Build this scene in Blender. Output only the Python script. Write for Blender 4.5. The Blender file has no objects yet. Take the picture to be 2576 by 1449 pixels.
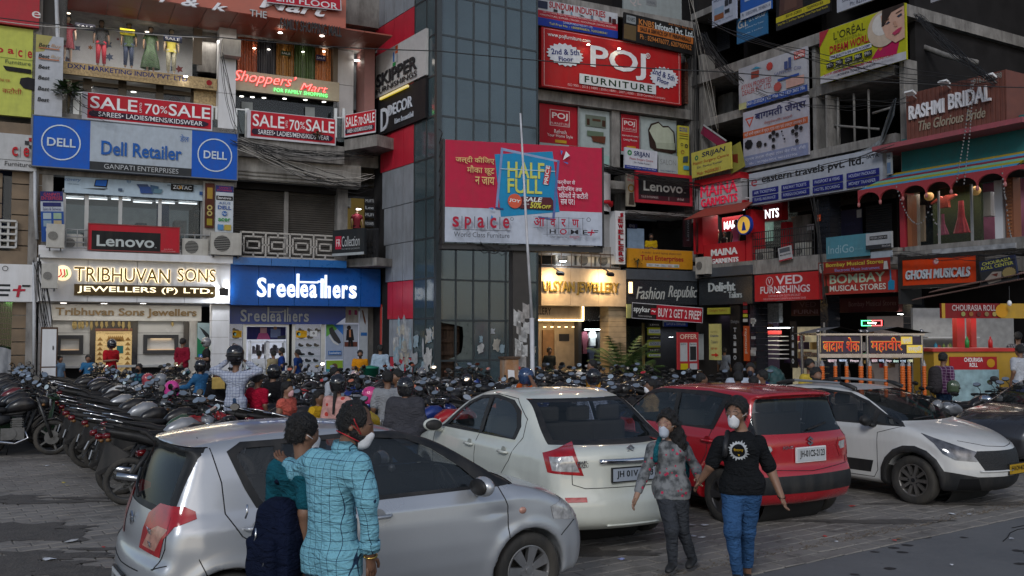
import bpy,bmesh,math,random
import numpy as np
from mathutils import Vector,Matrix
R=math.radians
b1={'bold':.01};b2={'bold':.02};b3=b2
ORD='first second third fourth fifth sixth seventh eighth ninth tenth eleventh twelfth thirteenth fourteenth fifteenth sixteenth seventeenth eighteenth nineteenth twentieth'.split()
ORD+=['twenty-'+w for w in ORD[:9]]+['thirtieth']+['thirty-'+w for w in ORD[:9]]+['fortieth']+['forty-'+w for w in ORD[:9]]
rng=random.Random(7);ru=rng.uniform;cos=math.cos;sin=math.sin;pi=math.pi;MR=Matrix.Rotation;MT=Matrix.Translation
SC=bpy.context.scene
COL=SC.collection
CAM_H,FPX,UC,VC,HOR=2.25,2327.0,1288.0,724.5,836.0
PITCH=math.atan((HOR-VC)/FPX)
cam_data=bpy.data.cameras.new('camera')
cam_data.sensor_width=36.0
cam_data.lens=36.0*FPX/2576.0
cam_data.clip_end=400.0
cam_ob=bpy.data.objects.new('camera',cam_data)
cam_ob.location=(0,0,CAM_H)
cam_ob.rotation_euler=(pi/2+PITCH,0,0)
COL.objects.link(cam_ob)
SC.camera=cam_ob
world=bpy.data.worlds.new('World')
SC.world=world
world.use_nodes=True
_nt=world.node_tree
_bg=_nt.nodes['Background']
_sky=_nt.nodes.new('ShaderNodeTexSky')
_sky.sky_type='NISHITA'
_sky.sun_disc=False
_sky.sun_elevation=R(30)
_sky.sun_rotation=R(160)
_sky.air_density=1.0
_sky.dust_density=1.2
_sky.ozone_density=3.0
_hs=_nt.nodes.new('ShaderNodeHueSaturation')
_hs.inputs['Saturation'].default_value=0.78
_nt.links.new(_sky.outputs[0],_hs.inputs['Color'])
_nt.links.new(_hs.outputs[0],_bg.inputs['Color'])
_bg.inputs['Strength'].default_value=0.095
sun_data=bpy.data.lights.new('sun','SUN')
sun_data.energy=1.0
sun_data.angle=R(14)
sun_data.color=(1.0,0.99,0.97)
sun_ob=bpy.data.objects.new('sun',sun_data)
sun_ob.rotation_euler=(R(60),0,R(-20))
COL.objects.link(sun_ob)
SC.view_settings.view_transform='Standard'
SC.view_settings.look='None'
SC.view_settings.exposure=0.12
SC.view_settings.gamma=1.0
SC.cycles.max_bounces=5
SC.cycles.diffuse_bounces=2
SC.cycles.glossy_bounces=3
SC.cycles.transmission_bounces=4
SC.cycles.transparent_max_bounces=8
SC.cycles.caustics_reflective=False
SC.cycles.caustics_refractive=False
SC.cycles.sample_clamp_indirect=4.0
SC.cycles.use_denoising=True
MATS={}
def mat(name,col=(.5,.5,.5),rough=.6,metal=0.,emit=None,es=1.,coat=0.,var=.12,vs=6.,bump=0.,bs=40.,alpha=None,spec=.5,dirt=0.,dcol=(.09,.075,.06),trans=0.,sheen=0.):
 if name in MATS:return MATS[name]
 m=bpy.data.materials.new(name);m.use_nodes=True
 nt=m.node_tree;b=nt.nodes['Principled BSDF'];L=nt.links
 b.inputs['Base Color'].default_value=(*col,1)
 b.inputs['Roughness'].default_value=rough
 b.inputs['Metallic'].default_value=metal
 b.inputs['Coat Weight'].default_value=coat
 b.inputs['Coat Roughness'].default_value=.06
 b.inputs['Specular IOR Level'].default_value=spec
 if sheen:b.inputs['Sheen Weight'].default_value=sheen
 if trans:b.inputs['Transmission Weight'].default_value=trans
 if emit is not None:
  b.inputs['Emission Color'].default_value=(*emit,1)
  b.inputs['Emission Strength'].default_value=es
 if alpha is not None:b.inputs['Alpha'].default_value=alpha
 if var>0 or dirt>0 or bump>0:
  tc=nt.nodes.new('ShaderNodeTexCoord')
  n=nt.nodes.new('ShaderNodeTexNoise');n.inputs['Scale'].default_value=vs;n.inputs['Detail'].default_value=5
  L.new(tc.outputs['Object'],n.inputs['Vector'])
  cur=None
  if var>0:
   mr=nt.nodes.new('ShaderNodeMapRange')
   mr.inputs['From Min'].default_value=.25;mr.inputs['From Max'].default_value=.75
   mr.inputs['To Min'].default_value=1-var;mr.inputs['To Max'].default_value=1+var*.6
   L.new(n.outputs['Fac'],mr.inputs['Value'])
   mx=nt.nodes.new('ShaderNodeVectorMath');mx.operation='SCALE'
   mx.inputs[0].default_value=col
   L.new(mr.outputs[0],mx.inputs['Scale'])
   L.new(mx.outputs[0],b.inputs['Base Color']);cur=mx.outputs[0]
   rr=nt.nodes.new('ShaderNodeMapRange')
   rr.inputs['To Min'].default_value=max(.02,rough-.12);rr.inputs['To Max'].default_value=min(1,rough+.12)
   L.new(n.outputs['Fac'],rr.inputs['Value']);L.new(rr.outputs[0],b.inputs['Roughness'])
  if dirt>0:
   n2=nt.nodes.new('ShaderNodeTexNoise');n2.inputs['Scale'].default_value=1.7;n2.inputs['Detail'].default_value=8;n2.inputs['Roughness'].default_value=.7
   mp=nt.nodes.new('ShaderNodeMapping');mp.inputs['Scale'].default_value=(2.2,2.2,.55)
   L.new(tc.outputs['Object'],mp.inputs['Vector']);L.new(mp.outputs[0],n2.inputs['Vector'])
   r2=nt.nodes.new('ShaderNodeMapRange');r2.inputs['From Min'].default_value=.42;r2.inputs['From Max'].default_value=.72
   r2.inputs['To Max'].default_value=dirt
   L.new(n2.outputs['Fac'],r2.inputs['Value'])
   mi=nt.nodes.new('ShaderNodeMix');mi.data_type='RGBA'
   L.new(r2.outputs[0],mi.inputs['Factor'])
   if cur:L.new(cur,mi.inputs['A'])
   else:mi.inputs['A'].default_value=(*col,1)
   mi.inputs['B'].default_value=(*dcol,1)
   L.new(mi.outputs['Result'],b.inputs['Base Color'])
  if bump>0:
   n3=nt.nodes.new('ShaderNodeTexNoise');n3.inputs['Scale'].default_value=bs;n3.inputs['Detail'].default_value=6
   L.new(tc.outputs['Object'],n3.inputs['Vector'])
   bp=nt.nodes.new('ShaderNodeBump');bp.inputs['Strength'].default_value=bump;bp.inputs['Distance'].default_value=.02
   L.new(n3.outputs['Fac'],bp.inputs['Height']);L.new(bp.outputs[0],b.inputs['Normal'])
 MATS[name]=m
 return m
def glow(name,col,s):
 return mat('lamp_'+name,(.6,.6,.6),.5,emit=col,es=s,var=0)
def hexc(h):
 v=[int(h[i:i+2],16)/255 for i in(0,2,4)]
 return tuple((x/12.92 if x<.04045 else((x+.055)/1.055)**2.4)for x in v)
def H(h,k=1.0,**kw):
 """printed or painted surface: colour from a hex code, k scales it"""
 c=tuple(min(.85,x*k)for x in hexc(h))
 kw.setdefault('rough',.55);kw.setdefault('var',.1);kw.setdefault('dirt',.18);kw.setdefault('spec',.2)
 return mat('print_%s_%s_%s'%(h,k,'_'.join(f'{a}{b}' for a,b in sorted(kw.items())if not isinstance(b,tuple))),c,**kw)
class MB:
 def __init__(s):s.v=[];s.f=[];s.m=[];s.sm=[]
 def add(s,vs,fs,mi=0,smooth=False):
  o=len(s.v);s.v+=[tuple(p)for p in vs]
  for f in fs:s.f.append([i+o for i in f]);s.m.append(mi);s.sm.append(smooth)
  return s
 def box(s,x0,y0,z0,x1,y1,z1,mi=0):
  vs=[(x,y,z)for x in(x0,x1)for y in(y0,y1)for z in(z0,z1)]
  return s.add(vs,[(0,1,3,2),(4,6,7,5),(0,4,5,1),(2,3,7,6),(0,2,6,4),(1,5,7,3)],mi)
 def cbox(s,c,d,mi=0,M=None):
  vs=[Vector((c[0]+sx*d[0]/2,c[1]+sy*d[1]/2,c[2]+sz*d[2]/2))for sx in(-1,1)for sy in(-1,1)for sz in(-1,1)]
  if M is not None:vs=[M@v for v in vs]
  return s.add(vs,[(0,1,3,2),(4,6,7,5),(0,4,5,1),(2,3,7,6),(0,2,6,4),(1,5,7,3)],mi)
 def quad(s,a,b,c,d,mi=0):return s.add([a,b,c,d],[(0,1,2,3)],mi)
 def cyl(s,p0,p1,r0,r1=None,n=10,mi=0,caps=True,smooth=True):
  r1=r0 if r1 is None else r1
  p0=Vector(p0);p1=Vector(p1);d=(p1-p0)
  if d.length<1e-9:return s
  d.normalize();a=d.orthogonal().normalized();b=d.cross(a)
  vs=[]
  for p,r in((p0,r0),(p1,r1)):
   for i in range(n):
    t=2*pi*i/n;vs.append(p+(a*cos(t)+b*sin(t))*r)
  s.add(vs,[(i,(i+1)%n,n+(i+1)%n,n+i)for i in range(n)],mi,smooth)
  if caps:s.add(vs[:n],[tuple(range(n))[::-1]],mi);s.add(vs[n:],[tuple(range(n))],mi)
  return s
 def tube(s,pts,r,n=6,mi=0,smooth=True):
  pts=[Vector(p)for p in pts];rs=r if isinstance(r,(list,tuple))else[r]*len(pts)
  vs=[];up=None
  for i,p in enumerate(pts):
   t=(pts[min(i+1,len(pts)-1)]-pts[max(i-1,0)])
   if t.length<1e-9:t=Vector((0,0,1))
   t.normalize()
   a=t.orthogonal().normalized()if up is None else(up-t*up.dot(t))
   if a.length<1e-6:a=t.orthogonal()
   a.normalize();up=a;b=t.cross(a)
   for k in range(n):
    q=2*pi*k/n;vs.append(p+(a*cos(q)+b*sin(q))*rs[i])
  fs=[]
  for i in range(len(pts)-1):
   for k in range(n):fs.append((i*n+k,i*n+(k+1)%n,(i+1)*n+(k+1)%n,(i+1)*n+k))
  fs.append(tuple(range(n))[::-1]);fs.append(tuple(range((len(pts)-1)*n,len(pts)*n)))
  return s.add(vs,fs,mi,smooth)
 def lathe(s,prof,n=20,mi=0,M=None,smooth=True,arc=1.0):
  """prof: (r, h) pairs round local Z; M places it"""
  vs=[];m=len(prof)
  for k in range(n):
   t=2*pi*k/n*arc
   for r,h in prof:
    v=Vector((r*cos(t),r*sin(t),h));vs.append(M@v if M is not None else v)
  fs=[]
  for k in range(n if arc==1.0 else n-1):
   k2=(k+1)%n
   for j in range(m-1):fs.append((k*m+j,k2*m+j,k2*m+j+1,k*m+j+1))
  return s.add(vs,fs,mi,smooth)
 def ell(s,c,r,n=10,m=7,mi=0,M=None):
  vs=[];c=Vector(c)
  for j in range(m+1):
   ph=pi*j/m
   for i in range(n):
    t=2*pi*i/n
    v=Vector((r[0]*sin(ph)*cos(t),r[1]*sin(ph)*sin(t),r[2]*cos(ph)))
    vs.append(c+(M@v if M is not None else v))
  fs=[]
  for j in range(m):
   for i in range(n):fs.append((j*n+i,(j+1)*n+i,(j+1)*n+(i+1)%n,j*n+(i+1)%n))
  return s.add(vs,fs,mi,True)
 def prism(s,poly,y0,y1,mi=0,axis='y',smooth=False):
  """polygon in (x, z) pushed along y (or in (y, z) along x, or (x, y) along z)"""
  def P(a,b,h):return(a,h,b)if axis=='y' else((h,a,b)if axis=='x' else(a,b,h))
  n=len(poly);vs=[P(a,b,y0)for a,b in poly]+[P(a,b,y1)for a,b in poly]
  s.add(vs,[(i,(i+1)%n,n+(i+1)%n,n+i)for i in range(n)],mi,smooth)
  return s.add(vs,[tuple(range(n))[::-1],tuple(range(n,2*n))],mi)
 def mesh(s,name,mats):
  me=bpy.data.meshes.new(name)
  me.from_pydata(s.v,[],s.f)
  for m in(mats if isinstance(mats,(list,tuple))else[mats]):me.materials.append(m)
  me.polygons.foreach_set('material_index',s.m)
  me.polygons.foreach_set('use_smooth',s.sm)
  me.update()
  return me
 def ob(s,name,mats,parent=None,bevel=0.):
  me=s.mesh(name,mats)
  if bevel:
   bm=bmesh.new();bm.from_mesh(me)
   bmesh.ops.recalc_face_normals(bm,faces=bm.faces)
   es=[e for e in bm.edges if len(e.link_faces)==2 and e.calc_face_angle(0)>.6]
   if es:bmesh.ops.bevel(bm,geom=es,offset=bevel,segments=2,affect='EDGES',profile=.6)
   bm.to_mesh(me);bm.free()
  return link(me,name,parent)
def link(me,name,parent=None):
 o=bpy.data.objects.new(name,me);COL.objects.link(o)
 if parent is not None:o.parent=parent
 return o
def tag(o,label=None,cat=None,group=None,kind=None):
 if label:o['label']=label
 if cat:o['category']=cat
 if group:o['group']=group
 if kind:o['kind']=kind
 return o
def thing(name,label,cat,loc=(0,0,0),rz=0.,group=None):
 o=bpy.data.objects.new(name,None);COL.objects.link(o)
 o.empty_display_size=.2
 o.location=loc;o.rotation_euler=(0,0,rz)
 return tag(o,label,cat,group)
KIDS={}
def copy_tree(o,parent=None,kids=None):
 c=o.copy();COL.objects.link(c);c.parent=parent
 for ch in(kids or kidmap())[o.name]:copy_tree(ch,c,kids)
 return c
def kidmap():
 d={o.name:[]for o in bpy.data.objects}
 for o in bpy.data.objects:
  if o.parent:d[o.parent.name].append(o)
 return d
_TX={}
def text_mesh_data(s,bold=0.,shear=0.,sp=1.0):
 bold=max(-.02,min(bold,.02));k=(s,bold,shear,sp)
 if k in _TX:return _TX[k]
 cu=bpy.data.curves.new('t','FONT');cu.body=s;cu.size=1;cu.resolution_u=3
 cu.offset=bold;cu.shear=shear;cu.space_character=sp;cu.fill_mode='FRONT'
 cu.align_x='CENTER';cu.space_line=.95
 ob=bpy.data.objects.new('t',cu);COL.objects.link(ob)
 bpy.context.view_layer.update()
 dg=bpy.context.evaluated_depsgraph_get()
 me=ob.evaluated_get(dg).to_mesh()
 v=np.empty(len(me.vertices)*3);me.vertices.foreach_get('co',v);v=v.reshape(-1,3)[:,:2].copy()
 f=[tuple(p.vertices)for p in me.polygons]
 ob.evaluated_get(dg).to_mesh_clear()
 bpy.data.objects.remove(ob);bpy.data.curves.remove(cu)
 if len(v):
  lo=v.min(0);hi=v.max(0);v=(v-lo)/np.maximum(hi-lo,1e-6)
 _TX[k]=(v,f);return _TX[k]
def text(s,x0,z0,x1,z1,y,m,parent,ext=0.,bold=.0,shear=0.,sp=1.,rot=0.,name='lettering'):
 """writing fitted into the box x0..x1, z0..z1 on the plane y (facing -y); ext gives it depth towards -y"""
 v,f=text_mesh_data(s,bold,shear,sp)
 if not len(v):return None
 cx,cz=(x0+x1)/2,(z0+z1)/2
 X=(v[:,0]-.5)*(x1-x0);Z=(v[:,1]-.5)*(z1-z0)
 if rot:
  c,q=cos(rot),sin(rot);X,Z=X*c-Z*q,X*q+Z*c
 X+=cx;Z+=cz;n=len(X)
 vs=[(a,y-ext,b)for a,b in zip(X,Z)];fs=[list(q)for q in f]
 if ext>0:
  cnt={}
  for q in f:
   for i in range(len(q)):
    e=(q[i],q[(i+1)%len(q)]);cnt[e]=1
  vs+=[(a,y,b)for a,b in zip(X,Z)]
  for(a,b)in list(cnt):
   if(b,a)not in cnt:fs.append([b,a,a+n,b+n])
 me=bpy.data.meshes.new(name);me.from_pydata(vs,[],fs);me.materials.append(m);me.update()
 return link(me,name,parent)
def ray(u,v):
 s=(VC-v)/FPX;c,q=cos(PITCH),sin(PITCH)
 return Vector(((u-UC)/FPX,c-s*q,q+s*c))
def on_ground(u,v,z=0.):
 r=ray(u,v);t=(z-CAM_H)/r.z;return Vector((r.x*t,r.y*t,z))
def at_depth(u,v,Y):
 r=ray(u,v);t=Y/r.y;return Vector((r.x*t,Y,CAM_H+r.z*t))
class Wall:
 """a vertical plane of the place: origin O, unit direction D (to the right), n towards the street"""
 def __init__(s,O,ang):
  s.O=Vector((O[0],O[1],0));s.ang=ang
  s.D=Vector((cos(ang),sin(ang),0));s.N=Vector((sin(ang),-cos(ang),0))
 def az(s,u,v,off=0.):
  r=ray(u,v);o=s.O+s.N*off
  t=(o-Vector((0,0,0))).dot(s.N)/r.dot(s.N)
  p=r*t;return(p-o).dot(s.D),CAM_H+p.z
 def pt(s,a,z=0.,n=0.):return s.O+s.D*a+s.N*n+Vector((0,0,z))
 def a(s,u,off=0.):return s.az(u,HOR,off)[0]
def surface_nets(F,lo,hi,h):
 """closed smooth surface of F(X,Y,Z) < 0"""
 xs=[np.arange(lo[i],hi[i]+h,h)for i in range(3)]
 X,Y,Z=np.meshgrid(*xs,indexing='ij')
 f=F(X,Y,Z).astype(np.float32)
 f[0]=f[-1]=1;f[:,0]=f[:,-1]=1;f[:,:,0]=f[:,:,-1]=1
 s=f<0
 nx,ny,nz=f.shape
 acc=np.zeros((nx-1,ny-1,nz-1,3),np.float32);cnt=np.zeros((nx-1,ny-1,nz-1),np.float32)
 corners=[(i,j,k)for i in(0,1)for j in(0,1)for k in(0,1)]
 def sl(c):return(slice(c[0],nx-1+c[0]),slice(c[1],ny-1+c[1]),slice(c[2],nz-1+c[2]))
 for c in corners:
  for ax in range(3):
   if c[ax]:continue
   d=list(c);d[ax]=1
   a=f[sl(c)];b=f[sl(d)];m=(a<0)!=(b<0)
   t=np.where(m,a/np.where(m,a-b,1),0)
   for q in range(3):
    acc[...,q]+=np.where(m,(c[q]+(t if q==ax else 0)),0)
   cnt+=m
 act=cnt>0
 idx=-np.ones(cnt.shape,np.int64);n=int(act.sum());idx[act]=np.arange(n)
 ijk=np.argwhere(act)
 v=(ijk+acc[act]/cnt[act][:,None])*h+np.array(lo)
 quads=[]
 for ax in range(3):
  a=s.take(range(0,s.shape[ax]-1),ax);b=s.take(range(1,s.shape[ax]),ax)
  e=np.argwhere(a!=b);a1,a2=[q for q in range(3)if q!=ax]
  ok=(e[:,a1]>0)&(e[:,a2]>0)&(e[:,a1]<f.shape[a1]-1)&(e[:,a2]<f.shape[a2]-1);e=e[ok]
  def g(d1,d2):
   q=e.copy();q[:,a1]+=d1;q[:,a2]+=d2;return idx[q[:,0],q[:,1],q[:,2]]
  Q=np.stack([g(-1,-1),g(0,-1),g(0,0),g(-1,0)],1)
  ins=a[e[:,0],e[:,1],e[:,2]]
  flip=ins if ax!=1 else~ins
  Q[~flip]=Q[~flip][:,::-1];quads.append(Q)
 return v,np.concatenate(quads)
def project(F,v,it=3,h=.004):
 for _ in range(it):
  x,y,z=v[:,0],v[:,1],v[:,2];f=F(x,y,z)
  g=np.stack([F(x+h,y,z)-F(x-h,y,z),F(x,y+h,z)-F(x,y-h,z),F(x,y,z+h)-F(x,y,z-h)],1)/(2*h)
  v=v-g*(np.clip(f,-.03,.03)/np.maximum((g**2).sum(1),.2))[:,None]
 return v
def np_mesh(name,v,q,mats,smooth=True):
 me=bpy.data.meshes.new(name)
 me.vertices.add(len(v));me.vertices.foreach_set('co',np.asarray(v,np.float32).ravel())
 me.loops.add(q.size);me.loops.foreach_set('vertex_index',q.ravel().astype(np.int32))
 me.polygons.add(len(q));me.polygons.foreach_set('loop_start',np.arange(len(q),dtype=np.int32)*q.shape[1])
 me.polygons.foreach_set('use_smooth',[smooth]*len(q))
 for m in(mats if isinstance(mats,(list,tuple))else[mats]):me.materials.append(m)
 me.update(calc_edges=True);me.validate()
 return me
def smin(a,b,k):
 h=np.clip(.5+.5*(b-a)/k,0,1);return b+(a-b)*h-k*h*(1-h)
def smax(a,b,k):return-smin(-a,-b,k)
def cone_sdf(X,Y,Z,p0,p1,r0,r1,fl=None):
 """tapered capsule; fl = (axis vector, factor) squeezes it along one axis"""
 p0=np.array(p0,float);p1=np.array(p1,float);d=p1-p0;L=max(d@d,1e-9)
 px,py,pz=X-p0[0],Y-p0[1],Z-p0[2]
 t=np.clip((px*d[0]+py*d[1]+pz*d[2])/L,0,1)
 qx,qy,qz=px-t*d[0],py-t*d[1],pz-t*d[2]
 if fl is not None:
  a=np.array(fl[0],float);a/=np.linalg.norm(a);k=1/fl[1]-1
  w=qx*a[0]+qy*a[1]+qz*a[2];qx=qx+w*k*a[0];qy=qy+w*k*a[1];qz=qz+w*k*a[2]
 return np.sqrt(qx*qx+qy*qy+qz*qz)-(r0+(r1-r0)*t)
def ground():
 mb=MB().box(-120,-30,-.3,120,160,-.012)
 m=mat('dirt_ground',(.075,.068,.06),.95,var=.25,vs=1.5,bump=.4,bs=12)
 tag(mb.ob('ground',m),kind='structure')
 m=bpy.data.materials.new('road_asphalt');m.use_nodes=True;nt=m.node_tree;b=nt.nodes['Principled BSDF'];L=nt.links
 tc=nt.nodes.new('ShaderNodeTexCoord')
 def noise(sc,det=5,ro=.6):
  n=nt.nodes.new('ShaderNodeTexNoise');n.inputs['Scale'].default_value=sc;n.inputs['Detail'].default_value=det;n.inputs['Roughness'].default_value=ro
  L.new(tc.outputs['Object'],n.inputs['Vector']);return n
 def ramp(src,a,b_,c0,c1):
  r=nt.nodes.new('ShaderNodeMapRange');r.inputs['From Min'].default_value=a;r.inputs['From Max'].default_value=b_
  r.inputs['To Min'].default_value=c0;r.inputs['To Max'].default_value=c1;L.new(src,r.inputs['Value']);return r.outputs[0]
 def mixc(f,a,c):
  x=nt.nodes.new('ShaderNodeMix');x.data_type='RGBA';L.new(f,x.inputs['Factor'])
  if isinstance(a,tuple):x.inputs['A'].default_value=(*a,1)
  else:L.new(a,x.inputs['A'])
  x.inputs['B'].default_value=(*c,1);return x.outputs['Result']
 c=mixc(ramp(noise(.7,6).outputs['Fac'],.35,.7,0,1),(.115,.118,.122),(.155,.155,.155))
 c=mixc(ramp(noise(160,3).outputs['Fac'],.5,.72,0,.6),c,(.17,.165,.16))
 c=mixc(ramp(noise(3.2,9,.75).outputs['Fac'],.6,.75,0,.55),c,(.05,.045,.04))
 c=mixc(ramp(noise(11,4).outputs['Fac'],.7,.78,0,.8),c,(.035,.032,.03))
 L.new(c,b.inputs['Base Color']);L.new(ramp(noise(2.5).outputs['Fac'],.3,.7,.55,.85),b.inputs['Roughness'])
 bp=nt.nodes.new('ShaderNodeBump');bp.inputs['Strength'].default_value=.35;bp.inputs['Distance'].default_value=.01
 L.new(noise(120,4).outputs['Fac'],bp.inputs['Height']);L.new(bp.outputs[0],b.inputs['Normal'])
 return m
ROADM=ground()
EDGE=Wall((3.76,10.2),R(34))
def sheet(name,poly,z,m):
 mb=MB().add([(x,y,z)for x,y in poly],[tuple(range(len(poly)))])
 return tag(mb.ob(name,m),kind='structure')
e0,e1=EDGE.pt(-40),EDGE.pt(40)
sheet('road',[(-60,-25),(90,-25),(e1.x,e1.y),(e0.x,e0.y)],0.0,ROADM)
def paver_material():
 m=bpy.data.materials.new('worn_paver');m.use_nodes=True;nt=m.node_tree;b=nt.nodes['Principled BSDF'];L=nt.links
 tc=nt.nodes.new('ShaderNodeTexCoord');ob=nt.nodes.new('ShaderNodeObjectInfo');geo=nt.nodes.new('ShaderNodeNewGeometry')
 def noise(sc,det=5,ro=.6):
  n=nt.nodes.new('ShaderNodeTexNoise');n.inputs['Scale'].default_value=sc;n.inputs['Detail'].default_value=det;n.inputs['Roughness'].default_value=ro
  L.new(geo.outputs['Position'],n.inputs['Vector']);return n.outputs['Fac']
 def ramp(src,a,b_,c0,c1):
  r=nt.nodes.new('ShaderNodeMapRange');r.inputs['From Min'].default_value=a;r.inputs['From Max'].default_value=b_
  r.inputs['To Min'].default_value=c0;r.inputs['To Max'].default_value=c1;L.new(src,r.inputs['Value']);return r.outputs[0]
 def mixc(f,a,c):
  x=nt.nodes.new('ShaderNodeMix');x.data_type='RGBA';L.new(f,x.inputs['Factor'])
  if isinstance(a,tuple):x.inputs['A'].default_value=(*a,1)
  else:L.new(a,x.inputs['A'])
  x.inputs['B'].default_value=(*c,1);return x.outputs['Result']
 c=mixc(geo.outputs['Random Per Island'],(.19,.175,.157),(.225,.207,.188))
 c=mixc(ramp(noise(.5,10,.8),.48,.62,0,.55),c,(.05,.042,.037))
 c=mixc(ramp(noise(4,8,.7),.55,.75,0,.6),c,(.045,.04,.035))
 c=mixc(ramp(noise(60,3),.55,.8,0,.5),c,(.24,.23,.21))
 L.new(c,b.inputs['Base Color']);L.new(ramp(noise(3),.3,.7,.6,.92),b.inputs['Roughness'])
 bp=nt.nodes.new('ShaderNodeBump');bp.inputs['Strength'].default_value=.5;bp.inputs['Distance'].default_value=.006
 L.new(noise(90,5),bp.inputs['Height']);L.new(bp.outputs[0],b.inputs['Normal'])
 return m
PAV=paver_material()
def pavers():
 c0,c1=EDGE.pt(-40),EDGE.pt(40)
 far=[EDGE.pt(40,0,-45),EDGE.pt(-40,0,-45)]
 sheet('parking_ground',[(c0.x,c0.y),(c1.x,c1.y)]+[(p.x,p.y)for p in far],.004,mat('grit_bed',(.15,.14,.128),.95,var=.3,vs=2.5,bump=.5,bs=20))
 w,l=.20,.30
 near=thing('paving','worn interlocking pavers of the parking area beside the road','paving',tuple(EDGE.pt(0)),EDGE.ang)
 del near['category'];del near['label'];near['kind']='structure'
 cand=[]
 for j in range(-2,200):
  n=-(j*w)
  for i in range(-90,90):
   a=i*l+(l/2 if j%2 else 0)
   if rng.random()<.03:continue
   p=EDGE.pt(a,0,n-w/2)
   if p.y<4 or p.y>17:continue
   u=UC+p.x/p.y*FPX
   if u<-60 or u>2640:continue
   cand.append((p.y,a,n))
 cand.sort(key=lambda c:c[0])
 def open_(a,n):
  p=EDGE.pt(a,0,n);u=UC+p.x/p.y*FPX;v=HOR+CAM_H/p.y*FPX
  return v<1460 and((u<300)or(1900<u and v>1270)or(1480<u<1600 and v>1340)or(1650<u<1850 and v>1310))
 own=[c for c in cand if open_(c[1],c[2])][:300]
 oset=set(own)
 base=MB()
 def block(mb,x0,y0,x1,y1,z):
  e=.006
  mb.add([(x0,y0,0),(x1,y0,0),(x1,y1,0),(x0,y1,0),(x0+e,y0+e,z),(x1-e,y0+e,z),(x1-e,y1-e,z),(x0+e,y1-e,z)],[(0,1,5,4),(1,2,6,5),(2,3,7,6),(3,0,4,7),(4,5,6,7)])
 protos=[]
 for k in range(8):
  mb=MB();g=.006
  mb.add([(-l/2+g,-w/2+g,0),(l/2-g,-w/2+g,0),(l/2-g,w/2-g,0),(-l/2+g,w/2-g,0)]+[(sx*(l/2-.014),sy*(w/2-.014),.0095+ru(-.003,.003))for sx,sy in((-1,-1),(1,-1),(1,1),(-1,1))],[(0,1,5,4),(1,2,6,5),(2,3,7,6),(3,0,4,7),(4,5,6,7)])
  protos.append(mb.mesh('paver',PAV))
 for(yy,a,n)in own:
  o=link(rng.choice(protos),'paver',near)
  o.location=(a,-n+w/2,.004+ru(-.002,.002));o.rotation_euler=(ru(-.015,.015),ru(-.015,.015),ru(-.02,.02))
 mb=MB();g=.006
 for c in cand:
  if c in oset:continue
  _,a,n=c;z=.0135+ru(-.0025,.0025)
  block(mb,a-l/2+g,-n+g,a+l/2-g,-n+w-g,z)
 o=mb.ob('paver_field',PAV,near);o['kind']='stuff'
pavers()
WB=Wall((-11.84,30.0),R(26.6))
_b=WB.pt(WB.a(950))
W1=Wall((_b.x,_b.y),R(-56))
_s=W1.a(1100)
_c=W1.pt(_s)
W2=Wall((_c.x,_c.y),R(30.0))
WC=Wall((.965,33.5),R(27.3))
_d=WC.pt(WC.a(1755))
WD=Wall((_d.x,_d.y),R(-59.3))
WBB=Wall((at_depth(1318,HOR,25.5).x,25.5),R(15.2))
M_CONC=mat('stained_concrete',(.25,.24,.23),.9,var=.3,vs=2.5,bump=.35,bs=18,dirt=.75,dcol=(.045,.04,.036))
M_CONCL=mat('pale_plaster',(.36,.35,.33),.85,var=.18,vs=2,bump=.2,bs=25,dirt=.6,dcol=(.09,.08,.07))
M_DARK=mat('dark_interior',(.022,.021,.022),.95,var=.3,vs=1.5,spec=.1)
M_BLACK=mat('black_void',(.012,.012,.013),.9,var=0,spec=.1)
M_WHITEP=mat('white_panel',(.62,.63,.66),.35,var=.06,vs=1.5,dirt=.25,dcol=(.25,.23,.2))
M_SHUT=mat('shutter_metal',(.085,.078,.07),.55,.4,var=.25,vs=3,dirt=.4)
M_STEEL=mat('painted_steel',(.35,.36,.37),.45,.6,var=.12)
M_BLKST=mat('black_steel',(.03,.03,.033),.5,.4,var=.15)
M_RUST=mat('rusty_steel',(.10,.06,.04),.8,.3,var=.4,vs=8)
M_WIRE=mat('black_cable',(.012,.012,.013),.6,var=0)
M_WIREW=mat('pale_cable',(.4,.38,.35),.6,var=.1)
M_WOOD=mat('wood_plank',(.2,.135,.085),.5,var=.3,vs=3,bump=.12,bs=30)
M_GOLD=mat('gold_metal',(.55,.36,.10),.25,.9,var=.15)
M_TILEB=mat('black_tile',(.014,.016,.022),.12,var=.2)
M_GLASSD=mat('shop_glass',(.02,.03,.035),.05,alpha=.32,var=0,spec=.8)
M_WHITE=mat('white_paint',(.75,.75,.76),.5,var=.05)
class Site:
 """parts of one building or one sign, given in wall coordinates: a to the right, z up, n towards the street"""
 def __init__(s,W,root):s.W=W;s.root=root
 def box(s,name,m,a0,z0,a1,z1,n0,n1,parent=None,bevel=0.):
  mb=MB().box(a0,-n1,z0,a1,-n0,z1)
  return mb.ob(name,m,parent or s.root,bevel)
 def px(s,u0,vT,u1,vB,n=0.):
  a0,zT=s.W.az(u0,vT,n);_,zB=s.W.az(u0,vB,n);a1=s.W.a(u1,n)
  return a0,zB,a1,zT
 def pbox(s,name,m,u0,vT,u1,vB,n0,n1,parent=None,bevel=0.):
  a0,z0,a1,z1=s.px(u0,vT,u1,vB,n1);return s.box(name,m,a0,z0,a1,z1,n0,n1,parent,bevel)
 def write(s,t,m,u0,vT,u1,vB,n,ext=0.,**k):
  a0,z0,a1,z1=s.px(u0,vT,u1,vB,n);return text(dev(t),a0,z0,a1,z1,-n,m,s.root,ext=ext,**k)
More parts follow.
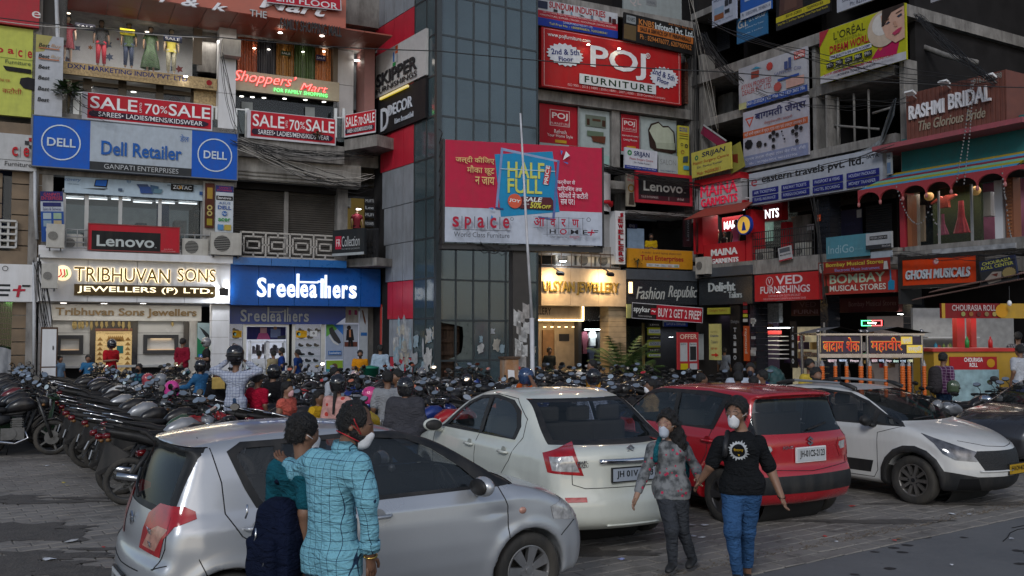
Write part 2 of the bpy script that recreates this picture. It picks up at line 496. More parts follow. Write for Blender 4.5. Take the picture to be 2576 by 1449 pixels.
def dev(t):
 """visual order of the short i sign, which stands before its consonant"""
 out=[]
 for ch in t:
  if ch=='\u093f' and out:
   k=len(out)-1
   while k>1 and out[k-1]=='\u094d':k-=2
   out.insert(k,ch)
  else:out.append(ch)
 return ''.join(out)
def building(name,label,W):
 return Site(W,thing(name,label,'building',tuple(W.O),W.ang))
def ring_mesh(cx,cz,r,rin,n=28):
 mb=MB();vs=[]
 for k in range(n):
  t=2*pi*k/n;c,q=cos(t),sin(t)
  vs+=[(cx+r*c,0,cz+r*q),(cx+rin*c,0,cz+rin*q)]
 mb.add(vs,[(2*k,2*((k+1)%n),2*((k+1)%n)+1,2*k+1)for k in range(n)]);return mb
def sign(W,label,box,n,bg,items=(),cat='sign',name='shop_sign',th=.08,rot=0.,frame=None,group=None,bgmat=None,fth=.03):
 """box = (u left, v top, u right, v bottom), heights read at the left edge; items are laid out in fractions of the board"""
 u0,vT,u1,vB=box
 a0,zT=W.az(u0,vT,n);_,zB=W.az(u0,vB,n);a1=W.a(u1,n)
 w,h=a1-a0,zT-zB
 t=thing(name,label,cat,tuple(W.pt(a0+w/2,zB,n)),W.ang,group)
 if rot:t.rotation_euler=(0,-rot,W.ang)
 mb=MB().box(-w/2,0,0,w/2,th,h)
 mb.ob('board',bgmat or(H(bg)if isinstance(bg,str)else bg),t)
 if frame:
  f=MB();q=fth
  f.box(-w/2-q,-.02,-q,-w/2,th,h+q);f.box(w/2,-.02,-q,w/2+q,th,h+q)
  f.box(-w/2,-.02,-q,w/2,th,0);f.box(-w/2,-.02,h,w/2,th,h+q)
  f.ob('frame',H(frame)if isinstance(frame,str)else frame,t)
 y=-.004
 X=lambda f:-w/2+w*f
 Z=lambda f:h*(1-f)
 for it in items:
  k=it[0];opt=it[-1]if isinstance(it[-1],dict)else{}
  mm=lambda c:c if not isinstance(c,str)else H(c)
  if k=='t':
   _,s,x0,y0,x1,y1,c=it[:7];o=dict(opt);ext=o.pop('ext',0.)
   text(dev(s),X(x0),Z(y1),X(x1),Z(y0),y,mm(c),t,ext=ext,**o)
  elif k=='r':
   _,x0,y0,x1,y1,c=it[:6];mb=MB().quad((X(x0),y,Z(y1)),(X(x1),y,Z(y1)),(X(x1),y,Z(y0)),(X(x0),y,Z(y0)))
   mb.ob(opt.get('name','panel'),mm(c),t)
  elif k=='o':
   _,cx,cy,r,rin,c=it[:6];mb=ring_mesh(X(cx),Z(cy),r*h,rin*h)
   o=mb.ob(opt.get('name','emblem'),mm(c),t);o.location.y=y
  elif k=='p':
   _,poly,c=it[:3];mb=MB().add([(X(a),y,Z(b))for a,b in poly],[tuple(range(len(poly)))])
   mb.ob(opt.get('name','emblem'),mm(c),t)
  elif k=='s':
   _,cx,cy,rx,ry,nn,c=it[:7]
   poly=[]
   for q in range(nn*2):
    g=1 if q%2==0 else.86;an=pi*q/nn
    poly.append((cx+rx*g*cos(an),cy+ry*g*sin(an)))
   mb=MB();vs=[(X(cx),y,Z(cy))]+[(X(a),y,Z(b))for a,b in poly]
   mb.add(vs,[(0,q+1,(q+1)%len(poly)+1)for q in range(len(poly))]);mb.ob('starburst',mm(c),t)
  y-=.004
 t['_w']=w;t['_h']=h
 return t
def ac_unit(W,u0,vT,u1,n,label,side=False,h=.56,d=.3):
 a0,zT=W.az(u0,vT,n);a1=W.a(u1,n);w=a1-a0;z0=zT-h
 t=thing('air_conditioner',label,'air conditioner',tuple(W.pt(a0+w/2,z0,n)),W.ang,'air conditioner units on the shop fronts')
 M_AC=mat('ac_casing',(.42,.41,.38),.5,var=.1,dirt=.4,dcol=(.15,.13,.1))
 body=MB();body.box(-w/2,0,0,w/2,d,h);body.ob('casing',M_AC,t,.012)
 r=min(w*.3,h*.42);cx=-w*.14
 f=MB();f.lathe([(r,0),(r,-.02),(r*.9,-.03)],20,M=MT((cx,0,h/2))@MR(pi/2,4,'X'));f.ob('fan_ring',M_AC,t)
 f=MB();f.add([(cx+r*.9*cos(q*.31416*1.0),-.004,h/2+r*.9*sin(q*.31416))for q in range(20)],[tuple(range(20))]);f.ob('fan_opening',mat('ac_dark',(.03,.03,.03),.7),t)
 g=MB()
 for k in range(-4,5):
  z=k*r/5;x=math.sqrt(max(0,(r*.9)**2-z*z));g.box(cx-x,-.035,h/2+z-.005,cx+x,-.028,h/2+z+.005)
 g.ob('grille',M_AC,t)
 b=MB();b.box(-w/2+.08,.02,-.08,-w/2+.12,d+.1,0);b.box(w/2-.12,.02,-.08,w/2-.08,d+.1,0);b.ob('bracket',M_BLKST,t)
 return t
def area(W,u,v,n,w,h,power,col,rx=0.,label=None,size=None):
 """a lit lamp the photograph shows: its light is part of the place"""
 a,z=W.az(u,v,n);p=W.pt(a,z,n)
 l=bpy.data.lights.new('lamp_light','AREA');l.energy=power;l.color=col;l.shape='RECTANGLE';l.size=w;l.size_y=h
 o=bpy.data.objects.new('lamp_light',l);o.location=p;o.rotation_euler=(rx,0,W.ang);COL.objects.link(o);return o
def fixture(W,u,v,n,col=(1,.95,.85),s=8,r=.09,label='',group='downlights'):
 a,z=W.az(u,v,n);p=W.pt(a,z,n)
 t=thing('downlight',label,'lamp',tuple(p),W.ang,group)
 mb=MB().cyl((0,0,-.012),(0,0,.0),r,n=12);mb.ob('lamp_disc',glow('disc%g_%s'%(s,''.join('%d'%(c*99)for c in col)),col,s),t)
 mb=MB().lathe([(r,.0),(r*1.25,-.006),(r*1.25,.02)],14);mb.ob('rim',M_WHITE,t)
 return t
def railing(W,root,a0,a1,z0,z1,n,m,bars=12,rails=(0,1),name='railing',r=.02):
 mb=MB()
 for f in rails:z=z0+(z1-z0)*f;mb.cyl((a0,-n,z),(a1,-n,z),r,n=6)
 for k in range(bars+1):a=a0+(a1-a0)*k/bars;mb.cyl((a,-n,z0),(a,-n,z1),r*.8,n=5)
 return mb.ob(name,m,root)
def shutter(S,u0,vT,u1,vB,n,parent=None,m=None):
 a0,z0,a1,z1=S.px(u0,vT,u1,vB,n);t=MB();k=int((z1-z0)/.08)
 for i in range(k):z=z0+i*.08;t.add([(a0,-n,z),(a1,-n,z),(a1,-n-.025,z+.04),(a0,-n-.025,z+.04),(a0,-n,z+.075),(a1,-n,z+.075)],[(0,1,2,3),(3,2,5,4)])
 return t.ob('shutter',m or M_SHUT,S.root)
BA=building('board_clad_building','furniture shop building clad in brown boards at the far left edge',WB)
def left_edge():
 S=BA;a_l=WB.a(-160);a_r=WB.a(88)
 S.box('wall',M_CONC,a_l,0,a_r,14,-6,-.6)
 S.pbox('roof_edge',M_CONC,82,55,150,90,-.5,.1)
 S.pbox('upper_wall',mat('dark_plaster',(.09,.09,.09),.9,dirt=.6),79,-60,150,60,-.6,-.1)
 MW=mat('clad_board',(.17,.12,.075),.6,var=.35,vs=2.2,bump=.15,bs=22)
 def boards(u0,u1,vT,vB,k,n):
  a0,z0,a1,z1=S.px(u0,vT,u1,vB,n);h=(z1-z0)/k
  for i in range(k):S.box('board',MW,a0,z0+i*h,a1,z0+(i+1)*h-.035,n-.12,n+ru(-.008,.008))
 boards(-160,84,288,326,1,.25)
 boards(31,97,422,655,6,.12)
 boards(-160,97,622,661,1,.2)
 boards(-160,-4,422,620,5,.12)
 boards(31,86,758,960,6,.1)
 boards(-160,-4,758,960,5,.1)
 S.pbox('glass',M_GLASSD,-4,422,31,620,-.3,-.27)
 S.pbox('curtain',mat('blue_curtain',(.02,.04,.14),.8),-4,422,20,600,-.55,-.5)
 a0,z0,a1,z1=S.px(-20,553,34,620,.3)
 for k in range(5):
  z=z0+(z1-z0)*k/4;S.box('rail',M_STEEL,a0,z-.03,a1,z+.03,.22,.28)
 for k in range(4):a=a0+(a1-a0)*k/3;S.box('rail_post',M_STEEL,a-.03,z0,a+.03,z1,.16,.22)
 S.pbox('glass',M_GLASSD,-4,758,31,950,-.3,-.27)
 a0,z0,a1,z1=S.px(-10,758,30,880,-.35)
 for k in range(6):
  a=a0+(a1-a0)*(k+.5)/6;t=MB()
  for q in range(9):z=z0+(z1-z0)*q/9;t.cyl((a,.5,z),(a+.01,.5,z+(z1-z0)/9-.02),.045,.04,n=7)
  t.ob('bamboo_stem',mat('bamboo',(.05,.2,.03),.5),S.root)
 mb=MB();p=lambda u,v,n=.35:(lambda q:(q[0],-n,q[1]))(WB.az(u,v,n))
 mb.tube([p(88,425),p(88,520),p(93,602)],.05,8);mb.tube([p(86,660),p(86,965)],.05,8);mb.tube([p(142,-10),p(147,150),p(141,285)],.06,8)
 mb.ob('drain_pipe',mat('pale_pipe',(.45,.47,.5),.5),S.root)
 sign(WB,'cut-off pinkish red sign with a white letter at the top left corner',(-90,-60,79,46),.45,'a8323c',[('t','e',.9,.6,1.02,.76,'e0e0e0')],th=.3)
 sign(WB,'lime green furniture sign with black blots at the left edge',(-90,52,81,280),.3,'b9bf5a',[('t','c',.715,.25,.775,.33,'b0202a',b3),('t','e',.845,.25,.905,.33,'b0202a',b3),('t','s p a',.3,.25,.66,.33,'b0202a',b3),('r',.69,.24,.694,.34,'333333'),('r',.815,.24,.819,.34,'333333'),('r',.3,.355,.92,.359,'2c5a2c'),('t','Furniture',.55,.375,.89,.42,'3a4a3a'),('p',[(.52,.45),(.9,.46),(.9,.51),(.56,.5)],'101014'),('p',[(.76,.57),(.86,.55),(1.02,.57),(1.0,.70),(.8,.68),(.745,.63)],'12121c'),('t','फर्नीचर एक',.4,.59,.62,.64,'a02020'),('t','कटौती',.52,.69,.78,.755,'a02020')],th=.2)
 sign(WB,'white furniture sign with red letter and black squares under the board beam',(-90,326,81,419),.4,'b4b6b8',[('t','c',.655,.36,.735,.62,'b0202a',{'bold':.03,'ext':.05}),('t','e',.815,.36,.895,.62,'b0202a',{'bold':.03,'ext':.05}),('r',.77,.34,.775,.64,'333333'),('r',.3,.72,.95,.73,'333333'),('p',[(.95,.695),(.98,.725),(.95,.755)],'333333'),('t','Furniture',.56,.77,.93,.9,'333333'),('r',.83,.17,.89,.28,'303438'),('r',.885,.08,.945,.18,'a01820'),('r',.89,.28,.945,.38,'303438'),('o',.965,.13,.05,.04,'333333')],th=.25)
 sign(WB,'white shop fascia with a black E and a red plus at the left edge',(-90,661,93,757),.35,M_WHITEP,[('r',.38,.54,.62,.60,'23282c',{'name':'lettering'}),('r',.38,.67,.62,.73,'23282c',{'name':'lettering'}),('r',.38,.80,.60,.86,'23282c',{'name':'lettering'}),('p',[(.66,.66),(.83,.66),(.82,.72),(.65,.72)],'b02038'),('p',[(.73,.56),(.77,.56),(.74,.88),(.70,.88)],'b02038'),('p',[(.78,.55),(.9,.55),(.88,.6),(.78,.6)],'23282c'),('o',.545,.12,.07,.055,'333333')],th=.3)
 a0,z0,a1,z1=S.px(-30,870,29,985,.9);mb=MB();N=14;vs=[]
 for i in range(N):
  for j in range(N):
   f,g=i/(N-1),j/(N-1)
   vs.append((a0+(a1-a0)*f,-.9-.12*sin(f*11+g*3)*g-.3*g*g-ru(0,.05),z1-(z1-z0+.5)*g-.12*f*f))
 mb.add(vs,[(i*N+j,(i+1)*N+j,(i+1)*N+j+1,i*N+j+1)for i in range(N-1)for j in range(N-1)],smooth=True)
 t=thing('tarpaulin','grey tarpaulin sheet hanging by the board-clad pillar at the left edge','tarpaulin',tuple(WB.O),WB.ang);mb.ob('sheet',mat('grey_tarp',(.2,.21,.23),.4),t)
left_edge()
BB=building('jewellery_building','three storey shopping building with jewellers, laptop shop and saree mall',WB)
def mannequin(W,u,vT,h,n,label,top,bottom,skin=(.45,.3,.2),dress=False,hair=True,arm=.0):
 a,zT=W.az(u,vT,n);z0=zT-h;s=h/1.75
 t=thing('mannequin',label,'mannequin',tuple(W.pt(a,z0,n)),W.ang)
 sk=mat('mannequin_skin_%.2f'%skin[0],skin,.45)
 b=MB();b.ell((0,0,1.62*s),(.085*s,.1*s,.12*s),10,8);b.cyl((0,0,1.42*s),(0,0,1.54*s),.05*s,n=8)
 for q in(-1,1):
  b.tube([(q*.2*s,0,1.38*s),(q*(.25+arm)*s,-.02,1.1*s),(q*(.26+arm)*s,-.08*s,.82*s)],[.045*s,.038*s,.025*s],7)
  b.tube([(q*.09*s,0,.85*s),(q*.1*s,0,.45*s),(q*.11*s,0,.05*s)],[.075*s,.055*s,.035*s],8);b.ell((q*.11*s,-.06*s,.04*s),(.04*s,.1*s,.035*s),8,5)
 b.ob('figure',sk,t)
 d=MB()
 prof=[(0,1.44),(.1,1.44),(.19,1.38),(.185,1.2),(.15,1.05),(.19,.86)]+([(.21,.7),(.24,.5)]if dress is True else([(.3,.5),(.36,.12)]if dress=='long' else[(.2,.8)]))
 d.lathe([(r*s,z*s)for r,z in prof],14,M=Matrix.Diagonal((1,.62,1,1)))
 for q in(-1,1):d.tube([(q*.17*s,0,1.38*s),(q*.235*s,0,1.2*s)],[.062*s,.055*s],8)
 d.ob('dress' if dress else 'shirt',top,t)
 if not dress:
  l=MB()
  for q in(-1,1):l.tube([(q*.085*s,0,.92*s),(q*.1*s,0,.5*s),(q*.11*s,0,.1*s)],[.105*s,.08*s,.06*s],9)
  l.ob('trousers',bottom,t)
 if hair:
  w=MB();w.ell((0,.02*s,1.65*s),(.1*s,.11*s,.12*s),10,7);w.ell((0,.07*s,1.54*s),(.09*s,.06*s,.14*s),8,6);w.ob('hair',mat('wig_dark',(.02,.014,.01),.7),t)
 return t
def sale_banner(W,label,box,n,right=1.0):
 b=[('r',.04,.02,.99,.93,'b5182c'),('t','SALE',.06,.12,.41,.56,'e6e6ea',{'bold':.012}),('t','70',.465,.2,.58,.58,'e6e6ea',b1),('t','%',.585,.24,.64,.5,'e6e6ea'),('t','UPTO',.395,.34,.475,.42,'e6e6ea',{'rot':pi/2}),('t','SALE',.65,.12,.98,.56,'e6e6ea',{'bold':.012}),('p',[(.05,.72),(.07,.65),(.93,.65),(.97,.72),(.96,.8),(.93,.86),(.07,.86),(.05,.8)],'2a1c33'),('t','SAREES• LADIES/MENS/KIDSWEAR',.12,.67,.92,.84,'e6e6ea',{'bold':.004})]
 return sign(W,label,box,n,'c8c8d0',b,cat='banner',name='sale_banner',th=.02)
def main_left():
 S=BB;A=lambda u,n=0.:WB.a(u,n);aL,aR=A(88),A(952)
 Z=lambda u,v,n=0.:WB.az(u,v,n)[1]
 z_f1=Z(97,640);z_dt=Z(95,430);z_s2=Z(600,345);z_s3=Z(600,83)
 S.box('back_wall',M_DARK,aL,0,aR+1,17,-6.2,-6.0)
 S.box('side_wall',M_CONC,aL-.25,0,aL,17,-6,.3);S.box('side_wall',M_CONC,aR+.6,0,aR+.85,17,-6,-.5)
 for z,th,mm in((3.55,.3,M_WHITEP),(z_f1,.3,M_CONC),(z_s2-.2,.45,M_CONC),(z_s3+.38,.35,M_CONC)):
  S.box('floor_slab',mm,aL,z-th,aR+.5,z,-6,-.15)
 S.box('step',mat('grey_stone',(.22,.22,.22),.5,var=.2),aL,0,aR,.28,-3,.6)
 S.box('roof_mass',M_CONC,aL,13.4,aR+1,17.5,-6,0)
 MG=mat('light_stone_tile',(.42,.42,.41),.25,var=.08,vs=2)
 n0=-1.3
 a0,z0,a1,z1=S.px(128,807,505,960,n0)
 for(ua,ub)in((128,228),(345,463)):
  for k,(va,vb)in enumerate(((807,838),(838,893),(893,926))):
   q=S.px(ua,va,ub,vb,n0);S.box('tile',MG,q[0],q[1]+.012,q[2],q[3],n0-.1,n0)
 S.pbox('plinth_recess',M_BLACK,128,926,463,990,n0-.4,n0-.1)
 S.pbox('counter_sill',M_STEEL,128,921,463,927,n0,n0+.12)
 S.pbox('door_surround',M_TILEB,227,807,240,960,n0-.05,n0+.05);S.pbox('door_surround',M_TILEB,333,807,347,960,n0-.05,n0+.05)
 S.pbox('door_lintel',M_TILEB,240,807,333,828,n0-.05,n0+.02)
 S.pbox('lintel_beam',mat('red_wood',(.18,.06,.03),.4),240,826,333,832,n0,n0+.08)
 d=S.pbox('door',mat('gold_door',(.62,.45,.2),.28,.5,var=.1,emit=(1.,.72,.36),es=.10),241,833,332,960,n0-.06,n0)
 q=S.px(243,836,331,955,n0)
 tri=MB();ww=.12
 for x0,x1 in((q[0],q[0]+.22),(q[2]-.22,q[2])):
  k=int((q[3]-q[1])/.16)
  for i in range(k):
   z=q[1]+i*.16;tri.add([(x0+.02,-n0-.012,z),(x1-.02,-n0-.012,z),((x0+x1)/2,-n0-.012,z+.12)],[(0,1,2)])
 for i in range(8):
  x=q[0]+.3+i*(q[2]-q[0]-.6)/8;tri.add([(x,-n0-.012,q[3]-.3),(x+.15,-n0-.012,q[3]-.3),(x+.075,-n0-.012,q[3]-.1)],[(0,2,1)])
 tri.ob('inlay',mat('dark_gold',(.28,.15,.04),.3,.6),d)
 for i in range(10):
  z=q[1]+.1+i*.2;S.box('door_groove',mat('dark_gold',(.28,.15,.04),.3,.6),q[0]+.26,z,q[2]-.26,z+.012,n0,n0+.006,parent=d)
 S.pbox('notice',H('1f5f60'),294,870,311,889,n0+.01,n0+.02,parent=d)
 for i,u in enumerate((185,190,200,208,219,230,243,256,268,285,300,310,325,434)):
  a,z=WB.az(u,808,n0+.1);mb=MB();h=ru(.2,.34)
  mb.add([(a-.03,-n0-.1,z),(a+.03,-n0-.1,z),(a+.05,-n0-.12,z-h*.6),(a,-n0-.1,z-h),(a-.05,-n0-.12,z-h*.5)],[(0,1,2,3,4)])
  mb.ob('garland_strip',mat('dried_leaf',(.3,.22,.08),.7),S.root)
 for i,(ua,ub,va,vb)in enumerate(((143,210,843,891),(361,449,842,890))):
  q=S.px(ua,va,ub,vb,n0+.08)
  c=thing('display_case','lit necklace display case %s'%('beside the white cabinet left of the gold door' if i==0 else 'right of the gold door behind the man in maroon'),'display case',tuple(WB.pt(q[0],q[1],n0+.02)),WB.ang)
  w,h=q[2]-q[0],q[3]-q[1];f=MB();e=.12
  for bx in((0,0,w,e),(0,h-e,w,h),(0,e,e,h-e),(w-e,e,w,h-e)):f.box(bx[0],-.1,bx[1],bx[2],.3,bx[3])
  f.ob('frame',M_BLKST,c)
  f=MB();f.box(e,.28,e,w-e,.3,h-e);f.ob('back_panel',mat('lit_cream',(.75,.55,.35),.6,emit=(1.,.62,.32),es=.42,var=.05),c)
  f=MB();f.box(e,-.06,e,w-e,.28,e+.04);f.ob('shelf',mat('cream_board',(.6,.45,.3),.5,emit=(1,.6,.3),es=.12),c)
  for k in range(3):
   x=e+(w-2*e)*(k+.5)/3;s=1.25 if(k==1 and i==1)else 1.
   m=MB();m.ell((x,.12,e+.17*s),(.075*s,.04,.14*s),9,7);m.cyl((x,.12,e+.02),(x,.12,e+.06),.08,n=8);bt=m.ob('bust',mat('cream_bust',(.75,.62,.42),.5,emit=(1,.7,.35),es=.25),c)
   g=MB();g.tube([(x+.06*s*cos(q2*.35),.075,e+(.19-.1*sin(q2*.35))*s)for q2 in range(10)],.012,5);g.ob('necklace',M_GOLD,bt)
  area(WB,(ua+ub)/2,va+9,n0+.03,w*.6,.05,.5,(1,.7,.4))
 S.pbox('corner_post',M_TILEB,463,807,477,960,n0,n0+.15);S.pbox('pillar',M_CONCL,477,807,497,960,n0-.1,n0+.25)
 sign(WB,'green and blue footwear poster panel behind the man in a grey helmet',(497,812,532,905),n0+.3,'1c6a4a',[('r',0,0,1,.5,'8aa0a8'),('p',[(.1,.1),(.7,.45),(1,.4),(.5,.2)],'20262c'),('p',[(0,.4),(1,.75),(1,1),(0,1)],'1c6a4a'),('r',.1,.85,.95,1,'1a5aa8'),('t','Sree',.2,.88,.8,.97,'dddddd')],cat='poster',name='poster')
 sign(WB,'grey inner fascia with brown letters over the jewellers entrance',(128,764,506,806),n0+.15,MG,[('t','Tribhuvan Sons Jewellers',.03,.22,.965,.82,mat('brown_letter',(.16,.1,.035),.4),{'bold':.035,'ext':.05})],th=.15)
 for u,v in((160,762),(262,763),(360,763),(454,763)):fixture(WB,u,v,-.4,s=7,label='round ceiling downlight under the white jewellers fascia, %s'%{160:'leftmost',262:'second from the left',360:'third from the left',454:'rightmost'}[u])
 area(WB,300,764,-.5,6.5,.3,45,(1,.93,.84))
 def block_pillar(ua,ub,va,vb,k,n,m=M_WHITEP):
  q=S.px(ua,va,ub,vb,n);h=(q[3]-q[1])/k
  for i in range(k):S.box('panel',m,q[0],q[1]+i*h+.012,q[2],q[1]+(i+1)*h,n-.5,n)
  S.box('pillar_core',M_CONC,q[0]+.03,q[1],q[2]-.03,q[3],n-.5,n-.01)
 block_pillar(98,128,758,970,4,0);block_pillar(534,577,765,975,5,.1)
 S.box('soffit',mat('grey_soffit',(.3,.3,.3),.6),A(97),3.2,A(577),3.26,-1.2,.2)
 q=S.px(92,648,578,757,.35)
 for k in range(4):
  x0=q[0]+(q[2]-q[0])*k/4;S.box('fascia_panel',M_WHITEP,x0,q[1],x0+(q[2]-q[0])/4-.012,q[3],-.1,.35)
 q2=S.px(97,628,583,647,.6);S.box('fascia_lip',M_WHITEP,q2[0],q2[1],q2[2],q2[3],-.1,.6)
 def free_write(t,m,box,n,ext,**k):
  a0,zT=WB.az(box[0],box[1],n);_,zB=WB.az(box[0],box[3],n);a1=WB.a(box[2],n)
  return text(t,a0,zB,a1,zT,-n,m,S.root,ext=ext,**k)
 halo=mat('halo_light',(.8,.7,.5),.5,emit=(1.,.78,.45),es=3.2,var=0);brz=mat('bronze_letter',(.12,.075,.02),.25,.7)
 for t,bx in(('TRIBHUVAN',(187,671,425,707)),('SONS',(447,675,540,708))):
  o=free_write(t,halo,bx,.353,.03,bold=.035);o=free_write(t,brz,bx,.44,.03,bold=.008)
 o=S.pbox('name_plate',mat('dark_bronze',(.035,.022,.006),.2,.7,var=.3),187,714,540,742,.36,.45)
 free_write('JEWELLERS (P) LTD.',mat('lit_letter',(.9,.8,.55),.5,emit=(1.,.84,.55),es=1.3,var=0),(195,719,534,737),.455,.03,bold=.01)
 cx,cz=WB.az(158,687,.37);mb=ring_mesh(0,0,.24,.01,24);o=mb.ob('emblem_disc',mat('lit_disc',(.9,.8,.6),.5,emit=(1.,.8,.5),es=.8,var=0),S.root);o.location=(cx,-.40,cz)
 for dx,c in((-.07,(.6,.03,.03)),(.03,(.6,.03,.03)),(.1,(.1,.4,.05))):
  mb=MB().tube([(cx+dx,-.42,cz+.12),(cx+dx+.03,-.42,cz-.05),(cx+dx-.05,-.42,cz-.13)],.022,5);mb.ob('emblem',mat('emb%.2f%.2f'%c[:2],c,.5,emit=c,es=.5),S.root)
 t=thing('flood_lamp','black wall flood lamp lit at the right end of the jewellers fascia','lamp',tuple(WB.pt(*WB.az(563,735,.8),.8)),WB.ang)
 mb=MB().box(-.14,-.05,-.12,.14,.05,.12);mb.box(-.04,0,.1,.04,.45,.16);mb.ob('housing',M_BLKST,t,.01);mb=MB().box(-.11,.052,-.09,.11,.056,.09);mb.ob('lens',glow('flood',(1,1,1),14),t)
 l=bpy.data.lights.new('lamp_light','AREA');l.energy=22;l.size=.2;l.color=(.92,.95,1);o=bpy.data.objects.new('lamp_light',l);o.location=(0,.07,0);o.rotation_euler=(R(100),0,R(35));o.parent=t;COL.objects.link(o)
 l=bpy.data.lights.new('lamp_light','AREA');l.energy=30;l.size=5;l.size_y=.1;l.shape='RECTANGLE';l.color=(1.,.82,.55);o=bpy.data.objects.new('lamp_light',l);o.location=WB.pt(WB.az(360,690,.7)[0],WB.az(360,712,.7)[1],.62);o.rotation_euler=(R(-90),0,WB.ang);COL.objects.link(o)
 BL=mat('blue_panel',(.004,.075,.32),.3,var=.06,spec=.25);BL2=mat('blue_panel_lip',(.01,.12,.38),.3,var=.06);BL3=mat('deep_blue_panel',(.008,.035,.21),.35,var=.08)
 q=S.px(579,665,957,767,.3)
 xs=[q[0]+(q[2]-q[0])*f for f in(0,.18,.41,.64,.86,1)]
 for i in range(5):S.box('fascia_panel',BL,xs[i]+.008,q[1],xs[i+1]-.008,q[3],-.1,.3)
 q=S.px(583,646,871,665,.55)
 for i in range(3):S.box('fascia_lip',BL2,q[0]+(q[2]-q[0])*i/3+.008,q[1],q[0]+(q[2]-q[0])*(i+1)/3-.008,q[3],-.1,.55)
 def sree(u0,vT,u1,vB,n,m,ext):
  a0,zT=WB.az(u0,vT,n);_,zB=WB.az(u0,vB,n);a1=WB.a(u1,n);w=a1-a0;h=zT-zB;y=-n
  X=lambda f:a0+w*f;Zz=lambda f:zB+h*f
  for s,x0,x1,tall in(('S',0,.088,.8),('r',.105,.17,.56),('e',.19,.275,.56),('e',.29,.372,.56),('e',.425,.50,.56),('a',.518,.588,.56),('e',.755,.83,.56),('r',.85,.908,.56),('s',.925,1.,.56)):
   text(s,X(x0),Zz(0),X(x1),Zz(tall),y,m,S.root,ext=ext,bold=.02)
  mb=MB()
  for x0,z0_,x1,z1_ in((.385,0,.41,1.),(.42,.62,.6,.69),(.63,0,.655,.82),(.6,.66,.66,.73),(.67,0,.69,.98),(.69,.44,.72,.52),(.705,0,.728,.5)):mb.box(X(x0),y-ext,Zz(z0_),X(x1),y,Zz(z1_))
  mb.ob('lettering',m,S.root)
 sree(647,686,895,747,.31,mat('lit_white_letter',(.8,.85,.9),.5,emit=(.85,.93,1.),es=1.0,var=0),.08)
 q=S.px(578,767,867,815,-.5);mb=MB()
 mb.prism([(q[0],q[1]),(q[2]-.35,q[1]),(q[2],q[1]+.25),(q[2],q[3]),(q[0],q[3])],.4,.5);mb.ob('inner_fascia',BL3,S.root)
 sree(605,771,776,809,-.39,mat('grey_letter',(.25,.27,.3),.4,.3),.04)
 n1=-.7
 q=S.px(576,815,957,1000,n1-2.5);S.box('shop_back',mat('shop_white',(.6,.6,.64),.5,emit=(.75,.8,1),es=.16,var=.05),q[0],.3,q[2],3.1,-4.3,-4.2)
 S.box('shop_ceiling',M_WHITE,A(576,n1),3.05,A(867,n1),3.1,-4.2,n1);
 for k in range(3):a=A(620+k*80,n1);o=S.box('tube_light',glow('tube',(.85,.92,1),7),a,3.0,a+1.3,3.04,-2.2,-2.1)
 area(WB,720,812,n1-1.2,5.5,1.5,85,(.84,.9,1.))
 MAL=mat('aluminium',(.55,.57,.58),.35,.7)
 for ua,ub in((612,620),(722,727),(735,743),(808,818)):S.pbox('door_frame',MAL,ua,815,ub,1000,n1-.05,n1+.05)
 S.pbox('door_frame',MAL,620,815,722,821,n1-.05,n1+.05)
 S.pbox('door_edge',M_BLACK,727,815,735,1000,n1-.2,n1)
 for ua,ub in((577,612),(743,808)):
  g=S.pbox('glass',M_GLASSD,ua,815,ub,960,n1,n1+.01)
  for k,vv in enumerate((835,853,873,895,912)):
   S.pbox('shelf',mat('glass_shelf',(.6,.66,.7),.2,emit=(.7,.85,1),es=.12),ua,vv,ub,vv+3,n1-.35,n1-.05)
   q=S.px(ua,vv-8,ub,vv,n1-.1);sh=MB();x=q[0]+.1
   while x<q[2]-.2:
    L=ru(.2,.26);sh.ell((x+L/2,.1-n1,q[1]+.05),(L/2,.05,.045),8,5);sh.ell((x+L*.25,.1-n1,q[1]+.09),(L/4,.05,.05),8,5);x+=L+ru(.03,.1)
   sh.ob('shoes',mat('shoe_dark',(.03,.025,.03),.5),S.root)
 sign(WB,'shop window poster of a woman in pink and a man with a laptop',(622,822,719,854),n1-.35,'1a1c58',[('r',.6,.15,.86,.85,'6878a0'),('o',.72,.1,.14,.001,'a07860'),('p',[(.3,.5),(.52,.5),(.6,1),(.24,1)],'a04a78'),('p',[(.33,.05),(.5,.05),(.5,.5),(.33,.5)],'a88088'),('p',[(.78,.75),(1,.65),(1,.9),(.78,.95)],'3a3f48')],cat='poster',name='poster')
 q=S.px(628,858,718,930,-1.6)
 for k in range(2):
  w=(q[2]-q[0])/2;f=MB();x=q[0]+k*w
  for bx in((x,q[1],x+w,q[1]+.06),(x,q[3]-.06,x+w,q[3]),(x,q[1],x+.06,q[3]),(x+w-.06,q[1],x+w,q[3]),(x,(q[1]+q[3])/2,x+w,(q[1]+q[3])/2+.03)):f.box(bx[0],1.55,bx[1],bx[2],1.9,bx[3])
  f.ob('cabinet_frame',M_WHITE,S.root)
  g=MB()
  for i in range(26):x2=x+ru(.1,w-.15);z2=q[1]+rng.choice((.08,(q[3]-q[1])/2+.05));g.box(x2,1.7,z2,x2+.06,1.8,z2+ru(.12,.35))
  g.ob('stock',mat('stock_dim',(.14,.12,.14),.7),S.root)
 yel=[('r',0,0,1,1,'c89a18'),('o',.22,.45,.26,.0,'101010'),('p',[(.2,.4),(.4,.35),(.38,.72),(.22,.7)],'80c0c0'),('t','MASK',.5,.1,.92,.24,'802010'),('t','ENTRY',.5,.4,.95,.5,'604010')]
 sign(WB,'yellow mask notice on the glass left of the shoe shop door',(585,832,608,849),n1+.06,'c89a18',yel,cat='notice',name='notice',th=.01)
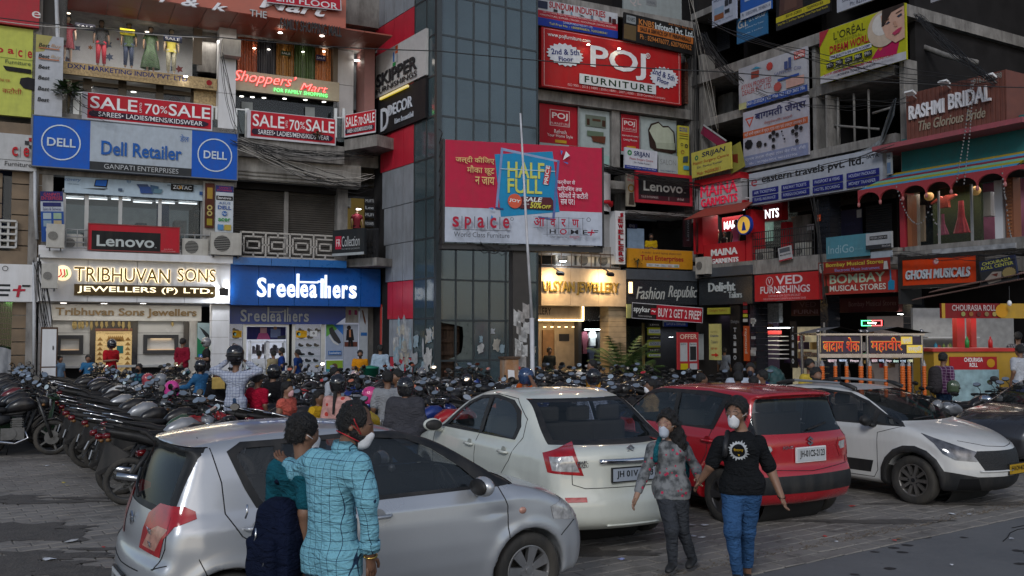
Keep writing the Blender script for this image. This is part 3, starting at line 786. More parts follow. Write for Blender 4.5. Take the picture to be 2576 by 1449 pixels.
 sign(WB,'yellow mask notice on the glass right of the shoe shop door',(745,832,772,849),n1+.06,'c89a18',yel,cat='notice',name='notice',th=.01)
 sign(WB,'small white square notice beside the yellow mask notice',(780,832,798,846),n1+.06,'c8ccd0',[('o',.5,.45,.2,.08,'222222')],cat='notice',name='notice',th=.01)
 sign(WB,'tall poster of a grey sneaker over a green panel',(821,816,863,905),n1+.1,'8a98b0',[('p',[(0,0),(1,0),(.0,.35)],'5a9a4a'),('p',[(1,0),(1,.3),(.4,0)],'2a6ab8'),('p',[(.15,.12),(.35,.07),(.5,.2),(.8,.42),(.88,.52),(.75,.55),(.45,.45),(.2,.25)],'303238'),('p',[(.17,.28),(.45,.47),(.75,.57),(.7,.6),(.4,.52),(.15,.33)],'b8bcc0'),('r',.12,.75,.9,.86,'1e5ca0'),('t','Sreeleathers',.16,.77,.86,.84,'d0d8e0'),('r',.12,.88,.9,.89,'1e2c40')],cat='poster',name='poster')
 sign(WB,'green and blue strip poster under the sneaker poster',(821,907,863,950),n1+.1,'3a8a9a',[('r',0,0,1,.5,'7a9a30'),('o',.5,.35,.18,0,'5a4030')],cat='poster',name='poster')
 sign(WB,'tall poster of a bare-chested model in an open black shirt',(865,816,901,950),n1+.12,'98a0b0',[('r',.05,.33,.95,.42,'5a3028'),('o',.35,.06,.04,0,'241a18'),('p',[(.2,.1),(.6,.09),(.72,.3),(.15,.3)],'15151a'),('p',[(.36,.1),(.48,.1),(.5,.24),(.36,.24)],'9a6a50'),('p',[(.32,.24),(.58,.24),(.66,.42),(.5,.42),(.44,.3),(.42,.42),(.3,.42)],'101014')],cat='poster',name='poster')
 S.pbox('side_panel',M_CONCL,870,768,902,812,-.6,-.55);
 for u in(877,892):S.pbox('hanging_strip',H('8a3060'),u,780,u+6,792,-.5,-.49)
 sign(WB,'narrow white poster with a brown shoe beside the passage',(906,768,925,905),n1+.4,'9aa2ac',[('p',[(.2,.08),(.4,.1),(.75,.3),(.7,.36),(.5,.3)],'5a3a28'),('r',.1,.5,.9,.56,'205a98')],cat='poster',name='poster')
 S.pbox('passage_wall',M_CONC,925,765,957,1000,-.9,-.6)
 sign(WB,'narrow red and white numbered strip on the tower corner',(958,766,968,890),.25,'b03028',[('r',.3,.05,.9,.97,'c0c0c4'),('t','6',.4,.1,.75,.16,'222222'),('r',.35,.3,.8,.42,'20242a'),('r',.35,.48,.8,.58,'20242a'),('t','5',.35,.8,.85,.9,'b03028')])
 S.pbox('floor_panel',M_WHITEP,97,616,583,629,-.3,.3)
 q=S.px(157,486,507,640,-.2)
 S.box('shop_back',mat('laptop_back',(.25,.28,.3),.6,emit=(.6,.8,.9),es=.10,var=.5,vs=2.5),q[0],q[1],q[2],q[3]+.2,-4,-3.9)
 S.box('shop_ceiling',M_WHITE,q[0],q[3]+.12,q[2],q[3]+.17,-3.9,-.25)
 S.pbox('window_glass',M_GLASSD,157,484,507,640,-.2,-.18)
 for u in(157,215,300,400,507):S.pbox('mullion',M_STEEL,u-1.2,484,u+1.2,640,-.18,-.12)
 for k in range(6):a=q[0]+(q[2]-q[0])*(k+.5)/6;o=S.box('tube_light',glow('tube2',(.85,.95,1),3),a-.3,q[3]+.05,a+.3,q[3]+.08,-1.8+.2*(k%3),-1.72+.2*(k%3))
 area(WB,330,492,-1.2,5,1,26,(.8,.92,1.))
 for k in range(14):
  x=q[0]+.2+rng.random()*(q[2]-q[0]-.8);z=q[1]+rng.choice((.1,.6,1.1));S.box('stock_box',rng.choice([H('20406a'),H('8a8e92'),H('3a3e44'),H('b0b4b8'),H('6a5a48')]),x,z,x+ru(.2,.5),z+ru(.2,.5),-3.2-rng.random()*.5,-2.8)
 S.pbox('blue_door',H('14386a'),395,515,420,610,-2.2,-2.1)
 sign(WB,'pale blue laptop advert strip over the laptop shop window',(163,437,507,484),.1,'a9bccb',[('t','covery',.0,.24,.11,.42,'2a5a9a',{'shear':.3}),('t','ONE SERIES',.02,.5,.1,.55,'445566'),('p',[(.21,.2),(.3,.15),(.29,.6),(.2,.58)],'12161c'),('p',[(.215,.24),(.292,.2),(.284,.53),(.208,.52)],'1a60b8'),('p',[(.12,.72),(.3,.64),(.27,.74)],'30343a'),('o',.445,.18,.1,.085,'3a6a9a'),('t','DELL',.43,.14,.46,.22,'3a6a9a'),('p',[(.5,.3),(.58,.28),(.6,.5),(.52,.52)],'384868'),('p',[(.52,.45),(.6,.4),(.62,.78),(.53,.8)],'2a4a88'),('p',[(.6,.3),(.66,.36),(.66,.7),(.61,.7)],'3a5a78'),('p',[(.63,.5),(.69,.5),(.68,.75),(.62,.75)],'587888'),('r',.37,.6,.4,.75,'4a5a70'),('r',.75,.15,.92,.52,'0c0e10'),('t','ZOTAC',.765,.22,.905,.44,'c0c4c8',b3),('o',.822,.33,.09,.04,'c89018'),('t','BE',.725,.2,.745,.3,'506070'),('t','M',.925,.18,.94,.26,'506070'),('r',.965,.5,.99,.7,'2a4a80')],cat='sign board',th=.12)
 sign(WB,'slanting blue and white computer service banner left of the laptop window',(108,480,157,607),.45,'b0b8c4',[('r',0,0,1,.2,'1c2560'),('t','GANPATI',.15,.03,.85,.09,'c04050'),('t','ENTERPRISES',.05,.1,.95,.17,'c04050'),('r',.1,.22,.9,.3,'1c2560'),('t','Sales & Services',.1,.32,.9,.38,'1c2560'),('r',0,.4,1,1,'1f4a90'),('r',.1,.43,.45,.55,'a0b0b8'),('r',.55,.43,.9,.55,'90a890'),('r',.1,.58,.45,.7,'7a90a0'),('r',.55,.58,.9,.7,'a89878'),('t','DELL',.2,.74,.7,.8,'d0d8e0')],cat='banner',name='banner',th=.02,rot=.05)
 sign(WB,'narrow brown strip sign with yellow pictures beside the brand list',(517,460,534,572),.35,'4a2010',[('r',.2,.1,.8,.35,'a08030'),('o',.5,.55,.06,.03,'b0a060'),('o',.5,.68,.06,.03,'b0a060'),('r',.2,.8,.8,.95,'908020')])
 sign(WB,'tall white brand list sign over the right air conditioner',(543,466,582,583),.35,'bcc4cc',[('r',0,0,1,.14,'24286a'),('t','GANPATI',.18,.02,.82,.065,'b04050'),('t','ENTERPRISE',.08,.08,.92,.12,'b04050'),('r',.03,.22,.97,.31,'18181c'),('t','lenovo',.12,.235,.88,.29,'d0d0d4',b2),('t','ASUS',.15,.35,.85,.4,'205090',{'shear':.2}),('t','DELL',.12,.43,.88,.51,'1a4a98',b3),('o',.5,.6,.055,.0,'1a5aa0'),('t','hp',.38,.57,.62,.635,'d8e0e8',{'shear':.2}),('t','acer',.15,.7,.85,.77,'2a8a3a',b2),('r',.12,.84,.45,.96,'4a80b0'),('r',.5,.84,.88,.96,'b09a40')])
 S.pbox('pillar',M_CONCL,97,430,125,640,-.3,.1);S.pbox('pillar',M_CONCL,512,455,583,640,-.3,.25)
 S.pbox('beam',M_CONC,97,418,590,437,-.3,.15)
 sign(WB,'red and black laptop brand sign hung on the balcony rail',(224,563,446,627),.5,'b01c2c',[('r',.03,.25,.79,1,'15171a'),('t','Lenovo',.085,.42,.72,.86,'b8c0c0',{'bold':.025}),('t','TM',.725,.82,.745,.86,'b8c0c0'),('t','GANPATI',.83,.87,.93,.9,'d0b0b0'),('t','GANPATI ENTERPRISES',.8,.95,.96,.98,'d0b0b0')],frame='8a4040')
 railing(WB,S.root,A(160),A(583),Z(160,622,.3),Z(160,576,.3),.3,M_STEEL,16,(0,.3,.6,1))
 ac_unit(WB,117,562,157,1.1,'air conditioner unit high at the left end of the laptop balcony',h=.72);ac_unit(WB,158,588,203,.3,'air conditioner unit left of the red and black balcony sign')
 ac_unit(WB,458,599,522,.4,'air conditioner unit right of the red and black balcony sign');ac_unit(WB,531,583,605,.8,'large air conditioner unit under the tall brand list',h=.74)
 ac_unit(WB,105,662,143,1.0,'air conditioner unit on the left end of the white jewellers fascia',h=.75)
 shutter(S,588,470,716,665,-.8);shutter(S,722,470,850,665,-.8);S.pbox('post',M_CONC,716,455,722,665,-.8,-.7);S.pbox('pillar',M_CONC,850,440,872,665,-.9,-.4)
 S.pbox('beam',M_DARK,588,450,940,472,-1.2,-.6)
 S.pbox('parapet',M_CONCL,588,392,905,450,-.4,0);S.pbox('slab_edge',M_CONC,586,343,862,390,-.4,.25)
 for k in range(3):S.pbox('moulding',M_CONC,588,444-k*9,905,447-k*9,0,.06)
 a0,z0,a1,z1=S.px(606,583,845,645,.3);mb=MB();r=.028
 def bar(x0,z0_,x1,z1_):mb.box(min(x0,x1)-r,-.3-r,min(z0_,z1_)-r,max(x0,x1)+r,-.3+r,max(z0_,z1_)+r)
 bar(a0,z1,a1,z1);bar(a0,z0,a1,z0);k=4;w=(a1-a0)/k;hh=z1-z0
 for i in range(k):
  x=a0+i*w;bar(x,z0,x,z1)
  for e in(.12,.26):bar(x+w*e,z0+hh*e*1.4,x+w*(1-e),z0+hh*e*1.4);bar(x+w*e,z1-hh*e*1.4,x+w*(1-e),z1-hh*e*1.4);bar(x+w*e,z0+hh*e*1.4,x+w*e,z1-hh*e*1.4);bar(x+w*(1-e),z0+hh*e*1.4,x+w*(1-e),z1-hh*e*1.4)
  bar(x+w*.5,z0,x+w*.5,z0+hh*.17);bar(x+w*.5,z1-hh*.17,x+w*.5,z1);bar(x,z0+hh*.5,x+w*.12,z0+hh*.5);bar(x+w*.88,z0+hh*.5,x+w,z0+hh*.5)
 mb.ob('railing',mat('cream_rail',(.38,.36,.33),.6),S.root)
 S.pbox('shop_recess',mat('yellow_wall',(.3,.22,.08),.7,emit=(1,.7,.2),es=.06),872,470,915,640,-2.5,-2.4);S.pbox('beige_wall',M_CONCL,838,455,880,520,-1.4,-1.2)
 fixture(WB,902,526,-1.0,col=(.9,.95,1),s=14,label='bright downlight in the first floor clothes shop beside the tower',group=None)
 m=mannequin(WB,898,520,1.5,-1.2,'red blazer on a dummy in the first floor shop beside the tower',mat('red_blazer',(.3,.02,.04),.7),M_BLACK,hair=False)
 sign(WB,'long blue and white computer retailer sign with two ring logos',(84,290,590,416),.55,'a9b4c0',[('r',0,0,.262,1,'1557b8'),('r',.762,0,1,1,'1557b8'),('r',.262,.83,.762,1,'2e3236'),('r',.262,.83,.762,1,'2e3236'),('o',.128,.5,.36,.335,'c8d4e0'),('o',.882,.5,.36,.335,'c8d4e0'),('t','DELL',.064,.415,.195,.585,'c8d4e0',b3),('t','DELL',.823,.415,.945,.585,'c8d4e0',b3),('t','Dell Retailer',.315,.39,.71,.68,'1a5aa8',b2),('t','डेल',.70,.12,.745,.27,'1a5aa8'),('t','GANPATI ENTERPRISES',.33,.865,.695,.965,'b0b4b8')],th=.3,frame='6a7078')
 sale_banner(WB,'wide red sale banner on the balcony above the long blue sign',(207,230,526,300),.35)
 sale_banner(WB,'red sale banner on the balcony under the red neon name',(622,276,840,346),.35)
 S.pbox('slab_edge',M_CONC,150,283,590,300,-.3,.3)
 for u in(186,205,527,543,588,618,842,862):S.pbox('rail_post',MAL,u-1,272 if u>560 else 228+(u-186)*.12,u+1,345 if u>560 else 300,.1,.15)
 for(ua,ub,va)in((168,208,228),(526,545,266),(588,622,272),(840,862,293)):S.pbox('rail',MAL,ua,va,ub,va+3,.08,.16);S.pbox('glass_panel',mat('balcony_glass',(.12,.15,.16),.1,alpha=.45,var=0),ua,va+4,ub,va+62,.11,.13)
 def column(ua,ub,vT,vB,n):
  q=S.px(ua,vT,ub,vB,n);k=max(1,round((q[3]-q[1])/1.25));h=(q[3]-q[1])/k
  for i in range(k):S.box('panel',M_WHITEP,q[0],q[1]+i*h+.015,q[2],q[1]+(i+1)*h,n-.5,n)
 column(553,584,30,336,.3);column(849,884,125,300,-.4)
 sign(WB,'grey concrete junction box on the white column beside the neon name',(562,95,596,137),.75,M_CONCL,th=.4,name='junction_box',cat='box')
 S.pbox('window_glass',M_GLASSD,150,196,487,300,-.6,-.58);S.pbox('shop_back',mat('mall_back',(.35,.33,.3),.6,emit=(1,.9,.75),es=.05,var=.3),150,190,487,310,-3.2,-3.1)
 for u in(213,302,397,485):S.pbox('window_frame',mat('brown_frame',(.12,.09,.06),.5),u-4,196,u+4,310,-.58,-.5)
 S.pbox('window_frame',mat('brown_frame',(.12,.09,.06),.5),150,196,487,206,-.58,-.5)
 S.pbox('notice',M_WHITEP,222,215,296,255,-1.2,-1.15);S.pbox('notice',M_WHITEP,400,222,455,262,-1.2,-1.15)
 cx,cz=WB.az(440,255,-1.0);mb=ring_mesh(0,0,.2,.001,20);o=mb.ob('red_disc',H('901828'),S.root);o.location=(cx,1.1,cz)
 GF=mat('gold_pattern',(.36,.26,.13),.4,.4,var=.55,vs=14,bump=.6,bs=25)
 S.pbox('ornate_panel',GF,488,222,534,300,-.3,-.2)
 sign(WB,'ornate gold strip sign with blue letters under the mannequins',(147,152,537,183),.1,GF,[('t','DXN MARKETING INDIA PVT. LTD',.055,.13,.8,.52,'28306a',b2),('t','Herbal House Main Road Ranchi',.2,.62,.72,.78,'8a7a60'),('o',.945,.4,.24,0,'901820'),('t','DXN',.92,.7,.97,.85,'30201a')],th=.12)
 t=fixture(WB,467,192,.35,col=(1,1,1),s=30,r=.06,label='tiny bright spot lamp on the ornate gold strip sign',group=None);area(WB,466,188,.6,.1,.1,8,(1,1,1),rx=R(-60))
 fixture(WB,224,219,-1,s=5,label='ceiling lamp behind the second floor glass, left one',group=None);fixture(WB,336,231,-1,s=5,label='ceiling lamp behind the second floor glass, right one',group=None)
 area(WB,330,205,-1.5,5,.8,14,(1,.93,.85))
 z_top=Z(600,83,0)
 q=S.px(157,52,487,158,-.1)
 S.box('window_back',mat('window_white',(.62,.63,.66),.6,var=.1),q[0],q[1],q[2],q[3]+1.2,-1.6,-1.5)
 S.box('window_floor',M_WHITEP,q[0],q[1]-.1,q[2],q[1],-1.6,0)
 S.box('window_glass',mat('clear_glass',(.05,.06,.06),.05,alpha=.12,var=0),q[0],q[1],q[2],q[3]+1.2,-.06,-.05)
 for i in range(26):
  x=q[0]+rng.random()*(q[2]-q[0]);z=q[1]+.2+rng.random()*2.2;c=rng.choice(['8a3a3a','2a7a5a','5a6a8a','b06a30']);mb=MB();r=ru(.06,.16);k=rng.choice((4,5,6))
  mb.add([(x+r*cos(2*pi*j/(2*k))*(1 if j%2 else.5),1.49,z+r*sin(2*pi*j/(2*k))*(1 if j%2 else.5))for j in range(2*k)],[tuple(range(2*k))]);mb.ob('sticker',H(c),S.root)
 mm=[(172,38,'mannequin in a strapless dark red dress at the window end',mat('m_red',(.2,.01,.025),.6),None,True,(.7,.5,.38)),(256,50,'mannequin in a black tunic and red trousers',mat('m_black',(.012,.012,.015),.7),mat('m_redt',(.4,.01,.03),.6),False,(.2,.12,.08)),(325,56,'mannequin in a dark green shirt and blue jeans',mat('m_green',(.03,.06,.02),.7),mat('m_jean',(.03,.045,.1),.7),False,(.25,.16,.1)),(380,66,'mannequin in a green and gold saree',mat('m_saree',(.05,.10,.04),.5,var=.6,vs=14),None,'long',(.35,.22,.14)),(432,72,'mannequin in a yellow tunic near the window corner',mat('m_yel',(.5,.42,.05),.6),mat('m_pat',(.45,.42,.3),.6,var=.5,vs=20),False,(.5,.38,.25))]
 for u,v,lab,t_,b_,dr,sk in mm:mannequin(WB,u,v,1.55,-.8,lab,t_,b_ or t_,sk,dress=dr)
 sp=MB()
 a,z=WB.az(383,78,-.4);sp.add([(a-.2,.5,z-.1),(a+.02,.42,z-.15),(a+.25,.42,z-.9),(a+.05,.42,z-.95)],[(0,1,2,3)]);
 for u,v,c,lab in((206,56,'1a1c2c','small dark sale placard beside the red dress mannequin'),(312,70,'a89a18','small yellow sale placard before the green shirt mannequin'),(428,87,'1a2440','small navy sale placard before the yellow tunic mannequin')):
  sign(WB,lab,(u-17 if c!='a89a18' else u-10,v,u+17 if c!='a89a18' else u+12,v+16),-.25,c,[('t','SALE',.1,.3,.9,.7,'d8d8dc' if c!='a89a18' else '141408')],cat='placard',name='sale_placard',th=.01)
 area(WB,330,75,-.3,5.5,.3,60,(1,.94,.85))
 for(u,v,s_)in((172,33,5),(370,80,8),(452,70,14)):fixture(WB,u,v,-.5,col=(1,.85,.6),s=s_,r=.06,label='display spot lamp over the mannequins at %s'%('the left end' if u<200 else 'the middle' if u<400 else 'the right end'),group=None)
 for u in(175,385):
  l=bpy.data.lights.new('lamp_light','SPOT');l.energy=160;l.spot_size=R(80);l.color=(1,.78,.5);o=bpy.data.objects.new('lamp_light',l);a,z=WB.az(u,40 if u<200 else 62,-.3);o.location=WB.pt(a,z+.35,-.35);o.rotation_euler=(R(22),0,WB.ang);COL.objects.link(o)
 S.pbox('window_side',mat('brown_frame',(.12,.09,.06),.5),487,70,497,160,-.1,.0);S.pbox('shutter_panel',M_CONC,497,72,533,178,-.6,-.5);S.pbox('dark_bay',M_BLACK,533,80,553,190,-.9,-.8)
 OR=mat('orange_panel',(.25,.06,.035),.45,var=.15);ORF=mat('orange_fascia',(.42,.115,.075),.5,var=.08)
 zs=z_top+.02;nF=2.0
 aE=A(862,nF)
 xs=[A(150)]+[A(u)for u in(250,330,410,485,560,640,720,800,870)]+[A(938)]
 for i in range(len(xs)-1):
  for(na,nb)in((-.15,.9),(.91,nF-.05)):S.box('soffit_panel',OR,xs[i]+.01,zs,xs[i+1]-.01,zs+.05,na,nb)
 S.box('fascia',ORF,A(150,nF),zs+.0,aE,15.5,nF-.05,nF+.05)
 S.box('canopy_top',M_CONC,A(150),zs+.06,aE,zs+.2,-.15,nF-.06)
 n=nF+.05
 free_write('FAMILY SHOPPING MALL',M_BLKST,(705,45,852,72),n,.05,bold=.012);free_write('THE',M_STEEL,(628,24,660,41),n,.05,bold=.012)
 free_write('Mart',mat('white_letter',(.75,.75,.8),.4),(652,-14,814,20),n+.02,.08,bold=.03,shear=.3)
 free_write('I  &  k',mat('white_letter',(.75,.75,.8),.4),(400,-14,560,6),n+.02,.08,bold=.02,shear=.3)
 sign(WB,'torn red banner with white letters at the top of the orange fascia',(672,-30,852,2),n+.2,'b01830',[('t','2nd FLOOR',.12,.35,.95,.85,'d8d8dc',{'bold':.01,'rot':-.03}),('r',0,.93,1,1,'b8b8bc'),('r',.985,0,1,1,'b8b8bc')],cat='banner',name='banner',th=.02,rot=.05)
 for u,v in((420,25),(765,78),(810,90),(705,82)):fixture(WB,u,v,1.0,s=9,r=.07,label='downlight in the orange soffit %s'%{420:'near the left end',765:'right of the middle',810:'near the fascia corner',705:'over the black curtain'}[u],group=None)
 area(WB,700,90,.9,5,.5,20,(1,.9,.8))
 q=S.px(587,90,848,182,-.3)
 cols=[(587,637,(.42,.085,.02)),(638,684,(.02,.02,.035)),(686,731,(.38,.17,.02)),(733,784,(.06,.12,.02)),(786,836,(.5,.16,.03))]
 for i,(ua,ub,c)in enumerate(cols):
  a0,a1=A(ua,-.5),A(ub,-.5);mb=MB();N=34;zt,zb=q[3]+.5,q[1]
  vs=[]
  for k in range(N+1):x=a0+(a1-a0)*k/N;y=.5+.05*sin(k*1.4)+.02*sin(k*3.1);vs+=[(x,y,zt),(x,y,zb)]
  mb.add(vs,[(2*k,2*k+1,2*k+3,2*k+2)for k in range(N)],smooth=True)
  mb.ob('curtain',mat('curtain%d'%i,c,.35,var=.5,vs=16,sheen=.4),S.root)
 S.box('window_back',M_DARK,q[0],q[1],q[2],q[3]+.5,-1,-.95);S.box('window_frame',mat('brown_frame',(.12,.09,.06),.5),A(836),q[1],A(848),q[3]+.5,-.6,-.2)
 for u,v in((600,116),(640,121),(676,124),(715,131),(762,130),(815,129)):fixture(WB,u,v,-.42,s=12 if u in(640,815)else 5,r=.05,label='small window lamp before the curtains, %s'%{600:'leftmost',640:'over the left seam',676:'over the dark curtain',715:'before the gold curtain',762:'before the green curtain',815:'rightmost and brightest'}[u],group=None)
 area(WB,720,96,-.1,4.5,.2,30,(1,.8,.5))
 for u,c in((706,'2a3a18'),(795,'28204a')):sign(WB,'small %s sale placard before the %s curtain'%(('green','gold')if u<750 else('purple','orange')),(u,126 if u<750 else 137,u+18,139 if u<750 else 151),-.25,c,[('t','SALE',.1,.3,.9,.7,'c8c8d0')],cat='placard',name='sale_placard',th=.01)
 sg=sign(WB,'beige fascia with red neon script and green neon capitals',(587,175,848,225),.15,mat('beige_fascia',(.4,.34,.24),.45),[],th=.15)
 w,h=sg['_w'],sg['_h'];red=glow('neonred',(1.,.05,.04),3.2);grn=glow('neongreen',(.02,1.,.12),1.6)
 X=lambda f:-w/2+w*f
 halo2=mat('neon_halo',(.6,.1,.08),.5,emit=(1,.1,.08),es=.35,var=0)
 for s,x0,x1,z0_,z1_ in(('Shoppers’',.0,.58,.3,.99),('Mart',.62,.88,.36,.72)):
  text(s,X(x0),h*z0_,X(x1),h*z1_,-.03,halo2,sg,ext=.0,bold=.035,shear=.35);text(s,X(x0),h*z0_,X(x1),h*z1_,-.06,red,sg,ext=.0,bold=-.012,shear=.35)
 text('FOR FAMILY SHOPPING',X(.37),h*.12,X(.88),h*.3,-.05,grn,sg,ext=.02,bold=.0,sp=1.1)
 area(WB,715,205,.6,2.6,.2,4,(1,.15,.1),rx=R(-90))
 S.pbox('shop_dark',M_DARK,588,226,848,345,-1.6,-1.5);S.pbox('window_glass',M_GLASSD,588,228,848,345,-.3,-.28)
 for u,v in((608,244),(635,246),(664,248),(716,250),(768,253),(815,258)):fixture(WB,u,v-2,-.8,s=10,r=.07,label='downlight under the beige neon fascia, %s from the left'%ORD[(608,635,664,716,768,815).index(u)],group='downlights under the neon fascia')
 for(ua,ub,va)in((608,628,255),(768,786,268)):S.pbox('notice',H('8a9090'),ua,va,ub,va+26,-.2,-.19)
 S.pbox('mural_wall',mat('mural',(.2,.22,.25),.6,var=.6,vs=2),884,125,930,275,-.8,-.7);fixture(WB,898,152,-.3,s=16,label='bright downlight in the recess right of the white column',group=None)
 S.pbox('recess_wall',mat('dusty_pink',(.26,.12,.11),.6),918,95,938,320,-.6,.4)
 q=S.px(103,823,146,968,.9);t=thing('electric_cabinet','tall white metal cabinet with rusty edges at the jewellers left pillar','cabinet',tuple(WB.pt(q[0],0,.9)),WB.ang);w=q[2]-q[0]
 mb=MB().box(0,0,.0,w,.45,q[3]);mb.ob('body',M_RUST,t,.01)
 hh=q[3]
 for z0_,z1_ in((.1,hh*.5-.02),(hh*.5+.02,hh-.06)):
  mb=MB().box(.04,-.02,z0_,w-.04,0,z1_);dd=mb.ob('door',M_WHITEP,t,.005);mb=MB().box(w-.14,-.04,(z0_+z1_)/2-.06,w-.11,-.02,(z0_+z1_)/2+.06);mb.ob('handle',M_BLKST,dd)
main_left()
def side_bits():
 WS=Wall(tuple(WB.pt(WB.a(862,.25),0,.25))[:2],R(-35))
 q0=WS.az(862,345,0)
 sale_banner(Wall(tuple(WB.pt(WB.a(866,.3),0,.3))[:2],R(-35)),'narrow red sale banner on the angled balcony beside the tower',(866,290,941,346),.1)
 t=thing('angled_balcony','dark concrete balcony slab joining the mall to the tower','balcony',tuple(WS.O),WS.ang)
 a1=WS.a(945);mb=MB().box(0,0,q0[1]-.5,a1,1.5,q0[1]-.1);mb.ob('slab',M_CONC,t)
 W3=Wall(tuple(WB.pt(WB.a(872,.3),0,.3))[:2],R(-35));z=W3.az(872,672,0)[1];a1=W3.a(947)
 t=thing('small_balcony','small balcony with dark grille above the blue fascia end','balcony',tuple(W3.O),W3.ang)
 mb=MB().box(-.1,0,z,a1,1.6,z+.28);mb.ob('slab',M_CONC,t)
 mb=MB().box(0,.02,z+1.25,a1,.06,z+1.3)
 for k in range(22):x=a1*k/21;mb.box(x-.01,.02,z+.28,x+.01,.05,z+1.25)
 for k in range(20):x=a1*k/21;mb.tube([(x,.03,z+.4),(x+a1/21,.03,z+.55),(x,.03,z+.75),(x+a1/21,.03,z+.95)],.008,4)
 mb.ob('grille',M_BLKST,t)
 sign(Wall(tuple(WB.pt(WB.a(837,.5),0,.5))[:2],R(-35)),'black sign with a red square on the small balcony corner',(837,580,915,645),0,'22262a',[('r',.09,.24,.28,.74,'b01c3c'),('t','FR',.12,.36,.26,.64,'d8d8d8'),('t','Collection',.3,.26,.86,.66,'b0b4b8'),('t','MULTI BRAND SHOWROOM',.3,.72,.86,.78,'909498'),('r',0,.9,1,1,'9aa0a4')],th=.1)
 for k,(v,s)in enumerate(((503,'MUFTI'),(520,'Lee'),(538,'MUFI'),(560,'ROOKIES'))):
  sign(WB,'small dark brand plate stacked on the shop edge, number %s from the top'%('one','two','three','four')[k],(917,v-6,940,v+9),.3,'16181c',[('t',s,.1,.25,.9,.75,'b0b4b8')],name='brand_plate',th=.03)
side_bits()
def tower():
 t=thing('corner_tower','tall glass tower clad in grey and red metal panels','tower',tuple(W2.O));
 S1=Site(W1,t);P=lambda u,n=0.:W1.a(u,n)
 def part(name,mb,m,W):
  o=mb.ob(name,m,t);Mx=MT(W.O-W2.O)@MR(W.ang,4,'Z');o.matrix_basis=Mx;return o
 GM=mat('grey_metal_panel',(.36,.39,.44),.38,.35,var=.1,vs=2,dirt=.45,dcol=(.10,.09,.08));RM=mat('red_metal_panel',(.55,.02,.045),.38,.15,var=.12,vs=2,dirt=.2,dcol=(.2,.02,.02))
 aE=P(1040);cw=P(1040)-P(1013.5)
 zr=[W1.az(1040,18+98*k,0)[1]for k in range(-3,11)]
 for k in range(13):
  zt,zb=zr[k],zr[k+1];row=k-3
  vv=18+98*row
  red=row in(0,1,3,7)or(row==9)
  vm=vv+49;ul=937+(983-937)*min(1,max(0,vm/905));aL=P(ul)
  for c in range(4):
   x1=aE-c*cw;x0=max(x1-cw,aL)
   if x1<=aL+.05:break
   mb=MB().box(x0+.012,-.02-ru(0,.008),zb+.012,x1-.012,.06,zt-.012)
   part('panel',mb,RM if red else GM,W1)
 mb=MB().box(P(937)-.05,.05,0,aE,3.5,18);part('core',mb,M_DARK,W1)
 GL=mat('tower_glass',(.07,.105,.12),.05,var=.3,vs=.5,alpha=.8,spec=1.);MU=mat('mullion',(.055,.065,.07),.45,.5)
 def glass_rows(W,us,v0s,n,uref,skip=()):
  zz=[W.az(uref,v,n)[1]for v in v0s];As=[W.a(u,n)for u in us]
  for i in range(len(As)-1):
   for j in range(len(zz)-1):
    if(i,j)in skip:continue
    mb=MB();tx=ru(-.004,.004);mb.box(As[i]+.03,-n+tx,zz[j+1]+.03,As[i+1]-.03,-n+.02+tx,zz[j]-.03);part('glass_pane',mb,GL,W)
  for a in As:mb=MB().box(a-.03,-n-.02,0,a+.03,-n+.06,18);part('mullion',mb,MU,W)
  for z in zz:mb=MB().box(As[0]+.03,-n-.015,z-.03,As[-1]-.03,-n+.05,z+.03);part('transom',mb,MU,W)
 rows=[-220,-118,-16,85,188,290,392,495,598,703,806,908,985]
 glass_rows(W1,(1041,1071,1098),[18+98*k for k in range(-3,11)],0,1040)
 glass_rows(W2,(1101,1146,1190,1231,1272,1312,1352),rows,0,1100,skip={(0,10),(1,10),(0,11)})
 mb=MB().box(-.09,-.09,0,.09,.09,18);part('corner_post',mb,MU,W2)
 for v in(-16,188,392,598,806):
  z=W2.az(1100,v,0)[1];mb=MB().box(.1,.25,z-.15,W2.a(1352)-.1,3.6,z+.1);part('inner_floor',mb,M_CONC,W2)
 for k,v in enumerate((188,392,598)):
  z0=W2.az(1100,v,0)[1];mb=MB()
  for q in range(9):mb.box(1.2+q*.25,.5,z0+q*.2-.3,1.5+q*.25,1.6,z0+q*.2-.15)
  part('stair',mb,M_CONC,W2)
 for(u0,v0,u1,v1)in((1196,120,1252,198),(1196,212,1252,285),(1196,25,1262,90)):
  a0,zt=W2.az(u0,v0,-.4);_,zb=W2.az(u0,v1,-.4);mb=MB().box(a0,.38,zb,W2.a(u1,-.4),.42,zt);part('window_blind',mb,mat('pale_blind',(.3,.38,.4),.5,emit=(.6,.85,.95),es=.05),W2)
 mb=MB().box(.1,3.4,0,W2.a(1352),3.6,18);part('back_wall',mb,mat('tower_back',(.14,.16,.17),.8,var=.4,vs=1),W2)
 mb=MB().box(W2.a(1352)-.1,.1,0,W2.a(1352),3.6,18);part('side_wall',mb,M_CONC,W2)
 dim=mat('faded_logo',(.22,.15,.12),.6)
 for W,u,v,s in((W1,1052,240,5),(W1,1052,590,7),(W1,1064,655,8),(W2,1150,50,9),(W2,1150,330,8),(W2,1210,320,10)):
  for i in range(2):
   for j in range(3):
    a,z=W.az(u+i*s*2.1,v+j*s*2.2,-.12);mb=ring_mesh(0,0,.1,.001,12);mb.v=[(x+a,.12,zz2+z)for x,_,zz2 in mb.v];part('logo_disc',mb,dim,W)
 a0,zt=W2.az(1103,806,-.2);a1=W2.a(1188,-.2)
 mb=MB()
 for k in range(15):x=a0+(a1-a0)*.6*k/14;mb.box(x-.012,.19,0,x+.012,.22,zt)
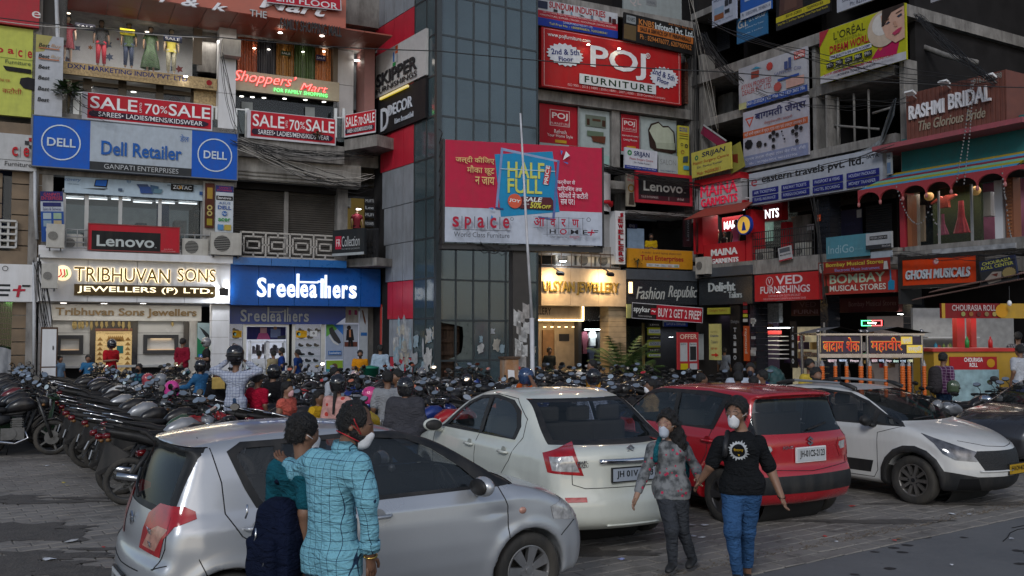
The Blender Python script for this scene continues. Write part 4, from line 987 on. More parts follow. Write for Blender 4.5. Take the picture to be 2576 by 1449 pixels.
 for r_ in range(7):
  z=.2+r_*.42
  for k in range(14):x=a0+(a1-a0)*.6*k/14;d=(a1-a0)*.6/14;mb.tube([(x,.18,z),(x+d,.18,z+.2)],.008,4);mb.tube([(x+d,.18,z),(x,.18,z+.2)],.008,4)
 part('gate',mb,M_RUST,W2)
 za,zb=W2.az(1101,806,0)[1],W2.az(1101,908,0)[1];x0,x1=W2.a(1101),W2.a(1190);w=x1-x0;h=za-zb
 mb=MB();pts=[(1,1),(.0,1),(.03,.97),(.2,.93),(.45,.9),(.7,.84),(.72,.6),(.70,.35),(.66,.2),(.5,.1),(.3,.04),(1,.0)]
 mb.add([(x0+w*a,-.005,zb+h*b)for a,b in pts],[tuple(range(len(pts)))]);part('broken_pane',mb,mat('tower_glass_dirty',(.09,.11,.105),.3,var=.3),W2)
 BILL=[mat('bill_%d'%i,c,.8,var=.35,vs=9,dirt=.6,dcol=(.12,.12,.12))for i,c in enumerate(((.5,.5,.5),(.4,.42,.45),(.3,.42,.5),(.45,.42,.36)))]
 def bill(W,u,v,w,h,m=None):
  a,z=W.az(u,v,.03);mb=MB();k=9;pts=[]
  for i in range(k*2):
   t_=2*pi*i/(k*2);r_=ru(.6,1.1);cx,cz=cos(t_),sin(t_);s_=1/max(abs(cx),abs(cz));pts.append((a+cx*s_*w*r_*.5,-.035-rng.random()*.006,z+cz*s_*h*r_*.5))
  mb.add(pts,[tuple(range(len(pts)))]);part('torn_bill',mb,m or rng.choice(BILL),W)
 for i in range(46):bill(W1,ru(988,1095),ru(812,935),ru(.12,.45),ru(.25,.7))
 for i in range(12):bill(W2,ru(1195,1345),ru(815,900),ru(.12,.35),ru(.15,.45))
 for i in range(6):bill(W1,ru(1000,1036),ru(915,945),.25,.4,BILL[2])
 S2=Site(W2,t)
tower()
def tower_signs():
 sign(W1,'white sign with raised black furnishing shop name on the tower side',(945,142,1068,248),.12,mat('satin_white',(.5,.5,.5),.4),[('r',.37,.14,.4,.36,'2a6ab0'),('r',.42,.02,.47,.12,'c0501a'),('r',.42,.14,.47,.2,'c0501a'),('r',.37,.38,.43,.46,'208a48'),('r',.44,.22,.47,.4,'a0a4a8'),('t','SKIPPER',.04,.48,.85,.78,'2a2a2e',{'bold':.02,'ext':.03}),('t','FURNISHINGS',.04,.82,.85,.94,'2a2a2e',{'bold':.0,'ext':.02})],th=.1)
 t=sign(W1,'black sign with a yellow bar and raised white decor name on the tower',(946,253,1068,345),.12,'1c1d22',[('t','D’',.12,.3,.33,.92,'c8d0dc',{'ext':.03,'bold':.01}),('t','DECOR',.27,.30,.76,.6,'c8d0dc',{'ext':.03,'bold':.015}),('t','Live beautiful',.42,.72,.78,.86,'b8c0cc',{'ext':.03})],th=.1)
 w,h=t['_w'],t['_h'];mb=MB().box(-w/2+w*.13,-.1,h*.93,-w/2+w*.7,-.03,h*.99);mb.ob('yellow_bar',glow('yellow',(1.,.75,.03),.45),t)
tower_signs()
def billboard():
 t=sign(WBB,'big red and white billboard with a blue half price panel on a dark column',(1120,351,1516,608),0,'b4bccb',[('r',0,0,1,.66,'b41c40'),('p',[(.305,.12),(.675,.06),(.72,.67),(.345,.74)],'1684b4'),('p',[(.345,.05),(.72,.15),(.72,.17),(.355,.08)],'8a9cc0'),('p',[(.345,.05),(.36,.06),(.325,.66),(.31,.66)],'7a8cb8'),('p',[(.705,.15),(.72,.15),(.685,.76),(.67,.76)],'5a68a0'),('p',[(.58,.72),(.685,.74),(.685,.76),(.58,.73)],'5a68a0'),('p',[(.31,.645),(.36,.655),(.36,.67),(.31,.665)],'3a3f70'),('t','HALF',.385,.185,.62,.345,'c4c860',{'bold':.05}),('t','FULL',.385,.355,.605,.50,'c4c860',{'bold':.05}),('r',.34,.26,.69,.267,'b8d0d8'),('p',[(.63,.21),(.665,.22),(.645,.405),(.61,.395)],'b83038'),('t','PRICE',.575,.285,.695,.325,'e0e0e0',{'rot':1.45,'bold':.03}),('p',[(.47,.53),(.66,.53),(.675,.56),(.675,.655),(.46,.65)],'54202a'),('o',.43,.58,.072,0,'d05a40'),('t','JOY',.395,.56,.465,.60,'e8e8e8',{'bold':.03,'rot':-.15}),('t','SALE',.485,.535,.605,.58,'e8e8e8',{'bold':.03,'shear':.2}),('t','upto',.485,.6,.52,.62,'e8e8e8'),('t','50%',.525,.585,.6,.645,'d0cc50',{'bold':.02,'shear':.2}),('t','OFF',.6,.61,.66,.645,'d0cc50',{'bold':.03,'shear':.2}),('t','जल्दी कीजिए',.06,.155,.30,.235,'d8b878',{'bold':.012}),('t','मौका छूट',.13,.245,.30,.34,'d8b878',{'bold':.012}),('t','न जाय',.18,.355,.30,.43,'d8b878',{'bold':.012}),('t','फर्नीचर से',.70,.345,.815,.405,'e0d8e0',b1),('t','फर्निशिंग तक',.70,.41,.86,.475,'e0d8e0',b1),('t','कीमतों में कटौती',.71,.47,.90,.535,'e0d8e0',b1),('t','सब पर।',.72,.545,.81,.6,'e0d8e0',b1),('p',[(.72,.05),(.735,.06),(.725,.1)],'2a70c0'),('p',[(.755,.06),(.78,.1),(.735,.15)],'e0e4ea'),('p',[(.735,.165),(.77,.175),(.765,.19)],'2a70c0'),('p',[(.26,.66),(.295,.655),(.29,.68)],'2a80c0'),('p',[(.28,.73),(.295,.76),(.275,.77)],'2a80c0'),('t','s',.04,.755,.08,.86,'a81838',{'bold':.05}),('t','p',.115,.755,.155,.875,'a81838',{'bold':.05}),('t','a',.193,.755,.235,.86,'a81838',{'bold':.05}),('t','c',.27,.755,.31,.86,'a81838',{'bold':.05}),('t','e',.35,.755,.39,.86,'a81838',{'bold':.05}),('r',.095,.75,.099,.87,'3a3a42'),('r',.173,.75,.177,.87,'3a3a42'),('r',.251,.75,.255,.87,'3a3a42'),('r',.328,.75,.332,.87,'3a3a42'),('r',.04,.88,.395,.885,'3a3a42'),('t','World Class Furniture',.048,.905,.39,.955,'3a3a42'),('o',.405,.765,.017,.013,'3a3a42'),('r',.54,.735,.87,.738,'3a3a42'),('r',.54,.842,.88,.845,'3a3a42'),('r',.625,.73,.628,.93,'3a3a42'),('r',.7,.73,.703,.9,'3a3a42'),('r',.765,.73,.768,.9,'3a3a42'),('r',.855,.73,.858,.86,'3a3a42'),('r',.6,.905,.9,.908,'3a3a42'),('t','आ',.54,.745,.61,.83,'a81838',b3),('t','व',.645,.75,.68,.83,'a81838',b3),('t','र',.715,.75,.745,.83,'a81838',b3),('t','ण',.785,.75,.83,.83,'a81838',b3),('t','H',.64,.855,.68,.9,'23242c',{'bold':.05}),('t','O',.705,.85,.75,.905,'a81838',{'bold':.05}),('t','M E',.775,.855,.885,.9,'23242c',{'bold':.05}),('p',[(.885,.87),(.93,.87),(.93,.885),(.885,.885)],'a81838'),('p',[(.91,.85),(.92,.85),(.91,.91),(.9,.91)],'a81838'),('r',.925,.853,.955,.862,'23242c'),('r',.93,.87,.95,.878,'23242c'),('t','Ghar Sajane ka',.64,.92,.75,.945,'4a4a52'),('t','सम्पूर्ण',.765,.92,.83,.95,'a81838'),('o',.89,.75,.022,.017,'3a3a42')],cat='billboard',name='billboard',th=.12)
 w,h=t['_w'],t['_h'];t_z=t.location.z
 f=MB()
 for x in(-w/2-.06,w/2+.02):f.box(x,.02,-.05,x+.05,.5,h+.03)
 f.box(-w/2-.06,.14,-.18,w/2+.07,.6,-.02)
 for k in range(7):x=-w/2+w*k/6;f.tube([(x,.15,0),(x,.6,0),(x,.6,h),(x,.15,h)],.03,5);f.tube([(x,.15,h*.5),(x,.6,0)],.02,4)
 for k in range(8):z=h*k/7;f.tube([(-w/2-.06,.55,z),(-w/2-.06,.08,z+h/14),(-w/2-.06,.55,z+h/7)],.018,4)
 f.ob('steel_frame',M_BLKST,t)
 a,_=WBB.az(1306,HOR,0);c=thing('billboard_column','dark square billboard column covered with torn bills','column',tuple(WBB.pt(WBB.a(1306,-.5),0,-.5)),WBB.ang)
 mb=MB().box(-.24,-.24,0,.24,.24,t_z-.05);mb.ob('shaft',mat('dark_post',(.028,.024,.022),.6,var=.4,vs=4),c,.01)
 for i in range(16):
  x,z=ru(-.2,.2),ru(.6,2.9);ww,hh=ru(.05,.15),ru(.08,.28);m2=MB();m2.add([(max(-.23,x-ww),-.245,z-hh*ru(.6,1)),(min(.23,x+ww),-.245,z-hh),(min(.23,x+ww),-.245,z+hh*ru(.5,1)),(x,-.245,z+hh*.7),(max(-.23,x-ww),-.245,z+hh)],[(0,1,2,3,4)])
  m2.ob('torn_bill',mat('bill_c%d'%(i%3),((.5,.5,.5),(.42,.42,.42),(.35,.33,.32))[i%3],.8,var=.4,vs=9,dirt=.5),c)
 g=on_ground(1340,960);g=at_depth(1341,960,22.5)
 p=thing('white_pole','thin white painted pole rising before the billboard','pole',(g.x,g.y,0))
 top=at_depth(1309,285,22.5);mid=at_depth(1326,600,22.5)
 mb=MB().tube([(0,0,0),(at_depth(1338,800,22.5).x-g.x,0,at_depth(1338,800,22.5).z)],.055,8);mb.tube([(at_depth(1338,800,22.5).x-g.x,0,at_depth(1338,800,22.5).z),(mid.x-g.x,0,mid.z),(top.x-g.x,0,top.z)],[.035,.032,.022],8)
 mb.ob('shaft',mat('chipped_white',(.55,.56,.6),.5,dirt=.5,dcol=(.2,.15,.12)),p)
 b=at_depth(1281,975,24);t=thing('rusty_pillar_box','stubby rusty box with a flat lid and torn bills behind the motorcycles','box',(b.x,b.y,0),R(20));zt=at_depth(1281,897,24).z
 mb=MB().box(-.19,-.19,0,.19,.19,zt-.06);mb.ob('body',mat('rust_cream',(.33,.17,.08),.85,var=.35,vs=5,dirt=.9,dcol=(.4,.38,.34),bump=.3),t,.01);mb=MB().box(-.23,-.23,zt-.06,.23,.23,zt);mb.ob('lid',M_RUST,t,.01)
 for x,z in((-.02,zt-.45),(.05,zt-.8)):mb=MB().add([(x-.08,-.195,z-.1),(x+.1,-.195,z-.12),(x+.09,-.195,z+.1),(x-.09,-.195,z+.12)],[(0,1,2,3)]);mb.ob('torn_bill',M_WHITE,t)
billboard()
BC=building('furniture_building','grey concrete shopping block covered in red furniture signs',WC)
def leafy(name,label,cat,loc,n,rad,L,m,group=None,stems=()):
 t=thing(name,label,cat,loc,0,group);mb=MB()
 for i in range(n):
  a,b=ru(0,6.28),ru(-.3,1.4);r=ru(.2,1);c=Vector((rad[0]*r*cos(a)*cos(b),rad[1]*r*sin(a)*cos(b),rad[2]*(.5+.5*r*sin(b))))
  d=Vector((cos(a),sin(a),ru(-.6,.6))).normalized()*L*ru(.6,1.2);q=d.cross(Vector((0,0,1))).normalized()*L*.25
  mb.add([c,c+d*.5+q,c+d,c+d*.5-q],[(0,1,2,3)])
 mb.ob('leaves',m,t)
 st=MB()
 for i in range(6):st.tube([(0,0,-rad[2]*.4),(ru(-.3,.3)*rad[0],ru(-.3,.3)*rad[1],rad[2]*ru(.6,1))],.012,4)
 st.ob('stem',mat('stem_brown',(.08,.06,.03),.8),t);return t
LEAF=mat('leaf_green',(.035,.075,.025),.45,var=.5,vs=5)
def furniture_block():
 S=BC;A=lambda u,n=0.:WC.a(u,n);Z=lambda u,v,n=0.:WC.az(u,v,n)[1]
 aL,aR=A(1352),A(1757)
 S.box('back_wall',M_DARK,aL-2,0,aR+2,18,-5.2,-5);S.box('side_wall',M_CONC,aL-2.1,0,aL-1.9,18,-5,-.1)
 def slab(v0,v1,n0=-5,n1=.15,m=M_CONC,u=1352,ue=1757):q=S.px(u,v0,ue,v1,n1);return S.box('floor_slab',m,q[0]-(1.5 if u<1360 else 0),q[1],q[2],q[3],n0,n1)
 slab(224,250);slab(437,458,ue=1745);slab(-20,3);slab(612,640,ue=1757)
 for ua,ub,va,vb,n in((1539,1562,250,420,0),(1738,1757,100,560,.1),(1722,1757,60,300,-.2),(1562,1575,440,600,-.6)):S.pbox('column',M_CONC,ua,va,ub,vb,n-.5,n)
 S.box('corner_core',M_DARK,A(1722),0,A(1722)+9,18,-6,-2.1)
 q=S.px(1722,150,1738,260,-.1);mb_m=mat('old_brick',(.16,.06,.04),.9,var=.4,vs=6)
 k=0;z=q[1]
 while z<q[3]-.08:
  for i in range(2):x=q[0]+i*(q[2]-q[0])/2;S.box('brick',mb_m,x+.008,z,x+(q[2]-q[0])/2-.008,z+.085,-.4,-.1+ru(-.008,.008))
  z+=.1
 sign(WC,'white red and blue industries sign at the top beside the glass tower',(1352,-4,1558,62),.35,'b4b8c0',[('r',0,.42,1,.7,'a82838'),('r',0,.7,1,1,'1c3a98'),('t','SUNDUM INDUSTRIES',.14,.02,.84,.27,'a02028',{'bold':.025}),('r',0,.06,.12,.35,'28304a'),('r',.19,.3,.24,.4,'28282c'),('o',.3,.35,.06,0,'3a3a40'),('r',.4,.28,.42,.4,'6a8aa0'),('p',[(.48,.3),(.53,.36),(.5,.4),(.54,.38),(.58,.4),(.55,.35)],'202024'),('r',.65,.28,.68,.42,'5a6a80'),('p',[(.75,.3),(.8,.36),(.78,.42)],'5a80a0'),('r',.88,.2,.91,.44,'40181c'),('r',.92,.26,.97,.44,'40181c'),('t','LED TV | HOME THEATRE | WASHING MACHINE | COOLER | MIXER GRINDER',.06,.45,.92,.53,'c8b8b8'),('t','MANUFACTURE | SUPPLIER | TRADER | WHOLESALER | SERVICE PROVIDER',.02,.57,.97,.66,'c8b8b8'),('t','SUNDUM INDUSTRIES PVT. LTD.',.3,.72,.67,.8,'c0c8d8'),('t','Toll Free No. : 18008906826, 9205280541',.13,.85,.85,.95,'c8c020')])
 sign(WC,'grey faded salon sign behind the black infotech sign',(1568,-40,1722,42),.1,'8a9294',[('t','QL',.1,.2,.3,.62,'a8a0a0'),('r',.38,.3,.56,.5,'787c80'),('t','LOREAL',.4,.36,.54,.44,'50565c')])
 sign(WC,'black and orange infotech sign tilted over the big red sign',(1568,34,1751,104),.75,'131416',[('r',.19,.35,.99,.6,'b0642a'),('r',0,.42,.17,.95,'5a4a30'),('r',.03,.08,.16,.36,'80868a'),('t','KNBS',.045,.14,.145,.28,'202428'),('t','KNBS',.2,.12,.42,.34,'b0703a',b3),('t','Infotech Pvt. Ltd.',.43,.12,.99,.36,'c0c8cc',b2),('t','2nd Floor, Back Side',.62,.01,.98,.1,'a8683a'),('t','SALE & SERVICE OF IT PERIPHERALS',.22,.4,.95,.55,'1a1a1a',b2),('t','Ph : 8294476077, 6207900962',.22,.67,.96,.88,'b0703a',b1)],rot=-.04)
 sign(WC,'big red furniture sign with white letters and two starbursts',(1362,67,1719,216),.6,'a81a1e',[('r',.015,.015,.985,.021,'d0a8a8'),('r',.015,.975,.985,.981,'d0a8a8'),('r',.015,.02,.019,.98,'d0a8a8'),('r',.981,.02,.985,.98,'d0a8a8'),('t','www.pojfurniture.com',.04,.07,.33,.16,'d8d8d8',b1),('t','POJ',.33,.17,.73,.66,'d8d8dc',{'bold':.035}),('o',.745,.2,.05,.04,'d8d8dc'),('t','R',.735,.17,.755,.23,'d8d8dc'),('s',.155,.42,.128,.2,20,'c8ccd4'),('s',.865,.55,.112,.2,20,'c8ccd4'),('t','2nd & 5th',.06,.32,.25,.42,'1c2a6a',{'bold':.02,'rot':.1}),('t','Floor',.11,.45,.21,.53,'1c2a6a',{'bold':.02,'rot':.1}),('t','2nd & 5th',.775,.44,.945,.55,'1c2a6a',{'bold':.02,'rot':-.18}),('t','Floor',.81,.57,.9,.66,'1c2a6a',{'bold':.02,'rot':-.18}),('r',.25,.70,.8,.875,'c4c8cc'),('t','FURNITURE',.285,.73,.77,.845,'16301c',{'bold':.035,'sp':1.25}),('t','ISO 9001 : 2015 | 14001 : 2015 | 18001 : 2007 | 45001 : 2018 Certified Company',.17,.9,.87,.955,'d0b0b0')],th=.2)
 for u,v in((1480,112),(1557,122)):
  fixture(WC,u,v,.85,col=(1,.85,.5),s=40,r=.05,label='small bright spot lamp over the %s letter of the big red sign'%('first' if u<1500 else 'second'),group=None)
  area(WC,u,v-2,.95,.15,.1,14,(1,.8,.5),rx=R(-60))
 poj=lambda x:[('r',x+.03,.1,.45,.12,'c8a8a8'),('t','POJ',.1,.15,.38,.32,'d0c8c8',b2),('r',.05,.36,.42,.37,'c8a8a8'),('t','FURNITURE',.08,.38,.42,.44,'d0b8b8')]
 sign(WC,'wide window poster with a red panel, dining table and desk',(1357,259,1536,406),-.1,'9aa6a8',[('r',0,0,.55,.67,'a01426'),('r',.14,.08,.42,.36,'c8b0b0'),('r',.15,.09,.41,.35,'a01426'),('t','POJ',.17,.13,.39,.26,'d0c8c8',b2),('t','FURNITURE',.15,.3,.41,.34,'d0b8b8'),('t','Refresh',.2,.42,.37,.49,'d8d0d0'),('t','Your Home Style',.1,.5,.46,.57,'d8d0d0'),('r',.21,.6,.37,.65,'b89020'),('r',.64,.1,.94,.3,'606a60'),('r',.66,.17,.7,.28,'3a2418'),('r',.74,.16,.86,.2,'4a3020'),('r',.88,.17,.93,.28,'3a2418'),('r',.66,.38,.9,.47,'5a6a58'),('p',[(.72,.47),(.93,.45),(.92,.58),(.74,.56)],'5a3020'),('r',.4,.68,.68,.76,'a01426'),('t','POJ',.48,.69,.6,.74,'d0c8c8'),('p',[(.86,.78),(.98,.8),(.98,.95),(.86,.93)],'8aa8a4')],cat='poster',name='poster',th=.04)
 sign(WC,'window poster with a red panel and a curved cream sofa',(1562,286,1706,388),-.1,'9aa6a8',[('r',0,0,.33,.92,'a01426'),('r',.02,.1,.27,.42,'c8b0b0'),('r',.03,.11,.26,.41,'a01426'),('t','POJ',.05,.16,.24,.3,'d0c8c8',b2),('t','FURNITURE',.04,.34,.25,.39,'d0b8b8'),('t','that suits in every',.01,.5,.3,.56,'d8d0d0'),('t','Living Room',.04,.6,.27,.67,'d8d0d0'),('r',.09,.78,.25,.85,'b89020'),('p',[(.47,.32),(.52,.16),(.66,.08),(.74,.18),(.84,.16),(.95,.3),(.98,.8),(.9,.86),(.6,.82),(.5,.75)],'2a1c18'),('p',[(.49,.34),(.54,.2),(.66,.12),(.74,.22),(.84,.2),(.93,.32),(.95,.62),(.62,.66),(.55,.5)],'a8b0a0'),('p',[(.6,.62),(.96,.58),(.96,.76),(.62,.76)],'98a090')],cat='poster',name='poster',th=.04)
 S.pbox('window_frame',M_STEEL,1455,268,1459,400,-.05,.02);S.pbox('window_frame',M_STEEL,1610,290,1614,380,-.05,.02)
 sign(WC,'tall yellow mobile shop strip on the pillar by the cream sofa poster',(1706,315,1738,441),.35,'b0a83a',[('t','MOBILE',.12,.03,.85,.07,'2a3a90',b2),('t','MASTER',.12,.08,.85,.12,'2a3a90',b2),('r',.1,.16,.9,.17,'903020'),('r',.1,.2,.85,.21,'303030'),('r',.1,.25,.85,.26,'303030'),('o',.3,.38,.03,.02,'303030'),('o',.7,.4,.04,.02,'303030'),('o',.35,.53,.04,.03,'803030'),('p',[(.4,.62),(.85,.6),(.8,.72),(.35,.74)],'3a4a50'),('r',.4,.8,.9,.88,'4a90b0')])
 sign(WC,'white plastic surgery clinic sign with a blue lower band',(1571,371,1656,424),.45,'b8bcc8',[('r',0,.84,1,1,'1c3080'),('o',.14,.24,.13,.05,'30804a'),('t','SRIJAN',.27,.12,.75,.42,'1a2a5c',b3),('t','Plastic Surgery Centre',.14,.45,.86,.58,'a03030'),('t','Dr. Pankaj Kumar',.28,.62,.76,.73,'282c48'),('t','2nd Floor, Roshpa Tower, Main Road',.05,.88,.95,.96,'c0c8e0')],rot=-.03)
 sign(WC,'faded grey shop sign right of the white clinic sign',(1656,388,1709,433),.3,'98a0a4',[('t','SALON',.1,.25,.9,.55,'787c80'),('t','Mob: 9386918431',.1,.85,.9,.93,'3a4a78')])
 sign(WC,'narrow picture strip beside the black computer sign',(1576,435,1601,518),.4,'8a8478',[('t','Jiya',.1,.03,.7,.12,'902030'),('t','Bangle',.1,.15,.9,.26,'902030'),('o',.5,.45,.12,.08,'806020'),('p',[(.3,.6),(.7,.58),(.8,.95),(.2,.95)],'3a3028')])
 sign(WC,'black computer brand sign in a red frame beside the shop corner',(1605,437,1738,501),.55,'15141a',[('r',0,.8,1,1,'3a1420'),('t','Lenovo',.1,.25,.86,.64,'a8aaa8',b3),('t','TM',.88,.58,.92,.63,'a8aaa8'),('t','TULSI ENTERPRISES',.05,.84,.38,.92,'b0a0a0'),('r',.58,.82,.585,.96,'b0a0a0'),('t','लेनोवो',.74,.82,.88,.94,'b0a0a0')],frame='a82030',fth=.12)
 q=S.px(1500,430,1562,528,.5);mb=MB();N=12;vs=[]
 for k in range(N+1):th=k/N*1.4;x=q[0]+(q[2]-q[0])*sin(th)/sin(1.4);y=-.5+.9*(1-cos(th));vs+=[(x,y,q[1]),(x,y,q[3])]
 mb.add(vs,[(2*k,2*k+2,2*k+3,2*k+1)for k in range(N)],smooth=True);mb.ob('curved_wall',M_WHITEP,S.root)
 mb=MB();p0=S.px(1516,490,1548,510,.6);mb.tube([(p0[0],-.56,p0[3]-.25),(p0[0]+.3,-.56,p0[1]+.05),(p0[2]-.1,-.5,p0[1]-.05),(p0[2],-.45,p0[1]+.1)],[.05,.09,.09,.03],8);mb.ob('red_swoosh',H('a01020'),S.root)
 t=sign(WC,'vertical white sign with stacked red jewellers letters',(1548,530,1574,664),.45,M_WHITEP,[('t',c,.25,.04+i*.104,.75,.12+i*.104,'981024',{'bold':.05,'ext':.04})for i,c in enumerate('JEWELLERS')],th=.4)
 S.pbox('wall',mat('white_wall_c',(.45,.46,.48),.7,dirt=.4),1352,528,1548,625,-1.2,-1.0)
 S.pbox('balcony_slab',M_CONC,1362,664,1562,676,-1,.3)
 for(u0,v0,u1,lab)in((1398,623,1446,'air conditioner unit left of the three above the gold jewellery sign'),(1452,630,1496,'air conditioner unit in the middle of the three above the gold jewellery sign'),(1501,631,1546,'square grilled air conditioner unit right of the three above the gold jewellery sign')):ac_unit(WC,u0,v0,u1,.1,lab,h=.7)
 railing(WC,S.root,A(1362,.3),A(1560,.3),Z(1362,668,.3),Z(1362,668,.3)+.5,.3,M_RUST,8,(0,1))
 fixture(WC,1416,657,.5,col=(.8,.9,1),s=40,r=.12,label='bright white flood lamp under the middle air conditioner',group=None)
 q=S.px(1362,672,1576,768,.5)
 MB2=mat('beige_board',(.42,.32,.22),.5,var=.25,vs=3,dirt=.3,dcol=(.15,.1,.06))
 for k in range(3):x=q[0]+(q[2]-q[0])*k/3;S.box('fascia_panel',MB2,x,q[1],x+(q[2]-q[0])/3-.008,q[3],-.2,.5)
 a0,zT=WC.az(1366,706,.52);_,zB=WC.az(1366,741,.52);text('ULSYAN JEWELLERY',a0,zB,WC.a(1556,.52),zT,-.52,mat('gold_letter',(.5,.34,.08),.25,.8),S.root,ext=.05,bold=.01)
 for u,v,w_ in((1409,688,38),(1535,690,38)):
  a,z=WC.az(u,v,1.1);t=thing('flood_lamp','black flood lamp on an arm over the %s of the gold jewellery sign'%('left end' if u<1450 else 'right end'),'lamp',tuple(WC.pt(a,z,1.1)),WC.ang)
  mb=MB().cbox((0,0,0),(.26,.16,.1),M=MR(.5,4,'X'));mb.tube([(0,0,.05),(.1,.6,.25)],.02,6);mb.ob('housing',M_BLKST,t)
  l=bpy.data.lights.new('lamp_light','AREA');l.energy=w_;l.size=.2;l.color=(1.,.72,.38);o=bpy.data.objects.new('lamp_light',l);o.location=(0,.1,-.06);o.rotation_euler=(R(-30),0,0);o.parent=t;COL.objects.link(o)
  l=bpy.data.lights.new('lamp_light','AREA');l.energy=w_*.7;l.size=.3;l.color=(1.,.72,.38);o=bpy.data.objects.new('lamp_light',l);o.location=(0,.15,-.1);o.rotation_euler=(R(-65),0,0);o.rotation_euler=(R(60),0,0);o.parent=t;COL.objects.link(o)
 t=thing('lantern','small lit glass wall lantern right of the gold jewellery sign','lamp',tuple(WC.pt(*WC.az(1586,723,.5),.5)),WC.ang)
 mb=MB().cyl((0,0,-.22),(0,0,.2),.08,n=8);mb.ob('lamp_glass',glow('lantern',(1,.6,.25),3),t);mb=MB().box(-.1,-.1,.2,.1,.3,.25);mb.box(-.1,-.1,-.27,.1,.1,-.22);mb.ob('cap',M_BLKST,t)
 S.pbox('fascia_lip',mat('slate_panel',(.055,.065,.08),.4,dirt=.3,dcol=(.02,.02,.02)),1577,676,1756,702,-.3,.55)
 sign(WC,'black fascia with silver script beside the gold jewellery sign',(1578,702,1755,764),.5,mat('black_granite',(.02,.024,.03),.25,var=.4,vs=30),[('t','Fashion',.12,.3,.52,.8,'a4a8a8',{'shear':.35,'ext':.03}),('t','Republic',.57,.22,.99,.85,'a4a8a8',{'shear':.35,'ext':.03})],th=.4)
 TV=mat('travertine',(.36,.27,.17),.5,var=.25,vs=4)
 q=S.px(1531,768,1575,985,.3);k=16
 for i in range(k):S.box('tile',TV,q[0],q[1]+(q[3]-q[1])*i/k+.008,q[2],q[1]+(q[3]-q[1])*(i+1)/k,-.3,.3)
 t=sign(WC,'recessed tan fascia with dark letters under the gold jewellery sign',(1345,768,1465,804),-.3,MB2,[('t','ULSYAN JEWELLERY',-.65,.15,.34,.8,'2a2418',b1)],th=.2)
 w,h=t['_w'],t['_h'];mb=MB().box(-w/2,-.05,-.04,w/2+.03,-.01,.0);mb.box(w/2,-.05,0,w/2+.04,-.01,h);mb.ob('light_strip',glow('strip',(1.,.75,.38),9),t)
 area(WC,1410,806,-.1,2.2,.1,18,(1,.7,.4))
 S.pbox('shop_wall',TV,1352,805,1455,985,-1.4,-1.2);S.pbox('door',mat('teak_door',(.25,.13,.05),.4,var=.2),1366,830,1395,985,-1.2,-1.1);S.pbox('door_frame',TV,1395,815,1400,985,-1.2,-1.05);S.pbox('notice',M_BLKST,1407,840,1432,858,-1.19,-1.17)
 for k in range(5):S.pbox('ceiling_strip',glow('strip',(1.,.75,.38),9),1370+k*18,822,1374+k*18,823,-1.1,-1.0)
 S.pbox('column',M_BLKST,1455,805,1463,985,-.6,-.3)
 sign(WC,'recessed black fascia with silver initial behind the travertine pillar',(1465,768,1531,806),-.3,mat('black_granite',(.02,.024,.03),.25),[('t','R',.6,.3,.95,.8,'a4a8a8',{'shear':.35})],th=.2)
 q=S.px(1463,820,1531,985,-1.6)
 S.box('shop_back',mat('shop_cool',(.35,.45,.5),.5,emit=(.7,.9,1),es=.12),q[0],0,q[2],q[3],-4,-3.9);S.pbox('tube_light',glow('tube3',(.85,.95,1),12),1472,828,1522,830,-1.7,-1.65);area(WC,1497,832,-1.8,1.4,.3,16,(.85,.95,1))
 for i,(u0,u1,v0,v1,c)in enumerate(((1462,1478,834,890,(.12,.02,.035)),(1480,1500,832,870,(.5,.52,.52)),(1502,1512,836,880,(.03,.03,.03)),(1512,1531,845,882,(.5,.38,.15)),(1478,1496,872,905,(.04,.05,.09)),(1496,1512,876,910,(.02,.02,.025)))):
  q=S.px(u0,v0,u1,v1,-2.0);w=q[2]-q[0];mb=MB();cx=(q[0]+q[2])/2
  mb.prism([(q[0]+w*.2,q[1]),(q[2]-w*.2,q[1]),(q[2]-w*.15,q[3]-.25),(q[2],q[1]+.3),(q[2],q[3]-.2),(cx+.08,q[3]),(cx-.08,q[3]),(q[0],q[3]-.2),(q[0],q[1]+.3),(q[0]+w*.15,q[3]-.25)],1.95,2.1)
  t=thing('hanging_garment',('maroon jacket','white shirt','black top on a hanger','mustard shirt','blue jeans','black trousers')[i]+' hanging in the lit clothes shop left of the travertine pillar','clothes',tuple(WC.O),WC.ang);mb.ob('garment',mat('garment%d'%i,c,.8,var=.3,vs=9),t)
 q=S.px(1575,766,1757,985,-1.5);S.box('shop_back',M_DARK,q[0],0,q[2],3.4,-4.4,-4.3)
 S.pbox('glass',M_GLASSD,1575,820,1632,985,-1.0,-.98);S.pbox('door_frame',mat('brass_frame',(.3,.22,.08),.4,.6),1618,812,1622,985,-1,-.9)
 for i,(v,c,s)in enumerate(((812,'18181c','LEVIS'),(824,'8a9020','Pepe Jeans'),(844,'18181c','spykar'),(855,'8a9020','ROOKIES'),(876,'18181c','MUFTI'),(889,'7a9020','Lee'))):
  sign(WC,'brand plate %s in the stack by the clothes shop'%('reading LEVIS','with blue script','reading spykar','reading ROOKIES','reading MUFTI','at the bottom')[i],(1632,v,1661,v+10+(i in(1,3))*9),-.5,c,[('r',0,.25,1,.75,'a0a8b0')if c[0]in '78' else('r',0,0,1,.05,'303030'),('t',s,.12,.32,.88,.68,'c0c0c0' if c=='18181c' else '2a3a80')],name='brand_plate',th=.1)
 q=S.px(1668,812,1740,985,-2.2);S.box('shop_back',mat('blueish_shop',(.2,.28,.4),.6,emit=(.5,.7,1),es=.10,var=.5,vs=4),q[0],0,q[2],q[3],-3.3,-3.2)
